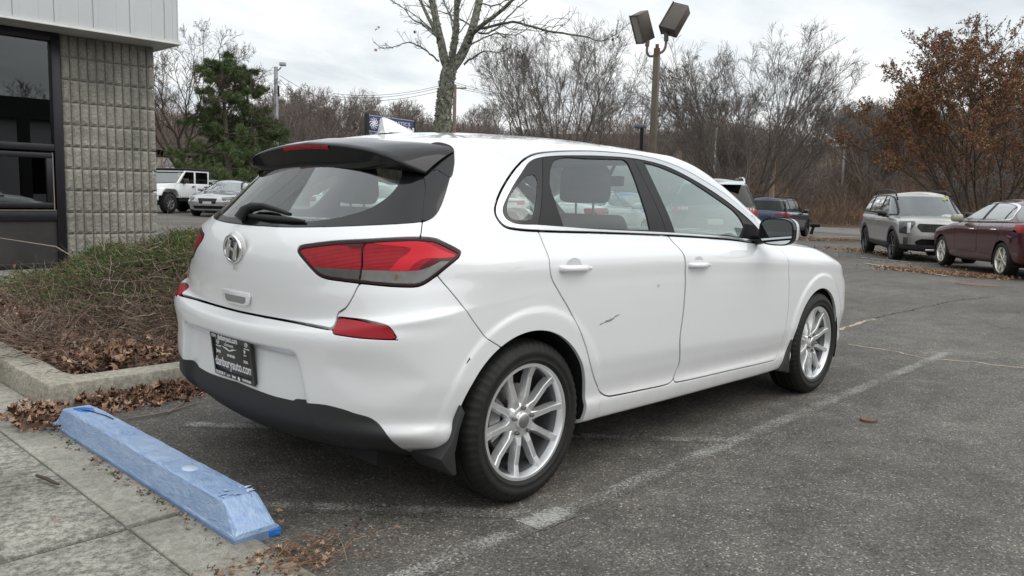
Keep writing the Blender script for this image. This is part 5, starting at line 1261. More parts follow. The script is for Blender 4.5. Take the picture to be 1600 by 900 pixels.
# ---- mud flaps
for (x,ys) in ((-.375,.895),(2.235,.895)):
    for sy in (1,-1):
        b=MB()
        if x<0: poly=[(-.34,.42),(-.365,.36),(-.385,.28),(-.375,.205),(-.392,.200),(-.425,.235),(-.455,.275),(-.40,.33),(-.36,.45)]
        else: poly=[(2.285,.40),(2.262,.30),(2.262,.19),(2.245,.188),(2.20,.205),(2.15,.212),(2.19,.27),(2.235,.34),(2.265,.42)]
        b.prism([(px,pz) for px,pz in poly],-.888*sy,-.70*sy,'y');b.obj('mud_flap',M['plastic'],hero,bevel=.004)
# ---- emblem on the tailgate
EM=empty('emblem',(-.733,0,.952));EM.parent=hero;EM.rotation_euler=(0,math.radians(-3),0)
def ell(a,b_,n=40,x=0): return [(x,a*math.cos(2*PI*k/n),b_*math.sin(2*PI*k/n)) for k in range(n)]
b=MB();P=ell(.062,.050,x=-.008);P=P+[P[0],P[1]];b.tube(P,[.0065]*len(P),8,cap=False);b.obj('emblem_ring',M['chrome'],EM,smooth=True)
b=MB();b.add([(-.003,0,0)]+ell(.064,.052,x=-.003),[(0,1+k,1+(k+1)%40) for k in range(40)]);b.obj('emblem_back',mat('emblem_ground',(.20,.20,.21),.3,.6),EM)
b=MB()
b.tube([(-.008,.040,-.030),(-.010,.030,0),(-.009,.012,.038)],[.0095,.0115,.0095],8);b.tube([(-.008,-.012,-.038),(-.010,-.030,0),(-.009,-.040,.030)],[.0095,.0115,.0095],8)
b.tube([(-.009,.030,-.004),(-.010,.010,.004),(-.010,-.010,-.004),(-.009,-.030,.004)],[.006,.0075,.0075,.006],8);b.obj('emblem_letter',M['chrome'],EM,smooth=True)
b=MB();b.lathe([(.058,.008),(.066,.004),(.076,-.001),(.078,-.006)],40,'x');_a=b.V[0];b.V[0]=np.stack([-_a[:,0]*1.0+.002,_a[:,1],_a[:,2]*.86],1);b.obj('emblem_housing',M['white'],EM,smooth=True)
b=MB();b.prism([(-.006,-.060),(.030,-.050),(.036,-.066),(.022,-.088),(.0,-.094),(-.016,-.078)],-.006,.006,'x')
b.V=[v*np.array([1,-1,1]) for v in b.V];b.obj('emblem_tab',M['white'],EM,bevel=.003)
# ---- tailgate pull
b=MB();b.prism([(-.105,.790),(.105,.790),(.112,.775),(.100,.747),(.07,.738),(-.07,.738),(-.100,.747),(-.112,.775)],-.7335,-.7265,'x');b.obj('tailgate_handle',M['white'],hero,bevel=.002)
b=MB();b.prism([(-.082,.772),(.082,.772),(.078,.752),(.060,.745),(-.060,.745),(-.078,.752)],-.7345,-.7325,'x');b.obj('handle_slot',M['recess_dark'] if 'recess_dark' in M else mat('recess_grey',(.22,.22,.22),.5),hero)
# ---- wiper
WB=empty('rear_wiper',(0,0,0));WB.parent=hero
def onglass(y,z,d): 
    x=np.interp(z,[1.04,1.095,1.185,1.275,1.345],[-.664,-.60,-.505,-.415,-.350])+.24*y*y;return (x-d*.78,y,z+d*.62)
b=MB();b.tube([onglass(.085,1.050,.020),onglass(.080,1.075,.030),onglass(.055,1.092,.030),onglass(-.02,1.098,.028),onglass(-.12,1.090,.024),onglass(-.22,1.078,.020)],[.024,.024,.020,.013,.010,.007],12);b.obj('wiper_arm',M['satin_black'],WB,smooth=True)
b=MB();b.tube([onglass(.06,1.070,.010),onglass(-.10,1.066,.012),onglass(-.24,1.064,.012),onglass(-.315,1.062,.010)],[.010,.011,.010,.005],8);b.obj('wiper_blade',M['seal'],WB,smooth=True)
# ---- dealer plate
PL=empty('number_plate',(-.742,.0,.528));PL.parent=hero;PL.rotation_euler=(0,math.radians(-7),0)
b=MB();b.box((-.006,-.155,-.083),(.006,.155,.083));b.obj('plate_panel',M['plate_black'],PL,bevel=.004)
b=MB()
for a_,c_ in (((-.010,-.158,.066),(-.004,.158,.086)),((-.010,-.158,-.086),(-.004,.158,-.066)),((-.010,-.158,-.066),(-.004,-.146,.066)),((-.010,.146,-.066),(-.004,.158,.066))): b.box(a_,c_)
b.obj('plate_frame',M['plate_black'],PL)
TEXTS=[]
def text(body,size,loc,par,material,rotm,name='lettering',ex=.0006,align='CENTER',sx=1,bold=0,shear=0):
    cu_=bpy.data.curves.new(name,'FONT');cu_.body=body;cu_.size=size;cu_.align_x=align;cu_.align_y='CENTER';cu_.extrude=ex;cu_.offset=bold;cu_.shear=shear
    o=bpy.data.objects.new(name,cu_);COL.objects.link(o);o.parent=par;o.location=loc;o.rotation_euler=rotm;o.scale=(sx,1,1);cu_.materials.append(material);TEXTS.append(o);return o
RR=(PI/2,0,-PI/2)
def pt_(b_,s,y,z,sx=1,bold=0,x=-.0068,**k): text(b_,s,(x,y,z),PL,M['plate_white'],RR,sx=sx,bold=bold,**k)
pt_('danburyauto.com',.054,.0,-.030,.78,.0006)
pt_('danburyauto.com',.034,.015,.075,.66,.0003,x=-.0108);pt_('KIA',.018,.125,.076,1.3,x=-.0108)
for y,z,bd in ((.105,.052,1),(-.132,.073,1)):
    b=MB();P=[(-.0075 if y>0 else -.0112,y+.011*math.cos(2*PI*k/20),z+.008*math.sin(2*PI*k/20)) for k in range(22)];b.tube(P,[.0011]*22,5,cap=False);b.obj('oval_mark',M['plate_white'],PL)
    pt_('H',.015,y,z,1,shear=.3,x=-.0072 if y>0 else -.0112);pt_('HYUNDAI',.008,y,z-.017,1.1,x=-.0072 if y>0 else -.0112)
pt_('CHRYSLER',.013,.018,.047,1.2);pt_('Jeep',.020,.110,.014,1,.0004);pt_('DODGE',.013,.010,.006,1.3,.0004);pt_('KIA',.016,-.105,.0,1.3,.0003);pt_('RAM',.009,-.105,.026,1.1)
b=MB();b.prism([(-.024,.036),(.0,.028),(.024,.036),(.060,.038),(.0,.024),(-.060,.038)],-.0072,-.0062,'x');b.V=[v+np.array([0,.018,0]) for v in b.V];b.obj('wing_mark',M['plate_white'],PL)
b=MB();b.prism([(-.006,.047),(.006,.047),(.006,.039),(0,.033),(-.006,.039)],-.0072,-.0062,'x');b.V=[v+np.array([0,-.105,0]) for v in b.V];b.obj('shield_mark',M['plate_white'],PL)
pt_('DODGE //',.016,.11,-.076,1.1,.0004,x=-.0108);pt_('RAM',.012,.045,-.078,1.1,x=-.0108);pt_('Jeep',.016,.0,-.075,1,.0004,x=-.0108);pt_('CHRYSLER',.013,-.10,-.075,1.1,.0003,x=-.0108)
b=MB();b.lathe([(0,.0),(.009,0)],20,'x',o=(-.0112,-.040,-.076));b.obj('round_mark',M['plate_white'],PL)
# ---- scratches and chips
def mark(name,pts,wd,y=-.9005,kind='xz'):
    b=MB()
    for (x0,z0),(x1,z1) in zip(pts[:-1],pts[1:]):
        d=np.array([x1-x0,z1-z0]);L=np.linalg.norm(d);nn=np.array([-d[1],d[0]])/max(L,1e-6)*wd*random.uniform(.3,1)
        b.add([(x0-nn[0],y,z0-nn[1]),(x1-nn[0]*.4,y,z1-nn[1]*.4),(x1+nn[0]*.4,y,z1+nn[1]*.4),(x0+nn[0],y,z0+nn[1])],[(0,1,2,3)])
    return b.obj(name,M['scratch'],hero)
random.seed(4)
mark('scratch',[(.40,.660),(.43,.665),(.455,.668),(.47,.676),(.49,.677),(.505,.684),(.535,.690)],.0035)
mark('scratch',[(.44,.672),(.47,.668),(.50,.678)],.002)
mark('scratch',[(.82,.80),(.825,.785),(.835,.80),(.83,.79)],.0014,y=-.8995)
b=MB();b.add([(-.338,-.890,.60),(-.328,-.8915,.615),(-.315,-.893,.60),(-.322,-.8925,.594),(-.333,-.8905,.592),(-.345,-.889,.58)],[(0,1,2,3),(0,3,4),(0,4,5)]);b.obj('paint_chip',M['scratch'],hero)
# ---- underbody and interior
b=MB();b.box((-.52,-.62,.20),(3.25,.62,.28));b.box((-.45,-.60,.28),(-.36,.60,.40));b.obj('underbody',M['dark'],hero)
b=MB();b.box((-.45,-.66,.30),(2.2,.66,.34));b.box((-.60,-.60,.34),(-.30,.60,.60));b.obj('cabin_floor',M['interior'],hero)
b=MB();b.prism([(1.95,.45),(1.72,.60),(1.66,.86),(1.75,.93),(2.05,.965),(2.45,.965),(2.45,.45)],-.74,.74,'y');b.obj('dashboard',M['interior'],hero,bevel=.02)
b=MB();P=[(1.52+.0,.36+.185*math.cos(2*PI*k/40),.89+.185*math.sin(2*PI*k/40)) for k in range(42)];P=[(x-.0+.35*(z-.89),y,z) for x,y,z in P];b.tube(P,[.015]*42,8,cap=False);b.tube([(1.53,.19,.89),(1.57,.36,.885),(1.53,.53,.89)],[.018,.035,.018],8);b.tube([(1.60,.36,.87),(1.8,.36,.80)],[.035,.04],8);b.obj('steering_wheel',M['satin_black'],hero,smooth=True)
def seat(x,y,wd=.50,head=True,z=.32,par=None,hz=0):
    s=empty('seat' if head!='bench' else 'rear_bench',(x,y,z));s.parent=hero
    b=MB();b.prism([(-.05,.16),(.45,.20),(.50,.14),(.46,.02),(-.05,.02)],-wd/2,wd/2,'y');b.obj('cushion',M['seat'],s,bevel=.035,seg=3)
    b=MB();b.prism([(-.02,.12),(.10,.14),(-.02,.42),(-.10,.74),(-.14,.79),(-.20,.76),(-.20,.70),(-.12,.40),(-.10,.10)],-wd*.46,wd*.46,'y');b.obj('backrest',M['seat'],s,bevel=.035,seg=3)
    return s
def headrest(s,y,x=-.17,z=.80,wd=.135):
    b=MB();b.prism([(-.055,.06),(-.045,.22),(.0,.25),(.045,.22),(.055,.10),(.035,.05)],-wd,wd,'y');b.V=[v+np.array([x,y,z]) for v in b.V];h_=b.obj('headrest',M['seat'],s,bevel=.032,seg=3)
    for q in (-.055,.055):
        b=MB();b.tube([(x+.005,y+q,z-.10),(x,y+q,z+.09)],[.006,.006],8);b.obj('headrest_post',M['chrome'],s,smooth=True)
for y in (-.36,.36):
    s=seat(1.12,y);headrest(s,0,z=.80-.02)
s=seat(.26,0,1.24,'bench',z=.33);
for y in (-.36,.36): headrest(s,y,x=-.17,z=.74,wd=.12)
b=MB();b.prism([(2.0,.96),(2.03,.96),(1.72,1.27),(1.70,1.27)],-.01,.01,'y')
b=MB();b.box((1.60,-.11,1.25),(1.63,.11,1.31));b.tube([(1.62,0,1.30),(1.68,0,1.38)],[.012,.012],6);b.obj('interior_mirror',M['satin_black'],hero,bevel=.01)
b=MB();b.box((-.55,-.62,.93),(-.02,.62,.945));b.obj('parcel_shelf',M['interior'],hero)

# ================================================================ other vehicles (their own origin: ground under the rear axle, +x forward)
M['glass_car']=glass('car_glass',(.34,.40,.38),ior=1.6,refl=2.4);M['glass_priv']=glass('privacy_glass',(.04,.05,.05),ior=1.45,refl=.9)
M['clad']=mat('cladding',(.030,.030,.032),.6);M['lamp_dark']=mat('lamp_dark',(.05,.05,.055),.12,.2,1);M['drl']=mat('lamp_white',(.7,.7,.72),.2,.2,1);M['wheel_black']=mat('black_alloy',(.02,.02,.022),.25,.2,.6)
M['rim_bright']=mat('bright_alloy',(.72,.69,.64),.25,.7);M['plate_plain']=mat('plate_plain',(.45,.46,.47),.5);M['sticker']=mat('sticker',(.62,.72,.12),.6)
def paint(name,c,metal=.0,rough=.3): return mat(name,c,rough,metal,1.0)
def gen(sp):
    """ring-lofted half body from a dictionary of real dimensions"""
    ro,wb,fo,hw=sp['ro'],sp['wb'],sp['fo'],sp['hw'];L0,L1=-ro,wb+fo
    xt=[L0,L0+.45,0,wb*.25,wb*.5,wb*.75,wb,wb+fo*.45,wb+fo*.8,L1]
    sh=np.array([.93,.985,1,1,1,1,1,.985,.95,.88])
    def RR(xr,zr,W,z,ar=.42,nr=3.6,cr=.12,xf=L1,zf=None,af=.55,nf=2.7,cf=.14,shape=sh):
        z=z if isinstance(z,(list,np.ndarray)) else [z]*10
        return dict(xr=xr,zr=zr,W=(xt,list(W*shape)),Z=(xt,list(z)),ar=ar,nr=nr,cr=cr,xf=xf,zf=z[-1] if zf is None else zf,af=af,nf=nf,cf=cf)
    def zz(r,f,h=None): return np.interp(xt,[L0,wb*.8,wb+fo*.3,L1],[r,f,(h if h else f)+.03 if h else f,h or f])
    br,bf,hz_,s=sp['belt_r'],sp['belt_f'],sp['hood'],sp['sill']
    low=[RR(L0+.22,s+.06,hw*.84,zz(s+.08,s,s+.02),xf=L1-.15),RR(L0+.10,s+.11,hw*.95,zz(s+.13,s+.06,s+.06),xf=L1-.08),RR(L0+.04,s+.22,hw*.975,zz(s+.24,s+.18,s+.2),xf=L1-.03),
         RR(L0,s+.38,hw*.99,zz(s+.38,s+.34,s+.36),xf=L1),RR(L0+.02,(s+br)/2+.12,hw,zz((s+br)/2+.12,(s+bf)/2+.1,(s+hz_)/2+.1),xf=L1-.01),
         RR(L0+.04,br-.13,hw*.995,zz(br-.13,bf-.12,hz_-.10),xf=L1-.04),RR(L0+.07,br-.05,hw*.965,zz(br-.05,bf-.05,hz_-.035),xf=L1-.10),RR(L0+.12,br,hw*.925,zz(br,bf,hz_),xf=L1-.18)]
    gb,gt,wt,wbx,zr=sp['rg_base'],sp['rg_top'],sp['ws_top'],sp['ws_base'],sp['roof']
    up=[]
    g_sh=np.ones(10)
    for k,t in enumerate((0,.18,.42,.68,.88,.96,1.)):
        ze=br+(zr-.075-br)*t;zf_=bf+(zr-.07-bf)*t;te=t**1.15
        xr=gb+(gt-gb)*te;xf=wbx+(wt-wbx)*t**1.05;W=hw*(.925-(.925-sp['tumble'])*t**1.25)*(1 if k<5 else .985 if k==5 else .94)
        za=np.interp(xt,[gb,gb+.5,wb*.5,wt],[ze-(.02 if t>.5 else 0),ze,(ze+zf_)/2+.01*t,zf_]);
        up.append(RR(xr,ze,W,za,ar=sp.get('rar',.4),nr=3.2,cr=.14,xf=xf,zf=zf_+.01,af=.34,nf=2.8,cf=.17,shape=g_sh))
    us=stations(26,64,26);A,ta=loft(low,us,.045);B,tb=loft(up,us,.04);ms=[]
    def gm(G,tt,v0):
        nu,nv=G.shape[:2];P=np.stack([np.repeat(us,nv),np.tile(tt+v0,nu)],1);return TM(G.reshape(-1,3),grid_to_tris(nu,nv),P=P,N=np.zeros((nu*nv,3)))
    ms=[gm(A,ta,0),gm(B,tb,10)]
    for top,cr_,v0,xr_ in ((B[:,-1],.075,20,None),(A[:,-1],sp.get('crown',.06),30,None)):
        fr=np.linspace(0,1,12);w=(1-fr)[None,:];ye=np.abs(top[:,1:2])
        z=top[:,2:3]+cr_*(1-w**2.2)*np.clip(ye/.5,0,1);G=np.stack([np.repeat(top[:,:1],12,1),top[:,1:2]*w,z],2);nu,nv=G.shape[:2]
        P=np.stack([np.repeat(us,nv),np.tile(v0+fr,nu)],1);t=TM(G.reshape(-1,3),grid_to_tris(nu,nv),P=P,N=np.zeros((nu*nv,3)))
        if v0==30:
            cx_=t.V[t.F].mean(1)[:,0];t=t.sub((cx_<gb+.15)|(cx_>wbx-.35))
        ms.append(t)
    m=weld(join(ms),2e-5);full=weld(join([m,m.mirror()]),2e-5);Nf=vnormals(full.V,full.F)
    fk={tuple(k):i for i,k in enumerate(np.round(full.V/2e-5).astype(np.int64).tolist())};m.N=Nf[[fk[tuple(k)] for k in np.round(m.V/2e-5).astype(np.int64).tolist()]]
    if sp.get('flare'):
        pass
    return m,tb[-1]
def pose(wb,hw,side,pr,pf,guess):
    """ground pose (x,y,heading) whose two near-side wheels touch the given points of the view"""
    q=np.array([guess[0],guess[1],guess[2]],float)
    def pj(P):
        v=P-CAM;z=v@cd;return np.array([800+FOC*(v@cr)/z,450-FOC*(v@cu)/z])
    def res(q):
        c,s=math.cos(q[2]),math.sin(q[2]);o=[]
        for lx,px in ((0,pr),(wb,pf)):
            x=q[0]+lx*c-side*hw*s;y=q[1]+lx*s+side*hw*c;o+=list(pj(np.array([x,y,float(gh(x,y))]))-px)
        return np.array(o)
    lam=1.
    r=res(q)
    for _ in range(80):
        J=np.stack([(res(q+np.eye(3)[k]*1e-4)-r)/1e-4 for k in range(3)],1);A=J.T@J;dq=np.linalg.solve(A+lam*np.diag(np.diag(A)+1e-9),-J.T@r);r2=res(q+dq)
        if (r2@r2)<(r@r): q=q+dq;r=r2;lam*=.5
        else: lam*=3
    return q,r
def car(name,label,cat,sp,body,loc,rz,group=None,detail=None,wheels=None,roofmat=None,glassm=None,privacy=False):
    root=empty(name,loc,rz,label,cat,group);wb,hw=sp['wb'],sp['hw'];m,tv=gen(sp);R_=sp['R']
    low=lambda m:(np.abs(m.V[:,1])>hw*.6)&(m.V[:,2]<R_*2+.35)
    sd=lambda m:(np.abs(m.V[:,1])>hw*.5)
    if sp.get('clad'):
        for cx in (0,wb):
            _,m=split(m,'xz',circ(cx,R_,R_+.045,48),low)
        c1=None
        sil,m=split(m,'xz',[(-5,-1),(-5,sp['sill']+.20),(8,sp['sill']+.17),(8,-1)],None);cl=[sil]
        for cx in (0,wb):
            ar_,m=split(m,'xz',circ(cx,R_,R_+.12,48),low);cl.append(ar_)
        tmo('cladding',both(join(cl)),M['clad'],root,.01,off=.004)
    else:
        for cx in (0,wb): _,m=split(m,'xz',circ(cx,R_,R_+.035,48),low)
    # side windows
    dlo=smooth(sp['dlo'],n=4,corner=sp.get('dlo_c',()));win,m=split(m,'xz',dlo,lambda m:sd(m)&(m.P[:,1]>=10)&(m.P[:,1]<20),grow=-.0)
    f=field(win,'xz',dlo);w1,s=cut(win,f+.022);inn=w1.sub(s<0);rim=w1.sub(s>0)
    for mr in (lambda a:a,lambda a:a.mirror()):
        tmo('window_trim',mr(rim),M['chrome'] if sp.get('chrome') else M['satin_black'],root,.0,off=.004)
    rest_=inn;panes=[]
    for pl in sp['posts']:
        p_,rest_=split(rest_,'xz',pl,None)
        for mr in (lambda a:a,lambda a:a.mirror()): tmo('pillar',mr(p_),M['satin_black'],root,0)
    gm_=glassm or M['glass_car']
    for mr in (lambda a:a,lambda a:a.mirror()): tmo('side_window',mr(rest_),M['glass_priv'] if privacy else gm_,root,0,off=-.004)
    # windscreen, rear glass
    ws_,m=split(m,'uv',smooth([(2.13,10.04),(2.12,10.0+tv*.5),(2.16,10+tv*.86),(3.2,10+tv*.90),(3.2,10.03)],n=4,corner=(2,3,4)),lambda m:(m.P[:,0]>2.0)&(m.P[:,1]<19));fw=tmo('windscreen',both(ws_),gm_,root,0,off=-.003)
    rgl,m=split(m,'uv',smooth([(.80,10.05),(.82,10+tv*.5),(.78,10+tv*.84),(-.2,10+tv*.88),(-.2,10.05)],n=4,corner=(2,3,4)),lambda m:(m.P[:,0]<1.0)&(m.P[:,1]<19)&(m.P[:,1]>=10));tmo('rear_window',both(rgl),M['glass_priv'] if privacy else gm_,root,0,off=-.003)
    # lamps and grille: polygons over (|y|, z) at the ends
    for (nm,end,poly,mt) in sp.get('ends',()):
        dm=(lambda m:m.V[:,0]>wb+sp['fo']*.25) if end=='f' else (lambda m:m.V[:,0]<-sp['ro']*.35)
        p_,m=split(m,'yz',smooth(poly,n=3,corner=tuple(range(len(poly)))),dm,gap=.008)
        if nm in('headlight','tail_light'):
            for mr in (lambda a:a,lambda a:a.mirror()): tmo(nm,mr(p_),M[mt],root,.01,off=.003)
        else: tmo(nm,both(p_),M[mt],root,.01,off=-.02)
    # doors: seams cut as real gaps
    for k,(xa,xb) in enumerate(sp['doors']):
        zt=sp['belt_r']+.03
        pl=[(xa+.02,zt),(xa,zt-.25),(xa+(.22 if k==0 else 0),sp['sill']+.26),(xa+(.27 if k==0 else .02),sp['sill']+.2),(xb-.02,sp['sill']+.2),(xb,sp['sill']+.26),(xb+.02,zt-.25),(xb-.01,zt)]
        d,m=split(m,'xz',pl,lambda m:sd(m)&(m.P[:,1]<10),gap=.012)
        for mr,sy in ((lambda a:a,1),(lambda a:a.mirror(),-1)):
            dd=tmo('door',mr(d),body,root,.01);b=MB();zh=sp['belt_f']-.10+.02*(1-k);b.tube([(xa+.12,-hw*sy,zh),(xa+.15,-(hw+.035)*sy,zh),(xa+.29,-(hw+.035)*sy,zh-.003),(xa+.32,-hw*sy,zh-.003)],[.012,.014,.014,.012],6);b.obj('handle',M['chrome'] if sp.get('chrome') else body,dd,smooth=True)
    if roofmat is not None:
        rf,m=split(m,'uv',[(-1,10+tv*.93),(-1,25),(5,25),(5,10+tv*.93)],lambda m:m.P[:,1]<28);tmo('roof_panel',both(rf),roofmat,root,0)
    tmo('body_shell',both(m),body,root,.012)
    tmo('inner_skin',both(offset(m,-.02)),M['interior'],root)
    # mirrors
    mx,mz=sp['mirror']
    for sy in (1,-1):
        b=MB();b.prism([(mx-.02,mz-.075),(mx+.10,mz-.06),(mx+.13,mz+.0),(mx+.10,mz+.07),(mx-.02,mz+.085),(mx-.05,mz+.0)],-(hw+.17)*sy,-(hw-.03)*sy,'y');o=b.obj('door_mirror',sp.get('mirmat') or body,root,bevel=.03,seg=2)
        b=MB();b.box((mx+.0,-(hw)*sy-.06*(sy>0),mz-.09),(mx+.06,-(hw)*sy+.10*(sy>0)+.0+.02,mz-.05));b.obj('mirror_foot',M['satin_black'],o)
    # wheels
    for lx in (0,wb):
        for sy in (1,-1):
            w_=wheel(R=R_,rr=sp['rr'],W=.225,spokes=sp.get('spokes',5),mrim=wheels or M['alloy'],kind='wide' if sp.get('wide') else 'x',parent=root,loc=(lx,-(hw-.125)*sy,R_),sy=sy,hi=False)
            b=MB();b.lathe([(R_+.05,-(hw-.02)*sy),(R_+.05,-(hw-.30)*sy),(.02,-(hw-.30)*sy)],24,'y',o=(lx,0,R_),a0=-.3,a1=PI+.3);b.obj('wheel_liner',M['dark'],root)
    # inside: seats, dash, floor
    b=MB();b.box((-sp['ro']*.5,-hw*.8,sp['sill']+.05),(wb+.2,hw*.8,sp['sill']+.12));b.obj('underbody',M['dark'],root)
    for (sx_,wd) in ((wb*.45,.48),):
        for y in (-.37,.37):
            b=MB();b.prism([(sx_,sp['belt_f']-.5),(sx_+.5,sp['belt_f']-.45),(sx_+.5,sp['belt_f']-.6),(sx_-.1,sp['belt_f']-.6),(sx_-.28,sp['belt_f']+.12),(sx_-.30,sp['belt_f']+.30),(sx_-.20,sp['belt_f']+.31),(sx_-.14,sp['belt_f']+.1)],y-.2,y+.2,'y');b.obj('seat',M['seat'],root,bevel=.03,seg=1)
    b=MB();b.prism([(sp['ws_base']-.75,sp['belt_f']-.05),(sp['ws_base']-.2,sp['belt_f']-.03),(sp['ws_base']-.2,sp['sill']+.1),(sp['ws_base']-.65,sp['sill']+.1)],-hw*.85,hw*.85,'y');b.obj('dashboard',M['interior'],root)
    if sp.get('rails'):
        zr=sp['roof']
        for sy in (1,-1):
            y=hw*sp['tumble']*.93*sy;b=MB();x0,x1=sp['rails'];b.tube([(x0,y,zr-.10),(x0+.12,y,zr-.005),(x0+.4,y,zr+.035),((x0+x1)/2,y,zr+.045),(x1-.4,y,zr+.030),(x1-.1,y,zr-.012),(x1,y,zr-.09)],[.022]*7,8);b.obj('roof_rail',sp.get('railmat') or M['satin_black'],root,smooth=True)
    if detail: detail(root,sp)
    return root
SUV=dict(ro=1.06,wb=2.815,fo=.93,hw=.95,sill=.26,belt_r=1.12,belt_f=1.06,hood=1.0,roof=1.695,rg_base=-.93,rg_top=-.62,ws_top=1.75,ws_base=2.58,tumble=.71,R=.37,rr=.265,clad=True,crown=.06,rar=.30,
 dlo=[(-.62,1.17),(-.60,1.25),(-.35,1.52),(-.1,1.59),(.8,1.615),(1.55,1.59),(1.78,1.50),(2.25,1.20),(2.35,1.11),(1.6,1.115),(.5,1.14)],dlo_c=(0,8),
 posts=[[(.02,1.0),(-.08,1.7),(.05,1.7),(.13,1.0)],[(1.12,1.0),(1.04,1.7),(1.16,1.7),(1.24,1.0)]],doors=[(.16,1.16),(1.18,2.28)],mirror=(2.05,1.14),rails=(-.45,1.75),spokes=6,
 ends=[('headlight','f',[(.62,.99),(.90,.97),(.90,.70),(.74,.68),(.70,.80),(.62,.93)],'lamp_dark'),('grille','f',[(-.2,.93),(.56,.93),(.60,.85),(.50,.74),(-.2,.74)],'gloss_black'),('lower_grille','f',[(-.2,.58),(.50,.58),(.62,.52),(.56,.36),(-.2,.36)],'gloss_black'),('tail_light','r',[(.50,1.02),(.96,1.05),(.96,.90),(.85,.88),(.82,.97),(.50,.96)],'red_lens')])
SED=dict(ro=1.06,wb=2.775,fo=.98,hw=.91,sill=.20,belt_r=1.02,belt_f=.95,hood=.80,roof=1.445,rg_base=-.72,rg_top=.10,ws_top=1.42,ws_base=2.42,tumble=.64,R=.325,rr=.235,crown=.07,rar=.35,chrome=True,
 dlo=[(-.10,1.05),(-.16,1.10),(-.02,1.25),(.22,1.345),(.8,1.385),(1.3,1.345),(1.65,1.22),(2.0,1.05),(2.08,.99),(1.2,1.005)],dlo_c=(8,),
 posts=[[(.13,.9),(.08,1.5),(.13,1.5),(.18,.9)],[(.98,.9),(.90,1.5),(1.0,1.5),(1.08,.9)]],doors=[(.10,1.02),(1.04,2.06)],mirror=(1.80,1.04),spokes=7,wide=False,
 ends=[('headlight','f',[(.50,.74),(.86,.78),(.86,.66),(.55,.62)],'lamp_dark'),('grille','f',[(-.2,.70),(.36,.70),(.30,.50),(-.2,.50)],'gloss_black'),('lower_grille','f',[(-.2,.42),(.60,.42),(.55,.30),(-.2,.30)],'gloss_black'),('tail_light','r',[(.45,.96),(.9,.98),(.9,.84),(.50,.83)],'red_lens')])
def put_on(q): return (q[0],q[1],float(gh(q[0],q[1])))
def azpt(px,py): return gpt(px,py)
# --- grey SUV
def suv_front(root,sp):
    hw=sp['hw'];xf=sp['wb']+sp['fo']
    for sy in (1,-1):
        b=MB();b.box((xf-.23,sy*.76-.035,.70),(xf-.16,sy*.76+.035,.95));b.obj('daytime_lamp',M['drl'],root,bevel=.01)
        b=MB();b.box((xf-.20,sy*.82-.05,.42),(xf-.135,sy*.82+.045,.62));b.obj('fog_recess',M['clad'],root,bevel=.01)
    for r_ in range(3):
        for c in range(-3,3):
            b=MB();b.box((xf-.068-.02*abs(c+.5)/3,c*.165+.012,.765+.055*r_),(xf-.045-.02*abs(c+.5)/3,c*.165+.150,.80+.055*r_));b.obj('grille_cell',M['clad'],root)
    b=MB();b.box((xf-.03,-.42,.31),(xf+.012,.42,.35));b.obj('skid_plate',M['alloy'],root,bevel=.01)
    b=MB();b.tube([(2.3,-.62,1.12),(2.25,-.05,1.14)],[.012,.010],6);b.tube([(2.32,.0,1.12),(2.27,.55,1.14)],[.012,.010],6);b.obj('wiper',M['satin_black'],root)
    b=MB();b.box((1.86,.44,1.52),(1.865,.52,1.57));b.obj('sticker',M['sticker'],root)
q,_=pose(2.815,.90,-1,(1351,397),(1393,403.5),(18.5,3.2,math.radians(215)))
car('suv','warm grey SUV with black wheels and roof rails parked facing the camera on the right','SUV',dict(SUV,mirmat=M['gloss_black']),paint('greige_paint',(.37,.36,.345),.3),put_on(q),q[2],detail=suv_front,wheels=M['wheel_black'])
print('SUV',q,_)
# --- maroon sedan
def sedan_det(root,sp):
    hw=sp['hw']
    b=MB();b.prism([(-.40,.76),(-.22,.78),(-.20,.66),(-.37,.64)],hw*.995,hw*1.003,'y');b.obj('fuel_flap',root_mat,root,bevel=.004)
root_mat=paint('maroon_paint',(.075,.010,.018),.35,.28)
q,_=pose(2.775,.87,1,(1562,434),(1469.5,416),(12.8,.2,math.radians(70)));print('SED',q,_)
sedan_root=car('sedan','maroon sedan with chrome window trim at the right edge of the picture','sedan',dict(SED,mirmat=mat('mirror_beige',(.36,.33,.27),.3)),root_mat,put_on(q),q[2],detail=sedan_det,wheels=M['rim_bright'])
# --- navy SUV beyond the hatchback's nose
P=gpt(1259,372);view=math.atan2(P[1]-CY,P[0]-CX)
hd=view-math.radians(13);c_,s_=math.cos(hd),math.sin(hd)
loc=(P[0]-2.815*c_-.9*s_,P[1]-2.815*s_+.9*c_);car('suv','dark navy SUV seen from behind beyond the front of the white hatchback','SUV',dict(SUV,sill=.24),paint('navy_paint',(.010,.020,.055),.3),(loc[0],loc[1],float(gh(*loc))),hd,wheels=M['wheel_black'],privacy=True)
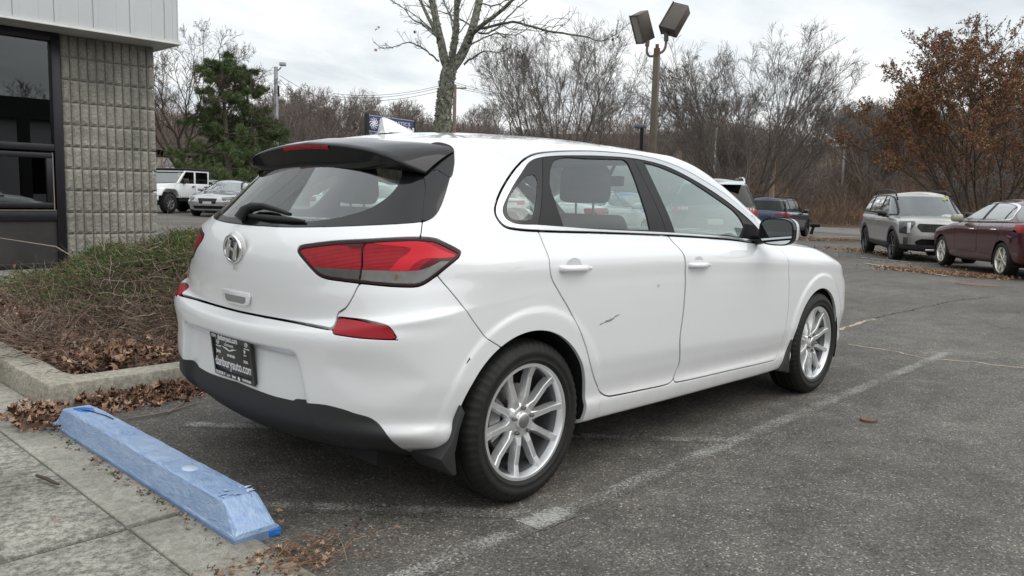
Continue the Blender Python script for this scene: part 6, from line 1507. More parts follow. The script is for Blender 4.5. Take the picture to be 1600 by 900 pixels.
# --- dark SUV with a pale roof right behind the windscreen
def c_lamps(root,sp):
    for sy in (1,-1):
        for i in range(4):
            b=MB();b.box((-1.068,sy*(.60+.055*i)-.016,1.04),(-1.035,sy*(.60+.055*i)+.016,1.11));b.obj('lamp_segment',M['drl'],root,bevel=.006)
    b=MB();b.box((-1.075,-.16,.74),(-1.05,.16,.86));b.obj('number_plate',M['plate_plain'],root,bevel=.004)
    b=MB();b.prism([(-.80,1.60),(-.62,1.665),(-.50,1.69),(-.50,1.66),(-.62,1.63)],-.60,.60,'y');b.obj('roof_spoiler',M['satin_chrome'],root,bevel=.008)
    b=MB();b.box((-.82,-.18,1.585),(-.79,.18,1.60));b.obj('brake_light',M['red_lens'],root)
Pc=dpt(1117,360,17.0);view=math.atan2(Pc[1]-CY,Pc[0]-CX);hd=view+math.radians(5);c_,s_=math.cos(hd),math.sin(hd);loc=(Pc[0]+1.06*c_,Pc[1]+1.06*s_)
car('suv','black SUV with a pale silver roof seen from behind over the hatchback windscreen','SUV',dict(SUV,railmat=M['satin_chrome'],roof=1.73,ends=SUV['ends'][:3]+[('tail_light','r',[(.50,1.10),(.96,1.12),(.96,.98),(.85,.97),(.82,1.0),(.50,1.02)],'red_lens')]),paint('black_paint',(.012,.012,.014)),(loc[0],loc[1],float(gh(*loc))),hd,detail=c_lamps,roofmat=paint('silver_roof',(.33,.34,.35),.4),privacy=True)
# --- silver sedan facing the camera on the left
def sed_front(root,sp):
    xf=sp['wb']+sp['fo']
    b=MB();b.box((xf-.03,-.16,.47),(xf+.01,.16,.58));b.obj('number_plate',M['plate_plain'],root,bevel=.004)
    for sy in (1,-1):
        b=MB();b.prism([(xf-.22,.66),(xf-.05,.58),(xf-.06,.50),(xf-.16,.40),(xf-.2,.42),(xf-.12,.52)],sy*.70-.02,sy*.70+.02,'y');b.obj('bumper_blade',root_silver,root)
root_silver=paint('silver_paint',(.42,.43,.45),.5)
P=gpt(305,337);view=math.atan2(P[1]-CY,P[0]-CX);hd=view+PI-math.radians(22);c_,s_=math.cos(hd),math.sin(hd)
# origin such that the near front corner wheel (right side) touches P
loc=(P[0]-2.775*c_-.84*s_*1,P[1]-2.775*s_+.84*c_*1)
car('sedan','silver sedan facing the camera beside the white pickup on the left','sedan',dict(SED,chrome=False,roof=1.42),root_silver,(loc[0],loc[1],float(gh(*loc))),hd,detail=sed_front)
for (px,py,dep,off,col,lab,spc) in ((352,290,36,20,(.05,.055,.06),'dark sedan roof showing behind the silver sedan',SED),(318,290,40,25,(.55,.56,.57),'pale sedan partly hidden between the white pickup and the silver sedan',SED),
    (545,330,24,35,(.78,.79,.80),'white sedan visible through the rear glass of the hatchback',SED),(640,330,27,-150,(.75,.76,.77),'white sedan parked beyond the hatchback roof pillar',SED),(905,330,20,160,(.78,.79,.80),'white sedan visible through the rear door window of the hatchback',SED),(1000,330,25,-20,(.02,.09,.30),'blue sedan visible between the headrest and the door pillar',SED),(790,330,30,155,(.72,.73,.74),'white SUV seen through the quarter window of the hatchback',SUV)):
    P=dpt(px,py,dep);view=math.atan2(P[1]-CY,P[0]-CX);hd=view+math.radians(180+off);car('sedan' if spc is SED else 'suv',lab,'sedan' if spc is SED else 'SUV',dict(spc,chrome=False),paint('paint',col),(P[0],P[1],float(gh(P[0],P[1]))),hd)
# --- white off-road pickup
def jeep():
    P=gpt(263,333.5);view=math.atan2(P[1]-CY,P[0]-CX);hd=view+PI-math.radians(38);c_,s_=math.cos(hd),math.sin(hd);wb=3.0;hw=.93
    loc=(P[0]-wb*c_+.80*s_,P[1]-wb*s_-.80*c_)
    t=empty('pickup_truck',(loc[0],loc[1],float(gh(*loc))),hd,'white boxy off-road pickup with dark hardtop next to the silver sedan','pickup truck')
    W=paint('white_gloss',(.76,.77,.78));D=M['clad'];rr=[]
    b=MB();b.box((.30,-.80,.62),(2.35,.80,1.22));b.obj('cab',W,t,bevel=.03)
    b=MB();b.prism([(2.352,.62),(2.352,1.22),(2.55,1.22),(3.52,1.15),(3.60,1.08),(3.60,.66)],-.66,.66,'y');b.obj('bonnet',W,t,bevel=.04)
    b=MB();b.prism([(.30,1.222),(.32,1.74),(1.86,1.76),(2.30,1.222)],-.77,.77,'y')
    b.V=[];b.F=[];b.n=0
    for y in (-.76,.76):
        b.prism([(1.80,1.75),(1.88,1.75),(2.38,1.222),(2.26,1.222)],y-.035,y+.035,'y');b.box((1.20,y-.03,1.222),(1.30,y+.03,1.75));b.box((.30,y-.03,1.222),(.38,y+.03,1.75));b.box((.38,y-.03,1.70),(1.82,y+.03,1.75))
    b.box((1.80,-.725,1.70),(1.87,.725,1.75));b.obj('cab_frame',W,t,bevel=.008)
    b=MB();b.box((.28,-.79,1.752),(1.90,.79,1.85));b.obj('hardtop',M['satin_black'],t,bevel=.03)
    b=MB();b.prism([(1.845,1.70),(1.85,1.70),(2.32,1.222),(2.315,1.222)],-.725,.725,'y');b.obj('windscreen',M['glass_car'],t)
    for y in (-.765,.765):
        b=MB();b.box((1.30,y-.004,1.222),(1.98,y+.004,1.70));b.obj('side_window',M['glass_priv'],t);b=MB();b.box((.38,y-.004,1.222),(1.20,y+.004,1.70));b.obj('side_window',M['glass_priv'],t)
    for s_2 in (1,-1):
        for xa,xb in ((1.25,2.25),(.42,1.23)):
            b=MB();b.box((xa,s_2*.812-.010,.66),(xb,s_2*.812+.010,1.20));d_=b.obj('door',W,t,bevel=.008);b=MB();b.box((xa+.08,s_2*.84-.015,1.08),(xa+.26,s_2*.84+.015,1.12));b.obj('handle',D,d_)
        for cx in (0,wb):
            b=MB();b.prism([(cx-.60,.70),(cx-.50,.96),(cx-.30,1.06),(cx+.32,1.06),(cx+.52,.95),(cx+.62,.72),(cx+.52,.72),(cx+.42,.88),(cx+.26,.97),(cx-.25,.97),(cx-.42,.88),(cx-.50,.70)],s_2*.66,s_2*.94,'y');b.obj('wheel_flare',W if cx else W,t,bevel=.02)
            b=MB();b.lathe([(.44,s_2*.90),(.44,s_2*.5),(.0,s_2*.5)],20,'y',o=(cx,0,.42),a0=-.2,a1=PI+.2);b.obj('wheel_liner',M['dark'],t)
            wheel(R=.41,rr=.23,W=.26,spokes=7,mrim=M['alloy_dark'],kind='wide',parent=t,loc=(cx,s_2*.80,.41),sy=-s_2,hi=False)
        b=MB();b.lathe([(0,0),(.11,0),(.115,-.03)],24,'x',o=(3.61,s_2*.50,.97));b.obj('headlight',M['clear_lens'],t,smooth=True)
        b=MB();b.box((3.35,s_2*.80-.10,.90),(3.52,s_2*.80+.12,.97));b.obj('marker_lamp',M['drl'],t,bevel=.01)
        b=MB();b.box((1.98,s_2*.98-.12,1.22),(2.10,s_2*.98+.08,1.42));o=b.obj('door_mirror',D,t,bevel=.03);b=MB();b.box((2.0,s_2*.84-.06,1.20),(2.06,s_2*.84+.06,1.25));b.obj('mirror_foot',D,o)
    for k in range(7):
        b=MB();y=-.30+.10*k;b.box((3.602,y-.028,.80),(3.615,y+.028,1.06));b.obj('grille_slot',M['gloss_black'],t,bevel=.01)
    b=MB();b.box((3.58,-.85,.52),(3.86,.85,.70));b.obj('front_bumper',W,t,bevel=.04);b=MB();b.box((3.60,-.6,.40),(3.80,.6,.515));b.box((3.862,-.62,.56),(3.88,.62,.66));b.obj('bumper_insert',D,t,bevel=.02)
    b=MB();b.box((-1.35,-.80,.62),(.22,-.74,1.20));b.box((-1.35,.74,.62),(.22,.80,1.20));b.box((-1.35,-.74,.62),(-1.29,.74,1.20));b.box((-1.35,-.74,.60),(.22,.74,.68));b.obj('cargo_bed',W,t,bevel=.01)
    b=MB();b.box((-1.3,-.5,.42),(3.5,.5,.60));b.box((.3,-.78,.50),(2.3,.78,.58));b.obj('chassis',M['dark'],t)
    for y in (-.36,.36):
        b=MB();b.box((1.0,y-.22,1.1),(1.12,y+.22,1.62));b.obj('seat',M['seat'],t,bevel=.03)
    b=MB();b.tube([(2.42,-.5,1.24),(2.36,.05,1.26)],[.014,.01],6);b.tube([(2.42,.1,1.24),(2.36,.6,1.26)],[.014,.01],6);b.obj('wiper',D,t)
    for y,z,mt in ((.55,1.62,M['drl']),(.60,1.52,M['sticker'])):
        b=MB();x=1.85+(1.70-z)*.98+.006;b.box((x,y-.04,z-.04),(x+.004,y+.04,z+.04));b.obj('sticker',mt,t)
jeep()

# ================================================================ trees
def bark(name,c,c2,s=9,lichen=None):
    m=mat(name,c,.92,noise=(s,.35),col2=c2,bump=(s*5,.8,.01))
    if lichen:
        t=m.node_tree;b=t.nodes['Principled BSDF'];src=b.inputs['Base Color'].links[0].from_socket;co=t.nodes.new('ShaderNodeTexCoord');n=t.nodes.new('ShaderNodeTexNoise');n.inputs['Scale'].default_value=13;n.inputs['Detail'].default_value=6;n.inputs['Roughness'].default_value=.7
        t.links.new(co.outputs['Object'],n.inputs['Vector']);r=t.nodes.new('ShaderNodeValToRGB');r.color_ramp.elements[0].position=.47;r.color_ramp.elements[1].position=.53;t.links.new(n.outputs['Fac'],r.inputs[0])
        x=t.nodes.new('ShaderNodeMix');x.data_type='RGBA';t.links.new(r.outputs[0],x.inputs[0]);t.links.new(src,x.inputs[6]);x.inputs[7].default_value=(*lichen,1);t.links.new(x.outputs[2],b.inputs['Base Color'])
    return m
M['bark']=bark('bark_grey',(.11,.094,.083),(.18,.158,.137));M['bark_far']=mat('bark_far',(.165,.135,.12),.95,noise=(.8,.25));M['bark_brown']=bark('bark_brown',(.075,.055,.042),(.13,.10,.078))
M['bark_lichen']=bark('bark_lichen',(.045,.042,.038),(.13,.125,.115),6,lichen=(.19,.20,.145))
def tubes(Q,R0,R1,nside,rng):
    """Q (n,k,3) polylines, radii from R0 to R1"""
    n,k,_=Q.shape;T=Q[:,-1]-Q[:,0];a=np.cross(T,rng.normal(size=(n,3)));a/=np.maximum(1e-9,np.linalg.norm(a,axis=1,keepdims=True));b=np.cross(T,a);b/=np.maximum(1e-9,np.linalg.norm(b,axis=1,keepdims=True))
    t=np.linspace(0,1,k)[None];rad=R0[:,None]*(1-t)+R1[:,None]*t
    V=np.stack([Q+rad[...,None]*(math.cos(2*PI*j/nside)*a[:,None]+math.sin(2*PI*j/nside)*b[:,None]) for j in range(nside)],2).reshape(-1,3)
    i,j=np.meshgrid(np.arange(k-1),np.arange(nside),indexing='ij');A=i*nside+j;B=i*nside+(j+1)%nside;q=np.stack([A,B,B+nside,A+nside],2).reshape(-1,4)
    return V,(q[None]+(np.arange(n)*k*nside)[:,None,None]).reshape(-1,4)
def walk(P,D,L,nseg,wob,trop,rng):
    pts=[P];d=D/np.linalg.norm(D,axis=1,keepdims=True)
    for s in range(nseg):
        pts.append(pts[-1]+d*(L/nseg)[:,None]);d=d+rng.normal(0,wob,(len(P),3))+np.array([0,0,trop]);d/=np.linalg.norm(d,axis=1,keepdims=True)
    return np.stack(pts,1)
def kids(Q,R0,R1,L,nch,t0,t1,ang,ratio,rng,rr=.55,up=0.,taperlen=.7):
    """child branches along the polylines"""
    n,k,_=Q.shape;t=rng.uniform(t0,t1,(n,nch));f=t*(k-1);i=np.minimum(f.astype(int),k-2);w=(f-i)[...,None];idx=np.arange(n)[:,None]
    P=Q[idx,i]*(1-w)+Q[idx,i+1]*w;T=Q[idx,i+1]-Q[idx,i];T/=np.linalg.norm(T,axis=2,keepdims=True)
    A=np.cross(T,rng.normal(size=T.shape));A/=np.linalg.norm(A,axis=2,keepdims=True);an=rng.normal(ang,.18,(n,nch,1));D=T*np.cos(an)+A*np.sin(an)+np.array([0,0,up])
    Lc=L[:,None]*ratio*(1-taperlen*t)*rng.uniform(.6,1.25,(n,nch));r=(R0[:,None]*(1-t)+R1[:,None]*t)*rr*rng.uniform(.6,1,(n,nch))
    return P.reshape(-1,3),D.reshape(-1,3),Lc.ravel(),r.ravel()
def cat_(L):
    V=[];F=[];o=0
    for v,f in L: V.append(v);F.append(f+o);o+=len(v)
    return np.concatenate(V),np.concatenate(F)
def bare_tree(seed,H,stems=1,spread=.25,tpl=.7,lv=((10,.5,.7),(8,.45,.6),(6,.5,.6)),r=.16,clear=.25,trop=.05,wob=.09,minr=.006,first=None,sag=0.):
    """returns (trunk V,F), (crown V,F), tips"""
    g=np.random.default_rng(seed)
    if stems==1: P=np.zeros((1,3));D=np.array([[g.normal(0,.03),g.normal(0,.03),1.]]);L=np.array([H*.85]);t0=clear
    else:
        q=np.linspace(0,2*PI,stems,endpoint=False)+g.normal(0,.3,stems);an=np.sqrt(g.uniform(.02,1,stems))*spread
        P=np.stack([np.cos(q)*.12,np.sin(q)*.12,np.zeros(stems)],1);D=np.stack([np.cos(q)*np.sin(an),np.sin(q)*np.sin(an),np.cos(an)],1);L=H*np.cos(an*.55)*g.uniform(.90,1.0,stems)*.88;t0=.16
    R0=np.full(len(P),r)*g.uniform(.7,1,len(P));R1=R0*.12
    Q=walk(P,D,L,9,wob,trop,g);trunk=tubes(Q,R0,R1,7,g);crown=[];ns=(5,4,3,3)
    for li,(nch,ratio,ang) in enumerate(lv):
        P,D,L2,r_=kids(Q,R0,R1,L,nch,t0 if li==0 else .12,1.0 if li else .97,ang,ratio,g,up=.12 if stems>1 else .05,taperlen=tpl if li==0 else .6)
        r_=np.maximum(r_,minr);Q=walk(P,D,L2,5 if li==0 else 4 if li==1 else 3,wob*1.5,trop*1.2-sag,g);R0=r_;R1=np.maximum(r_*.3,minr*.7);L=L2;crown.append(tubes(Q,R0,R1,ns[li] if li<4 else 3,g));t0=.1
    return trunk,cat_(crown),Q[:,-1],Q
def fork_tree(seed,H,n0=8,spread=.8,levels=6,q=.80,ang=.36,side=6,tw=4,r=.07,minr=.0055,trunk=0.,trop=.02,wob=.06,sider=.62):
    """crown built by repeated forking, so that it fills a rounded dome"""
    g=np.random.default_rng(seed);tot=(1-q**levels)/(1-q);L0=H*(1-trunk)/tot/.93;base=np.array([0,0,H*trunk])
    qa=np.arange(n0)*2.399+g.normal(0,.2,n0);an=np.sqrt((np.arange(n0)+.5)/n0)*spread
    P=np.repeat(base[None],n0,0)+np.stack([np.cos(qa),np.sin(qa),np.zeros(n0)],1)*.06;D=np.stack([np.cos(qa)*np.sin(an),np.sin(qa)*np.sin(an),np.cos(an)],1)
    L=L0*g.uniform(.88,1.06,n0)*(1-.22*an);R=np.full(n0,r)*g.uniform(.75,1.1,n0);tr=[];cr_=[]
    if trunk>0:
        Qt=walk(np.zeros((1,3)),np.array([[g.normal(0,.03),g.normal(0,.03),1.]]),np.array([H*trunk*1.03]),5,.03,0,g);tr.append(tubes(Qt,np.array([r*2.3]),np.array([r*1.7]),9,g));P=P-base+Qt[0,-1]
    for lv in range(levels):
        Q=walk(P,D,L,4,wob,trop,g);R1=R*.74;(tr if lv<2 else cr_).append(tubes(Q,R,np.maximum(R1,minr*.8),7 if lv<2 else 4,g))
        if lv>=1:
            p,d,l,rr=kids(Q,R,R1,L*(1.0+.10*(levels-lv)),side,.1,1.,.75,sider,g,rr=.45,up=.15,taperlen=.25);rr=np.clip(rr,minr,.03);Q2=walk(p,d,l,4,wob*1.7,trop*1.5,g);cr_.append(tubes(Q2,rr,np.maximum(rr*.5,minr*.7),3,g))
            p,d,l2,r2=kids(Q2,rr,rr*.5,l,tw,.15,1.,.65,.55,g,rr=.8,up=.1,taperlen=.3);r2=np.maximum(r2*0+minr,minr);Q3=walk(p,d,l2,2,wob*2,trop,g);cr_.append(tubes(Q3,r2,r2*.7,3,g));tips=Q3 if lv==1 else np.concatenate([tips,Q3])
        T=Q[:,-1]-Q[:,-2];T/=np.linalg.norm(T,axis=1,keepdims=True);P2=[];D2=[];LL=[];RR=[]
        for k in (0,1):
            A=np.cross(T,g.normal(size=T.shape)) if k==0 else -A;A/=np.linalg.norm(A,axis=1,keepdims=True);a_=g.normal(ang,.10,(len(T),1));P2.append(Q[:,-1]);D2.append(T*np.cos(a_)+A*np.sin(a_));LL.append(L*q*g.uniform(.86,1.08,len(T)));RR.append(R1*g.uniform(.78,.95,len(T)))
        P=np.concatenate(P2);D=np.concatenate(D2);L=np.concatenate(LL);R=np.maximum(np.concatenate(RR),minr)
    return cat_(tr),cat_(cr_),None,tips
def tree_obj(name,loc,trunk,crown,bk,label,group=None,rz=0,cname='branches',crown_mat=None,meshes=None,scale=1):
    t=empty(name,loc,rz,label,'tree',group);t.scale=(scale,)*3
    me=meshes or (fastmesh('trunk',trunk[0],trunk[1],bk,smooth=True),fastmesh('crown',crown[0],crown[1],crown_mat or bk,smooth=True))
    link('trunk',me[0],t);c=link('crown',me[1],t);return t,me
def at(px,dep,base=None,py=315):
    P=dpt(px,py,dep);x,y=P[0],P[1];z=float(hz(np.array(x),np.array(y))) if math.hypot(x-CX,y-CY)>61 else float(gh(x,y));return (x,y,z-.05)
# the two big vase-shaped bare trees and the left one
for (px,dep,H,seed,st,sp_,lab) in ((868,46,11.9,3,9,.72,'broad vase-shaped bare tree behind the roof of the white hatchback'),(1155,41,10.6,8,12,.80,'wide many-stemmed bare tree right of the twin lamp pole')):
    tr,cr1,tips,_=fork_tree(seed,H,st,sp_,levels=6,q=.84,ang=.26,side=6,tw=5,r=.085,minr=.0055,trop=.03,wob=.05,sider=.55);tree_obj('bare_tree',at(px,dep),tr,cr1,M['bark'],lab)
tr,cr1,tips,_=fork_tree(9,10.2,6,.80,levels=6,q=.82,ang=.36,side=6,tw=4,r=.085,minr=.0065,trunk=.18,trop=.01,wob=.08);tree_obj('bare_tree',at(282,42),tr,cr1,M['bark_brown'],'rounded bare tree with drooping twigs behind the white pickup')
# lichen covered tree in front, above the hatchback roof
def lichen_tree():
    g=np.random.default_rng(12);D0=17.;base=gpt(700,330);Pb=dpt(688,312,D0);gx,gy=Pb[0],Pb[1];zb=float(gh(gx,gy))
    t=empty('lichen_tree',(gx,gy,zb),0,'grey tree with lichen patched bark and forked limbs rising behind the hatchback roof','tree');o=np.array([gx,gy,zb])
    def pp(px,py,dd=0): return dpt(px,py,D0+dd)-o
    main=[((0,0,0),.24)]+[(pp(690,210),.185),(pp(694,165),.165),(pp(698,130),.16),(pp(702,108),.155)]
    b=MB();b.tube([p_ for p_,r in main],[r for p_,r in main],12,cap=False)
    limbs=[([(702,110,0),(694,92,.05),(690,70,.1),(684,45,.2),(678,15,.3),(670,-20,.4),(655,-70,.6),(640,-140,.9)],.105,.05),
           ([(703,112,0),(707,85,-.1),(711,60,-.2),(713,30,-.3),(714,0,-.35),(722,-50,-.5),(735,-120,-.7)],.085,.04),
           ([(704,110,0),(720,88,.1),(732,62,.1),(741,35,.2),(748,5,.3),(760,-35,.4),(775,-90,.5),(800,-150,.6)],.11,.05),
           ([(690,70,.1),(681,50,.5),(668,25,.8),(655,-5,1.1),(640,-50,1.3)],.05,.025),
           ([(735,55,.1),(755,38,-.3),(785,15,-.6),(815,-15,-.9),(850,-50,-1.1)],.055,.022)]
    Q=[];
    for pts,r0,r1 in limbs:
        P=smooth(np.array([pp(*q) for q in pts]),closed=False,n=4);b.tube(list(P),list(np.linspace(r0,r1,len(P))),10);Q.append((P,r0,r1))
    b.obj('trunk',M['bark_lichen'],t,smooth=True)
    # named boughs seen against the sky
    fine=[([(686,96,0),(672,84,.1),(655,72,.2),(638,66,.3),(618,72,.4),(600,76,.4),(585,66,.5)],.022,.006),
          ([(733,48,.1),(765,42,-.2),(800,35,-.4),(840,44,-.6),(880,52,-.8),(915,58,-1),(940,64,-1),(960,55,-1.1),(972,38,-1.1)],.034,.006),
          ([(738,42,.1),(752,52,0),(775,45,.2),(800,20,.4),(830,-5,.6)],.03,.012),
          ([(724,100,0),(742,88,-.1),(758,80,-.2),(780,82,-.3),(800,72,-.3)],.024,.006),
          ([(728,75,0),(750,62,.3),(775,52,.5),(805,55,.7),(835,38,.9),(855,40,1)],.022,.006),
          ([(684,60,0),(668,42,.2),(645,30,.3),(630,12,.4),(612,5,.4)],.022,.007),
          ([(748,5,.2),(775,8,.5),(800,-5,.6)],.02,.01),([(712,40,0),(700,18,.3),(690,-10,.5)],.025,.012)]
    cr_l=[];tips=[]
    for pts,r0,r1 in fine:
        P=smooth(np.array([pp(*q) for q in pts]),closed=False,n=4);P+=g.normal(0,.008,P.shape);Qa=P[None];R0=np.array([r0]);R1=np.array([r1]);cr_l.append(tubes(Qa,R0,R1,6,g));L=np.array([np.linalg.norm(np.diff(P,axis=0),axis=1).sum()])
        p,d,l,r=kids(Qa,R0,R1,L,16,.15,1.,.75,.30,g,rr=.45,up=.15);Q2=walk(p,d,np.maximum(l,.15),5,.20,.02,g);r=np.maximum(r,.0055);cr_l.append(tubes(Q2,r,r*.5,4,g))
        p,d,l,r=kids(Q2,r,r*.5,np.maximum(l,.15),4,.2,1.,.7,.55,g,rr=.7);Q3=walk(p,d,l,3,.2,.03,g);r=np.maximum(r,.0045);cr_l.append(tubes(Q3,r,r*.6,3,g))
    for P,r0,r1 in Q:
        Qa=P[None];R0=np.array([r0]);R1=np.array([r1]);L=np.array([np.linalg.norm(np.diff(P,axis=0),axis=1).sum()]);p,d,l,r=kids(Qa,R0*.45,R1*.6,L,9,.25,1.,.8,.42,g,up=.2);Q2=walk(p,d,l,6,.14,.04,g);cr_l.append(tubes(Q2,np.minimum(r,.03),r*.3,5,g));r=np.minimum(r,.03)
        p,d,l,r=kids(Q2,r,r*.3,l,6,.2,1.,.7,.45,g);Q3=walk(p,d,l,4,.15,.04,g);r=np.maximum(r,.005);cr_l.append(tubes(Q3,r,r*.6,3,g))
    v,f=cat_(cr_l);link('crown',fastmesh('crown',v,f,M['bark_lichen'],smooth=True),t)
    # curled lichen flakes and knots on the bark
    n=900;V=[]
    for i in range(n):
        P,r0,r1=Q[g.integers(0,3)] if g.random()<.55 else (np.array([m_[0] for m_ in main[1:]]),.185,.15)
        u=g.uniform(0,.98)*(len(P)-1);k=int(u);c=P[k]*(1-u+k)+P[min(k+1,len(P)-1)]*(u-k);rr_=r0+(r1-r0)*u/(len(P)-1);q=g.uniform(0,2*PI);nrm=np.array([math.cos(q),math.sin(q),0]);V.append(c+nrm*(rr_*.98+.004))
    v,f=leaves(np.array(V),g.uniform(.03,.085,n),curl=.6,flat=0,rng=g);link('lichen_flakes',fastmesh('lichen_flakes',v,f,leaf_mat('lichen',[(0,(.08,.085,.06)),(.6,(.24,.26,.18)),(1,(.36,.38,.29))])),t)['kind']='stuff'
    pods=np.array([pp(*q) for q in ((588,46,.4),(587,78,.4),(963,48,-1.1),(965,58,-1.1),(958,62,-1),(852,52,-.6),(648,50,.2),(592,42,.4))]);v,f=leaves(pods,np.full(len(pods),.09),curl=1.2,flat=.0,rng=g);link('dead_leaves',fastmesh('dead_leaves',v,f,M['leaf']),t)['kind']='stuff'
lichen_tree()
# rusty leafed tree at the right
def rusty():
    tr,cr1,tips,Q=fork_tree(21,9.6,10,.85,levels=6,q=.83,ang=.30,side=6,tw=3,r=.085,minr=.007,trop=.03,wob=.06,sider=.55);loc=at(1535,33)
    t,_=tree_obj('leafy_tree',loc,tr,cr1,M['bark_brown'],'rust and olive leafed tree behind the maroon sedan at the right edge');g=np.random.default_rng(3)
    n=len(Q);k=g.integers(0,Q.shape[1]-1,n*11);i=np.tile(np.arange(n),11);P=Q[i,k]+(Q[i,k+1]-Q[i,k])*g.random((len(i),1))+g.normal(0,.03,(len(i),3));sel=g.random(len(P))<np.clip(1.15-P[:,2]/13,.3,.95);P=P[sel]
    n=len(P);q=g.normal(size=(n,4,3))*.0;d=g.normal(size=(n,3));d/=np.linalg.norm(d,axis=1,keepdims=True);a=np.cross(d,g.normal(size=(n,3)));a/=np.linalg.norm(a,axis=1,keepdims=True);s=g.uniform(.045,.09,(n,1))
    V=np.stack([P,P+(d*.5+a*.38)*s,P+d*s*1.1,P+(d*.5-a*.38)*s],1).reshape(-1,3);F=np.arange(n*4).reshape(-1,4)
    link('leaves',fastmesh('leaves',V,F,leaf_mat('rust_leaves',[(0,(.12,.045,.032)),(.45,(.23,.10,.062)),(.72,(.33,.17,.09)),(.86,(.16,.13,.035)),(1,(.30,.20,.06))])),t)['kind']='stuff'
rusty()
# evergreens behind the bare tree at the left
M['pine']=leaf_mat('pine_needles',[(0,(.045,.070,.030)),(.5,(.088,.128,.050)),(1,(.155,.19,.075))],.75)
def pine(px,dep,H,seed,label,wide=.42,low=.18):
    g=np.random.default_rng(seed);loc=at(px,dep);t=empty('pine_tree',loc,0,label,'tree');P=np.zeros((1,3));Q=walk(P,np.array([[.02,.01,1.]]),np.array([H]),10,.03,.03,g);tr=tubes(Q,np.array([.2]),np.array([.02]),8,g);link('trunk',fastmesh('trunk',tr[0],tr[1],M['bark_brown'],smooth=True),t)
    nb=64;u=np.sort(g.uniform(low,.99,nb));f=u*10;i=np.minimum(f.astype(int),9);Pb=Q[0,i]*(1-(f-i))[:,None]+Q[0,i+1]*(f-i)[:,None];q=g.uniform(0,2*PI,nb);L=H*wide*(1-u)**.75*g.uniform(.45,1.15,nb)+.3
    D=np.stack([np.cos(q),np.sin(q),g.normal(.12,.15,nb)],1);Qb=walk(Pb,D,L,5,.10,.03,g);R=L*.012+.01;b1=tubes(Qb,R,R*.3,4,g)
    p,d,l,r=kids(Qb,R,R*.3,L,11,.25,1.,.8,.38,g,rr=.6);l=np.maximum(l,.25);Q2=walk(p,d,l,3,.14,.05,g);b2=tubes(Q2,np.maximum(r,.006),r*.4,3,g);v,fc=cat_([b1,b2]);link('crown',fastmesh('crown',v,fc,M['bark_brown']),t)
    # needle tufts
    n2=len(Q2);m_=12;k=g.random((n2,m_,1))*.85+.15;f=k*3;i=np.minimum(f.astype(int),2)[...,0];w=f-i[...,None];ix=np.arange(n2)[:,None];C=(Q2[ix,i]*(1-w)+Q2[ix,np.minimum(i+1,3)]*w).reshape(-1,3)
    nn=8;d=g.normal(size=(len(C),nn,3))+np.array([0,0,.5]);d/=np.linalg.norm(d,axis=2,keepdims=True);a=np.cross(d,g.normal(size=d.shape));a/=np.linalg.norm(a,axis=2,keepdims=True);s=g.uniform(.14,.26,(len(C),nn,1))
    C=C[:,None]+g.normal(0,.03,d.shape);V=np.stack([C-a*.011,C+a*.011,C+d*s],2).reshape(-1,3);F=np.arange(len(V)).reshape(-1,3);link('needles',fastmesh('needles',V,F,M['pine']),t)['kind']='stuff'
pine(358,41,8.0,1,'tallest green pine right of the rounded bare tree',.42,.12);pine(400,43,7.4,2,'broad green pine left of the steel utility pole',.42,.08);pine(338,56,6.5,5,'lower green pine partly hidden behind the bare tree',.5,.1);pine(428,60,5.4,4,'small green pine right behind the steel utility pole',.5,.1)
# treeline: every far tree its own object, from a few shared shapes
VAR=[]
for s in range(6):
    tr,c,_,_=fork_tree(40+s,10,5,.62,levels=5,q=.80,ang=.34,side=5,tw=4,r=.10,minr=.0105,trunk=.24,trop=.01,wob=.08);VAR.append((fastmesh('trunk',tr[0],tr[1],M['bark_far']),fastmesh('crown',c[0],c[1],M['bark_far'])))
for s in range(3):
    tr,c,_,_=fork_tree(50+s,6,9,.95,levels=4,q=.80,ang=.40,side=6,tw=4,r=.05,minr=.0115,trop=.0,wob=.10);VAR.append((fastmesh('trunk',tr[0],tr[1],M['bark_far']),fastmesh('crown',c[0],c[1],M['bark_far'])))
gt=np.random.default_rng(77);cnt=0
LMK=[(262,'behind the white pickup'),(330,'behind the pines'),(430,'beside the steel utility pole'),(500,'between the steel pole and the sign'),(570,'just left of the navy sign'),(625,'behind the navy sign'),(665,'right of the navy sign'),(720,'behind the lichen tree'),(780,'left of the broad bare tree'),(870,'behind the broad bare tree'),(960,'left of the small shoebox lamp'),(1020,'behind the twin lamp pole'),(1080,'left of the wide bare tree'),(1160,'behind the wide bare tree'),(1215,'above the navy SUV'),(1265,'above the leaning mailbox'),(1314,'beside the thin pole on the slope'),(1360,'above the left end of the grey SUV'),(1420,'above the grey SUV roof'),(1480,'left of the rust leafed tree'),(1560,'behind the rust leafed tree'),(1640,'at the right edge')]
CNT={}
def tl(px,H,kind):
    lm=min(LMK,key=lambda q:abs(q[0]-px))[1];sz=['low','middling','tall'][int(np.clip((H-3)/3.2,0,2))] if kind else ['small','knee high','larger'][int(np.clip((H-3)/.9,0,2))]
    return f"{sz} {'bare tree in the far tree line' if kind else 'bare many-stemmed shrub tree'} {lm}".replace('knee high','mid-sized')
def far_tree(px,dep,H,v,seed):
    loc=at(px,dep);tree_obj('bare_tree',loc,None,None,None,tl(px,H,v<6),'far bare trees' if v<6 else 'far shrub trees',rz=gt.uniform(0,6.28),meshes=VAR[v],scale=H/(10 if v<6 else 6))
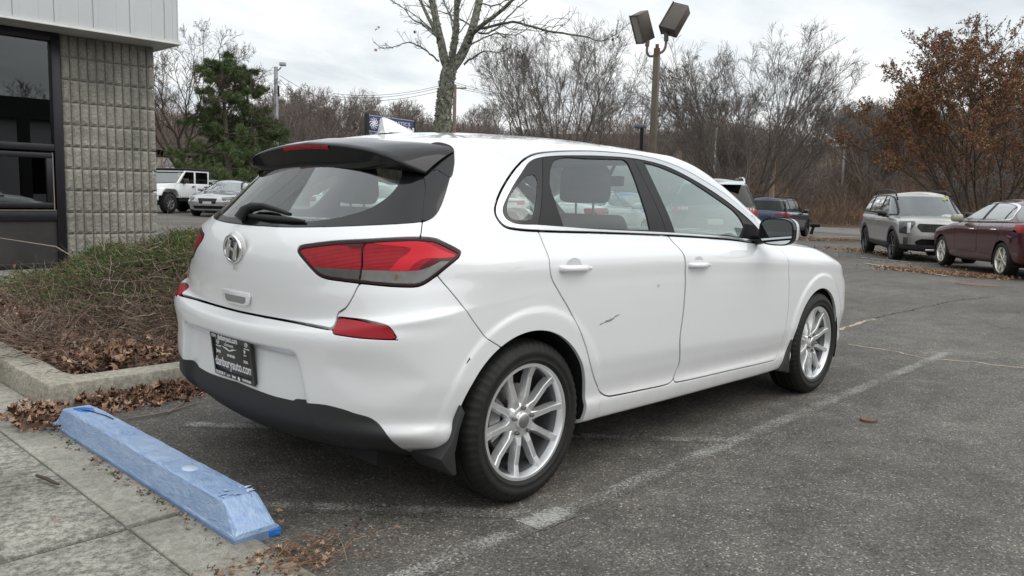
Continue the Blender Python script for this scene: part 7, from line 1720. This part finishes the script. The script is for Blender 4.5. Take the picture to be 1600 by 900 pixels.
tops={430:150,470:140,520:138,570:140,600:150,650:178,700:185,760:180,820:190,880:190,940:195,1000:190,1060:185,1120:190,1180:185,1230:180,1290:160,1330:150,1370:155,1420:165,1480:160,1560:160,1620:160,250:190,330:190,390:190}
tk=sorted(tops)
for i in range(150):
    px=gt.uniform(100,1760);dep=gt.uniform(72,120);ty=np.interp(px,tk,[tops[k] for k in tk])+gt.normal(8,9);hor=307+(px-800)*.024
    P=at(px,dep);H=(hor-ty)/FOC*dep+CZ-P[2];
    if H<3: continue
    far_tree(px,dep,H,gt.integers(0,6),i)
for i in range(95):
    px=gt.uniform(100,1760);dep=gt.uniform(63,95);P=at(px,dep);far_tree(px,dep,gt.uniform(3.0,5.6),6+gt.integers(0,3),i)
for i in range(70):
    px=gt.uniform(100,1760);dep=gt.uniform(140,235);far_tree(px,dep,gt.uniform(6,10.5),gt.integers(0,6),i)
# trees all round the rest of the horizon (also what the paint and glass reflect)
for i in range(60):
    a=gt.uniform(0,2*PI);
    if abs((a-YAW+PI)%(2*PI)-PI)<.62: continue
    d=gt.uniform(45,80);x=CX+d*math.cos(a);y=CY+d*math.sin(a)
    if 8<y<20 and x<3: continue
    z=float(hz(np.array(x),np.array(y))) if d>61 else float(gh(x,y));v=gt.integers(0,6);tree_obj('bare_tree',(x,y,z),None,None,None,'bare tree behind the camera, outside the picture','trees outside the picture',rz=gt.uniform(0,6),meshes=VAR[v],scale=gt.uniform(.8,1.25))
# underwood: countless thin stems over the slope
def thicket(n,px0,px1,d0,d1,hmin,hmax,material,label,seed,r=.016):
    g=np.random.default_rng(seed);px=g.uniform(px0,px1,n);dep=g.uniform(d0,d1,n);rh=cr[None]*((px-800)/FOC)[:,None]+cd[None];X=CX+rh[:,0]*dep;Y=CY+rh[:,1]*dep
    Z=np.where(np.hypot(X-CX,Y-CY)>61,hz(X,Y),gh(X,Y));P=np.stack([X,Y,Z],1);H=g.uniform(hmin,hmax,n)*(.6+.4*np.sin(px*.013+seed)*np.sin(px*.041));D=g.normal(0,.5,(n,3))*np.array([1,1,0])+np.array([0,0,1.])
    P[:,2]+=g.uniform(0,.55,n)*H;L=H*g.uniform(.25,.6,n);v,f,_=curvy(P,D,L,r*g.uniform(.5,1.2,n),g,nseg=3,wob=.5);put('undergrowth',(v,f),material,label,'undergrowth')
M['brush']=leaf_mat('brush_stems',[(0,(.062,.045,.037)),(.5,(.118,.086,.070)),(.85,(.18,.122,.09)),(1,(.25,.15,.09))],.95);M['brush_tan']=leaf_mat('brush_tan',[(0,(.095,.064,.046)),(.5,(.17,.115,.08)),(1,(.25,.175,.12))],.95)
thicket(30000,-100,1900,150,260,4,9,M['brush'],'bare scrub on the top of the wooded slope',7,.035)
thicket(85000,-100,1850,64,150,2.5,8.0,M['brush'],'grey brown undergrowth of the wooded slope beyond the road',1,.020)
thicket(16000,1190,1700,60,75,1.5,5.0,M['brush_tan'],'tan brown brush along the road beyond the right side of the lot',2,.018)
thicket(5000,215,440,50,66,1.0,3.6,M['brush'],'brown brush behind the white pickup',3,.016)

# ================================================================ poles, lamps, wires, sign
M['pole_bronze']=mat('pole_bronze',(.105,.088,.066),.5,.2,noise=(6,.2));M['head_bronze']=mat('lamp_head_bronze',(.085,.074,.062),.45,.2,noise=(4,.12));M['rust']=mat('rusty_metal',(.12,.062,.038),.8,noise=(30,.4))
def up_at(px,py_ref,dep): 
    P=dpt(px,py_ref,dep);return P[0],P[1],float(gh(P[0],P[1]))
def twin_lamp():
    D=21.;x,y,z=up_at(1017,300,D);t=empty('lamp_pole',(x,y,z),0,'bronze lamp pole with two shoebox floodlights standing beyond the hatchback','lamp pole');o=np.array([x,y,z])
    top=dpt(1022,92,D)-o;zt=top[2];rv=np.array([_rh[0],_rh[1],0]);fv=np.array([_dh[0],_dh[1],0]);up=np.array([0,0,1.])
    s=D/FOC
    a=YAW;R3=rot(0,0,.25);b=MB();b.box((-.085,-.085,-.1),(.085,.085,zt),R3,top=.86);b.obj('shaft',M['pole_bronze'],t,bevel=.012)
    b=MB();b.tube([(0,0,zt-.02),(0,0,zt+.20)],[.085,.08],12);b.tube([(0,0,zt+.18),(0,0,zt+.30)],[.045,.045],10);b.obj('tenon',M['rust'],t,smooth=True)
    def P(px,py,d=0): return dpt(px,py,D+d)-o
    b=MB();pts=smooth(np.array([P(1012,68),P(1011,82),P(1016,88),P(1026,85),P(1036,80),P(1040,72),P(1041,56)]),closed=False,n=4);b.tube(list(pts),[.033]*len(pts),10);b.tube([P(1011,72),P(1012,64)],[.055,.055],10);b.tube([P(1041,64),P(1041,52)],[.06,.06],10);b.obj('bracket',M['pole_bronze'],t,smooth=True)
    # heads: (foot centre, axis tip) with width across
    for (cx_,cy_,ax,ln,wd,th,tw,lens) in ((1004,42,(-9,-24),.74,.40,.30,-.5,False),(1055,31,(13,-23),.80,.44,.34,.55,True)):
        c=P(cx_,cy_);ax_=(rv*ax[0]+up*-ax[1]);ax_=ax_/np.linalg.norm(ax_);ax_=ax_+fv*(.25 if lens else -.35);ax_/=np.linalg.norm(ax_)
        n_=np.cross(ax_,fv);n_/=np.linalg.norm(n_);m_=np.cross(n_,ax_);n2=n_*math.cos(tw)+m_*math.sin(tw);m2=-n_*math.sin(tw)+m_*math.cos(tw);Rm=np.stack([n2,m2,ax_],1)
        b=MB();b.box((-wd/2,-th/2,-ln/2),(wd/2,th/2,ln/2),Rm,c,top=.97);hd=b.obj('floodlight',M['head_bronze'],t,bevel=.015)
        sgn=1 if (n2@fv)<0 else -1
        # door frame and lens on the open face
        face=1 if True else -1
        b=MB();xs_=wd/2+.006;b.box((xs_-.004,-th/2-.008,-ln/2-.008),(xs_+.016,-th/2+.03,ln/2+.008),Rm,c);b.box((xs_-.004,th/2-.03,-ln/2-.008),(xs_+.016,th/2+.008,ln/2+.008),Rm,c);b.box((xs_-.004,-th/2+.03,-ln/2-.008),(xs_+.016,th/2-.03,-ln/2+.03),Rm,c);b.box((xs_-.004,-th/2+.03,ln/2-.03),(xs_+.016,th/2-.03,ln/2+.008),Rm,c);b.obj('door_frame',M['head_bronze'],hd)
        b=MB();b.box((xs_-.004,-th/2+.031,-ln/2+.031),(xs_+.004,th/2-.031,ln/2-.031),Rm,c);b.obj('lens',mat('flood_glass',(.30,.29,.25),.1,.4,1),hd)
        if lens:
            b=MB();q=[(xs_+.006,.07*math.cos(2*PI*k/20),.13*math.sin(2*PI*k/20)) for k in range(21)];b.tube([Rm@np.array(v)+c for v in q],[.012]*21,6,cap=False);b.obj('reflector_ring',M['alloy'],hd,smooth=True)
twin_lamp()
def small_lamp():
    D=36;x,y,z=up_at(999,300,D);t=empty('street_lamp',(x,y,z),0,'small dark shoebox lamp just left of the twin lamp pole','lamp pole');o=np.array([x,y,z]);zt=(dpt(999,200,D)-o)[2];b=MB();b.tube([(0,0,0),(0,0,zt)],[.085,.08],10);b.obj('shaft',M['satin_black'],t,smooth=True)
    r=np.array([_rh[0],_rh[1],0]);b=MB();c=np.array([0,0,zt+.05])-r*.10;b.box((-.24,-.15,-.09),(.24,.15,.09),np.stack([r,np.array([_dh[0],_dh[1],0]),[0,0,1]],1),c);b.obj('lamp_head',mat('lamp_head_grey',(.10,.11,.13),.5),t,bevel=.04)
small_lamp()
M['galv']=mat('galvanised',(.42,.43,.45),.45,.5,noise=(3,.12));M['wood_pole']=mat('utility_wood',(.22,.16,.115),.9,noise=(5,.3));M['wire']=mat('wire',(.03,.03,.03),.6)
POLES={}
def upole(name,px,pytop,dep,r,material,label,cross=None,lean=0):
    x,y,z=up_at(px,315,dep);t=empty(name,(x,y,z),0,label,'utility pole');o=np.array([x,y,z]);zt=(dpt(px,pytop,dep)-o)[2];b=MB();b.tube([(0,0,0),(lean,0,zt)],[r,r*.8],12);b.obj('shaft',material,t,smooth=True)
    rv=np.array([_rh[0],_rh[1],0])
    if cross:
        for zc,hw_ in cross:
            b=MB();b.tube([np.array([0,0,zt-zc])-rv*hw_,np.array([0,0,zt-zc])+rv*hw_],[.06,.06],6);c=b.obj('crossarm',M['wood_pole'],t)
            for s in (-.9,0,.9):
                b=MB();b.tube([np.array([0,0,zt-zc+.05])+rv*hw_*s,np.array([0,0,zt-zc+.22])+rv*hw_*s],[.04,.03],6);b.obj('insulator',M['galv'],c)
    POLES[px]=(o,zt);return t,o,zt
t,o,zt=upole('utility_pole',433,108,45,.13,M['galv'],'pale steel utility pole with a floodlight at its top left of the sign')
rv=np.array([_rh[0],_rh[1],0])
b=MB();b.tube([np.array([0,0,zt-.3]),np.array([0,0,zt-.02])+rv*.30],[.03,.03],6);b.obj('bracket',M['satin_black'],t);b=MB();b.box((-.17,-.1,-.10),(.17,.1,.10),np.stack([rv,[_dh[0],_dh[1],0],[0,0,1]],1),np.array([0,0,zt+.15])+rv*.38);b.obj('floodlight',M['galv'],t,bevel=.02)
b=MB();b.box((-.02,-.10,zt-1.6),(.16,.0,zt-1.0));b.obj('meter_box',M['satin_black'],t,bevel=.02)
upole('utility_pole',708,135,62,.16,M['wood_pole'],'dark wooden utility pole beside the lichen tree',cross=((.25,.9),))
upole('utility_pole',1205,196,55,.17,M['wood_pole'],'brown wooden utility pole behind the navy SUV')
upole('utility_pole',1114,200,60,.10,M['galv'],'thin pale pole seen through the wide bare tree')
upole('utility_pole',1314,214,85,.13,M['galv'],'thin pale pole on the wooded slope right of the navy SUV',cross=((.3,.5),))
def wire(name,pts,label,r=.012,sag=.3):
    P=[];
    for a,c in zip(pts[:-1],pts[1:]):
        A=dpt(*a);C_=dpt(*c)
        for k in range(13):
            u=k/12;p_=A*(1-u)+C_*u;P.append(p_-np.array([0,0,sag*4*u*(1-u)]))
    b=MB();b.tube(P,[r]*len(P),4);o=b.obj(name,M['wire']);tag(o,label,'wire')
wire('power_line',[(437,118,45),(590,178,52),(740,235,60)],'power line falling from the steel pole toward the sign',.014,.4)
wire('power_line',[(437,124,45),(520,180,47),(560,215,48)],'lower service wire from the steel pole',.014,.3)
wire('power_line',[(520,146,66),(708,128,62),(900,150,66),(1130,158,72),(1430,168,90)],'long topmost power line crossing behind the bare trees',.016,.5)
wire('power_line',[(520,150,66),(708,131,62),(900,154,66),(1130,162,72),(1430,171,90)],'power line just under the topmost one',.016,.5)
wire('power_line',[(560,158,66),(708,136,62),(900,160,66)],'third power line left and right of the wooden pole',.016,.3)
wire('power_line',[(230,222,48),(433,218,46),(620,224,60)],'low cable crossing in front of the pines',.016,.2)
wire('power_line',[(1000,146,60),(1205,205,55),(1314,216,85),(1620,224,90)],'lower cable running right through the wide bare tree',.016,.3)
wire('power_line',[(1205,212,55),(1314,220,85),(1620,228,90)],'lowest cable over the wooded slope',.014,.2)
# ---- blue roadside sign
def sign():
    D=58;A=dpt(573,194,D);B=dpt(646,199,D+4);mid=(A+B)/2;x,y=mid[0],mid[1];z=float(gh(x,y));d=(B-A)[:2];wd=np.linalg.norm(d);ang=math.atan2(d[1],d[0]);s=D/FOC
    t=empty('roadside_sign',(x,y,z),ang,'navy roadside sign with a white sun emblem behind the antenna fin','sign');zc=mid[2]-z;h=23*s
    b=MB();b.box((-wd/2+.12,-.12,zc-h/2),(wd/2-.12,.12,zc+h/2));pn=b.obj('sign_panel',mat('sign_navy',(.022,.035,.16),.4),t,bevel=.01)
    b=MB()
    for a_,c_ in (((-wd/2+.08,-.15,zc+h/2),(wd/2-.08,.15,zc+h/2+.06)),((-wd/2+.08,-.15,zc-h/2-.06),(wd/2-.08,.15,zc-h/2))): b.box(a_,c_)
    b.obj('frame',M['galv'],t);
    for s_ in (-1,1):
        b=MB();b.box((s_*wd/2-.13,-.13,0),(s_*wd/2+.13,.13,zc+h/2+.12));b.obj('post',M['satin_black'],t,bevel=.01)
    b=MB();b.box((-wd/2+.15,-.1,zc-h/2-1.0),(wd/2-.15,.1,zc-h/2-.32));b.obj('lower_panel',M['plate_white'],t)
    W=mat('sign_white',(.8,.8,.8),.5);yf=-.13
    b=MB();cx_=-wd/2+.12+h*.45;
    for k in range(10):
        q=2*PI*k/10;pts=[]
        for u in np.linspace(0,1,5):
            r_=h*(.14+.28*u);qq=q+.55*u*u;pts.append((cx_+r_*math.cos(qq),yf,zc+r_*math.sin(qq)))
        b.tube(pts,[h*.045,h*.045,h*.04,h*.03,h*.02],6)
    b.lathe([(0,-.02),(h*.13,-.02),(h*.15,0)],16,'y',o=(cx_,yf,zc));b.obj('sun_emblem',W,pn,smooth=True)
    text('GYMNASTICS',h*.34,(cx_+h*.50,yf,zc+h*.20),pn,W,(PI/2,0,0),ex=.01,align='LEFT',sx=(wd-h*1.25)/(h*.34*6.6));text('NATION',h*.46,(cx_+h*.50,yf,zc-h*.17),pn,W,(PI/2,0,0),ex=.01,align='LEFT',sx=(wd-h*1.25)/(h*.46*3.75),bold=.02)
sign()
# ---- post box by the road, leaning
P=gpt(1267,366);t=empty('mailbox',tuple(P),0,'black leaning post with a small box beside the road right of the navy SUV','mailbox');rv=np.array([_rh[0],_rh[1],0]);s=31/FOC
b=MB();b.tube([(0,0,0),tuple(rv*.12+np.array([0,0,.42]))],[.10,.08],8);b.obj('post',M['satin_black'],t,smooth=True)
b=MB();b.box((-.26,-.15,-.09),(.24,.15,.11),np.stack([rv,[_dh[0],_dh[1],0],[0,0,1]],1),rv*.20+np.array([0,0,.48]));b.obj('box',M['satin_black'],t,bevel=.04)
# ---- guard rail and pale sheds behind the pickup
P0=at(232,47);P1=at(330,47);b=MB()
t=empty('gate',tuple(P0),0,'grey tubular gate with a small white sign behind the white pickup','gate');o=np.array(P0);e=np.array(P1)-o
b.tube([(0,0,1.55),tuple(e+[0,0,1.55])],[.04,.04],8);b.tube([(0,0,.9),tuple(e+[0,0,.9])],[.03,.03],8)
for u in (0,.5,1): b.tube([tuple(e*u),tuple(e*u+[0,0,1.9 if u==1 else 1.6])],[.05,.05],8)
b.obj('tube_frame',M['galv'],t,smooth=True);b=MB();b.box((-.3,-.02,-.12),(.3,.02,.12),np.stack([rv,[_dh[0],_dh[1],0],[0,0,1]],1),e*.88+[0,0,1.4]);b.obj('small_sign',M['plate_white'],t)
def shed(px,dep,w,d,h,col,label,rise=.8):
    P=at(px,dep);t=empty('house',P,YAW-PI/2+.2,label,'house');b=MB();b.box((-w/2,0,0),(w/2,d,h));b.obj('wall',mat('house_wall',col,.8,noise=(2,.06)),t)
    b=MB();b.prism([(-w/2-.3,h),(0,h+rise),(w/2+.3,h),(w/2+.3,h-.12),(0,h+rise-.15),(-w/2-.3,h-.12)],-.3,d+.3,'y');b.obj('roof',mat('house_roof',(.12,.11,.11),.9),t)
    for k in (-.28,.1,.36):
        b=MB();b.box((w*k-.45,-.03,h*.35),(w*k+.45,.01,h*.75));f=b.obj('window',M['plate_white'],t);b=MB();b.box((w*k-.38,-.045,h*.38),(w*k+.38,-.031,h*.72));b.obj('pane',M['gloss_black'],f)
shed(250,68,9,6,3.2,(.42,.40,.38),'pale house half hidden behind brush left of the pines');shed(385,64,8,6,2.6,(.22,.205,.185),'low tan building among brush under the pines')

# ---- showroom across the lot behind the camera: what the storefront glass reflects
t=empty('showroom',(14,-40,0),0,'pale showroom with a dark canopy on posts across the lot, seen only as a reflection','building')
b=MB();b.box((-14,-8,0),(14,-3,5.6));b.obj('wall',M['fascia'],t)
b=MB();b.box((-15,-9,5.6),(15,-2.2,7.0));b.obj('canopy',M['clad'],t)
for k in range(7):
    b=MB();b.box((-13.2+4.3*k,-.3,0),(-12.6+4.3*k,.3,5.6));b.obj('post',M['clad'],t)
for k in range(6):
    b=MB();b.box((-12+4.3*k,-3.02,.6),(-9.5+4.3*k,-2.98,3.4));b.obj('window',M['gloss_black'],t)

# lettering outlines become plain meshes
dg=bpy.context.evaluated_depsgraph_get()
for o in TEXTS:
    me=bpy.data.meshes.new_from_object(o.evaluated_get(dg));n=link('tmp',me,o.parent,o.location,o.rotation_euler);n.scale=o.scale
    for k in ('label','category'):
        if k in o: n[k]=o[k]
    nm=o.name.split('.')[0];bpy.data.objects.remove(o);n.name=nm
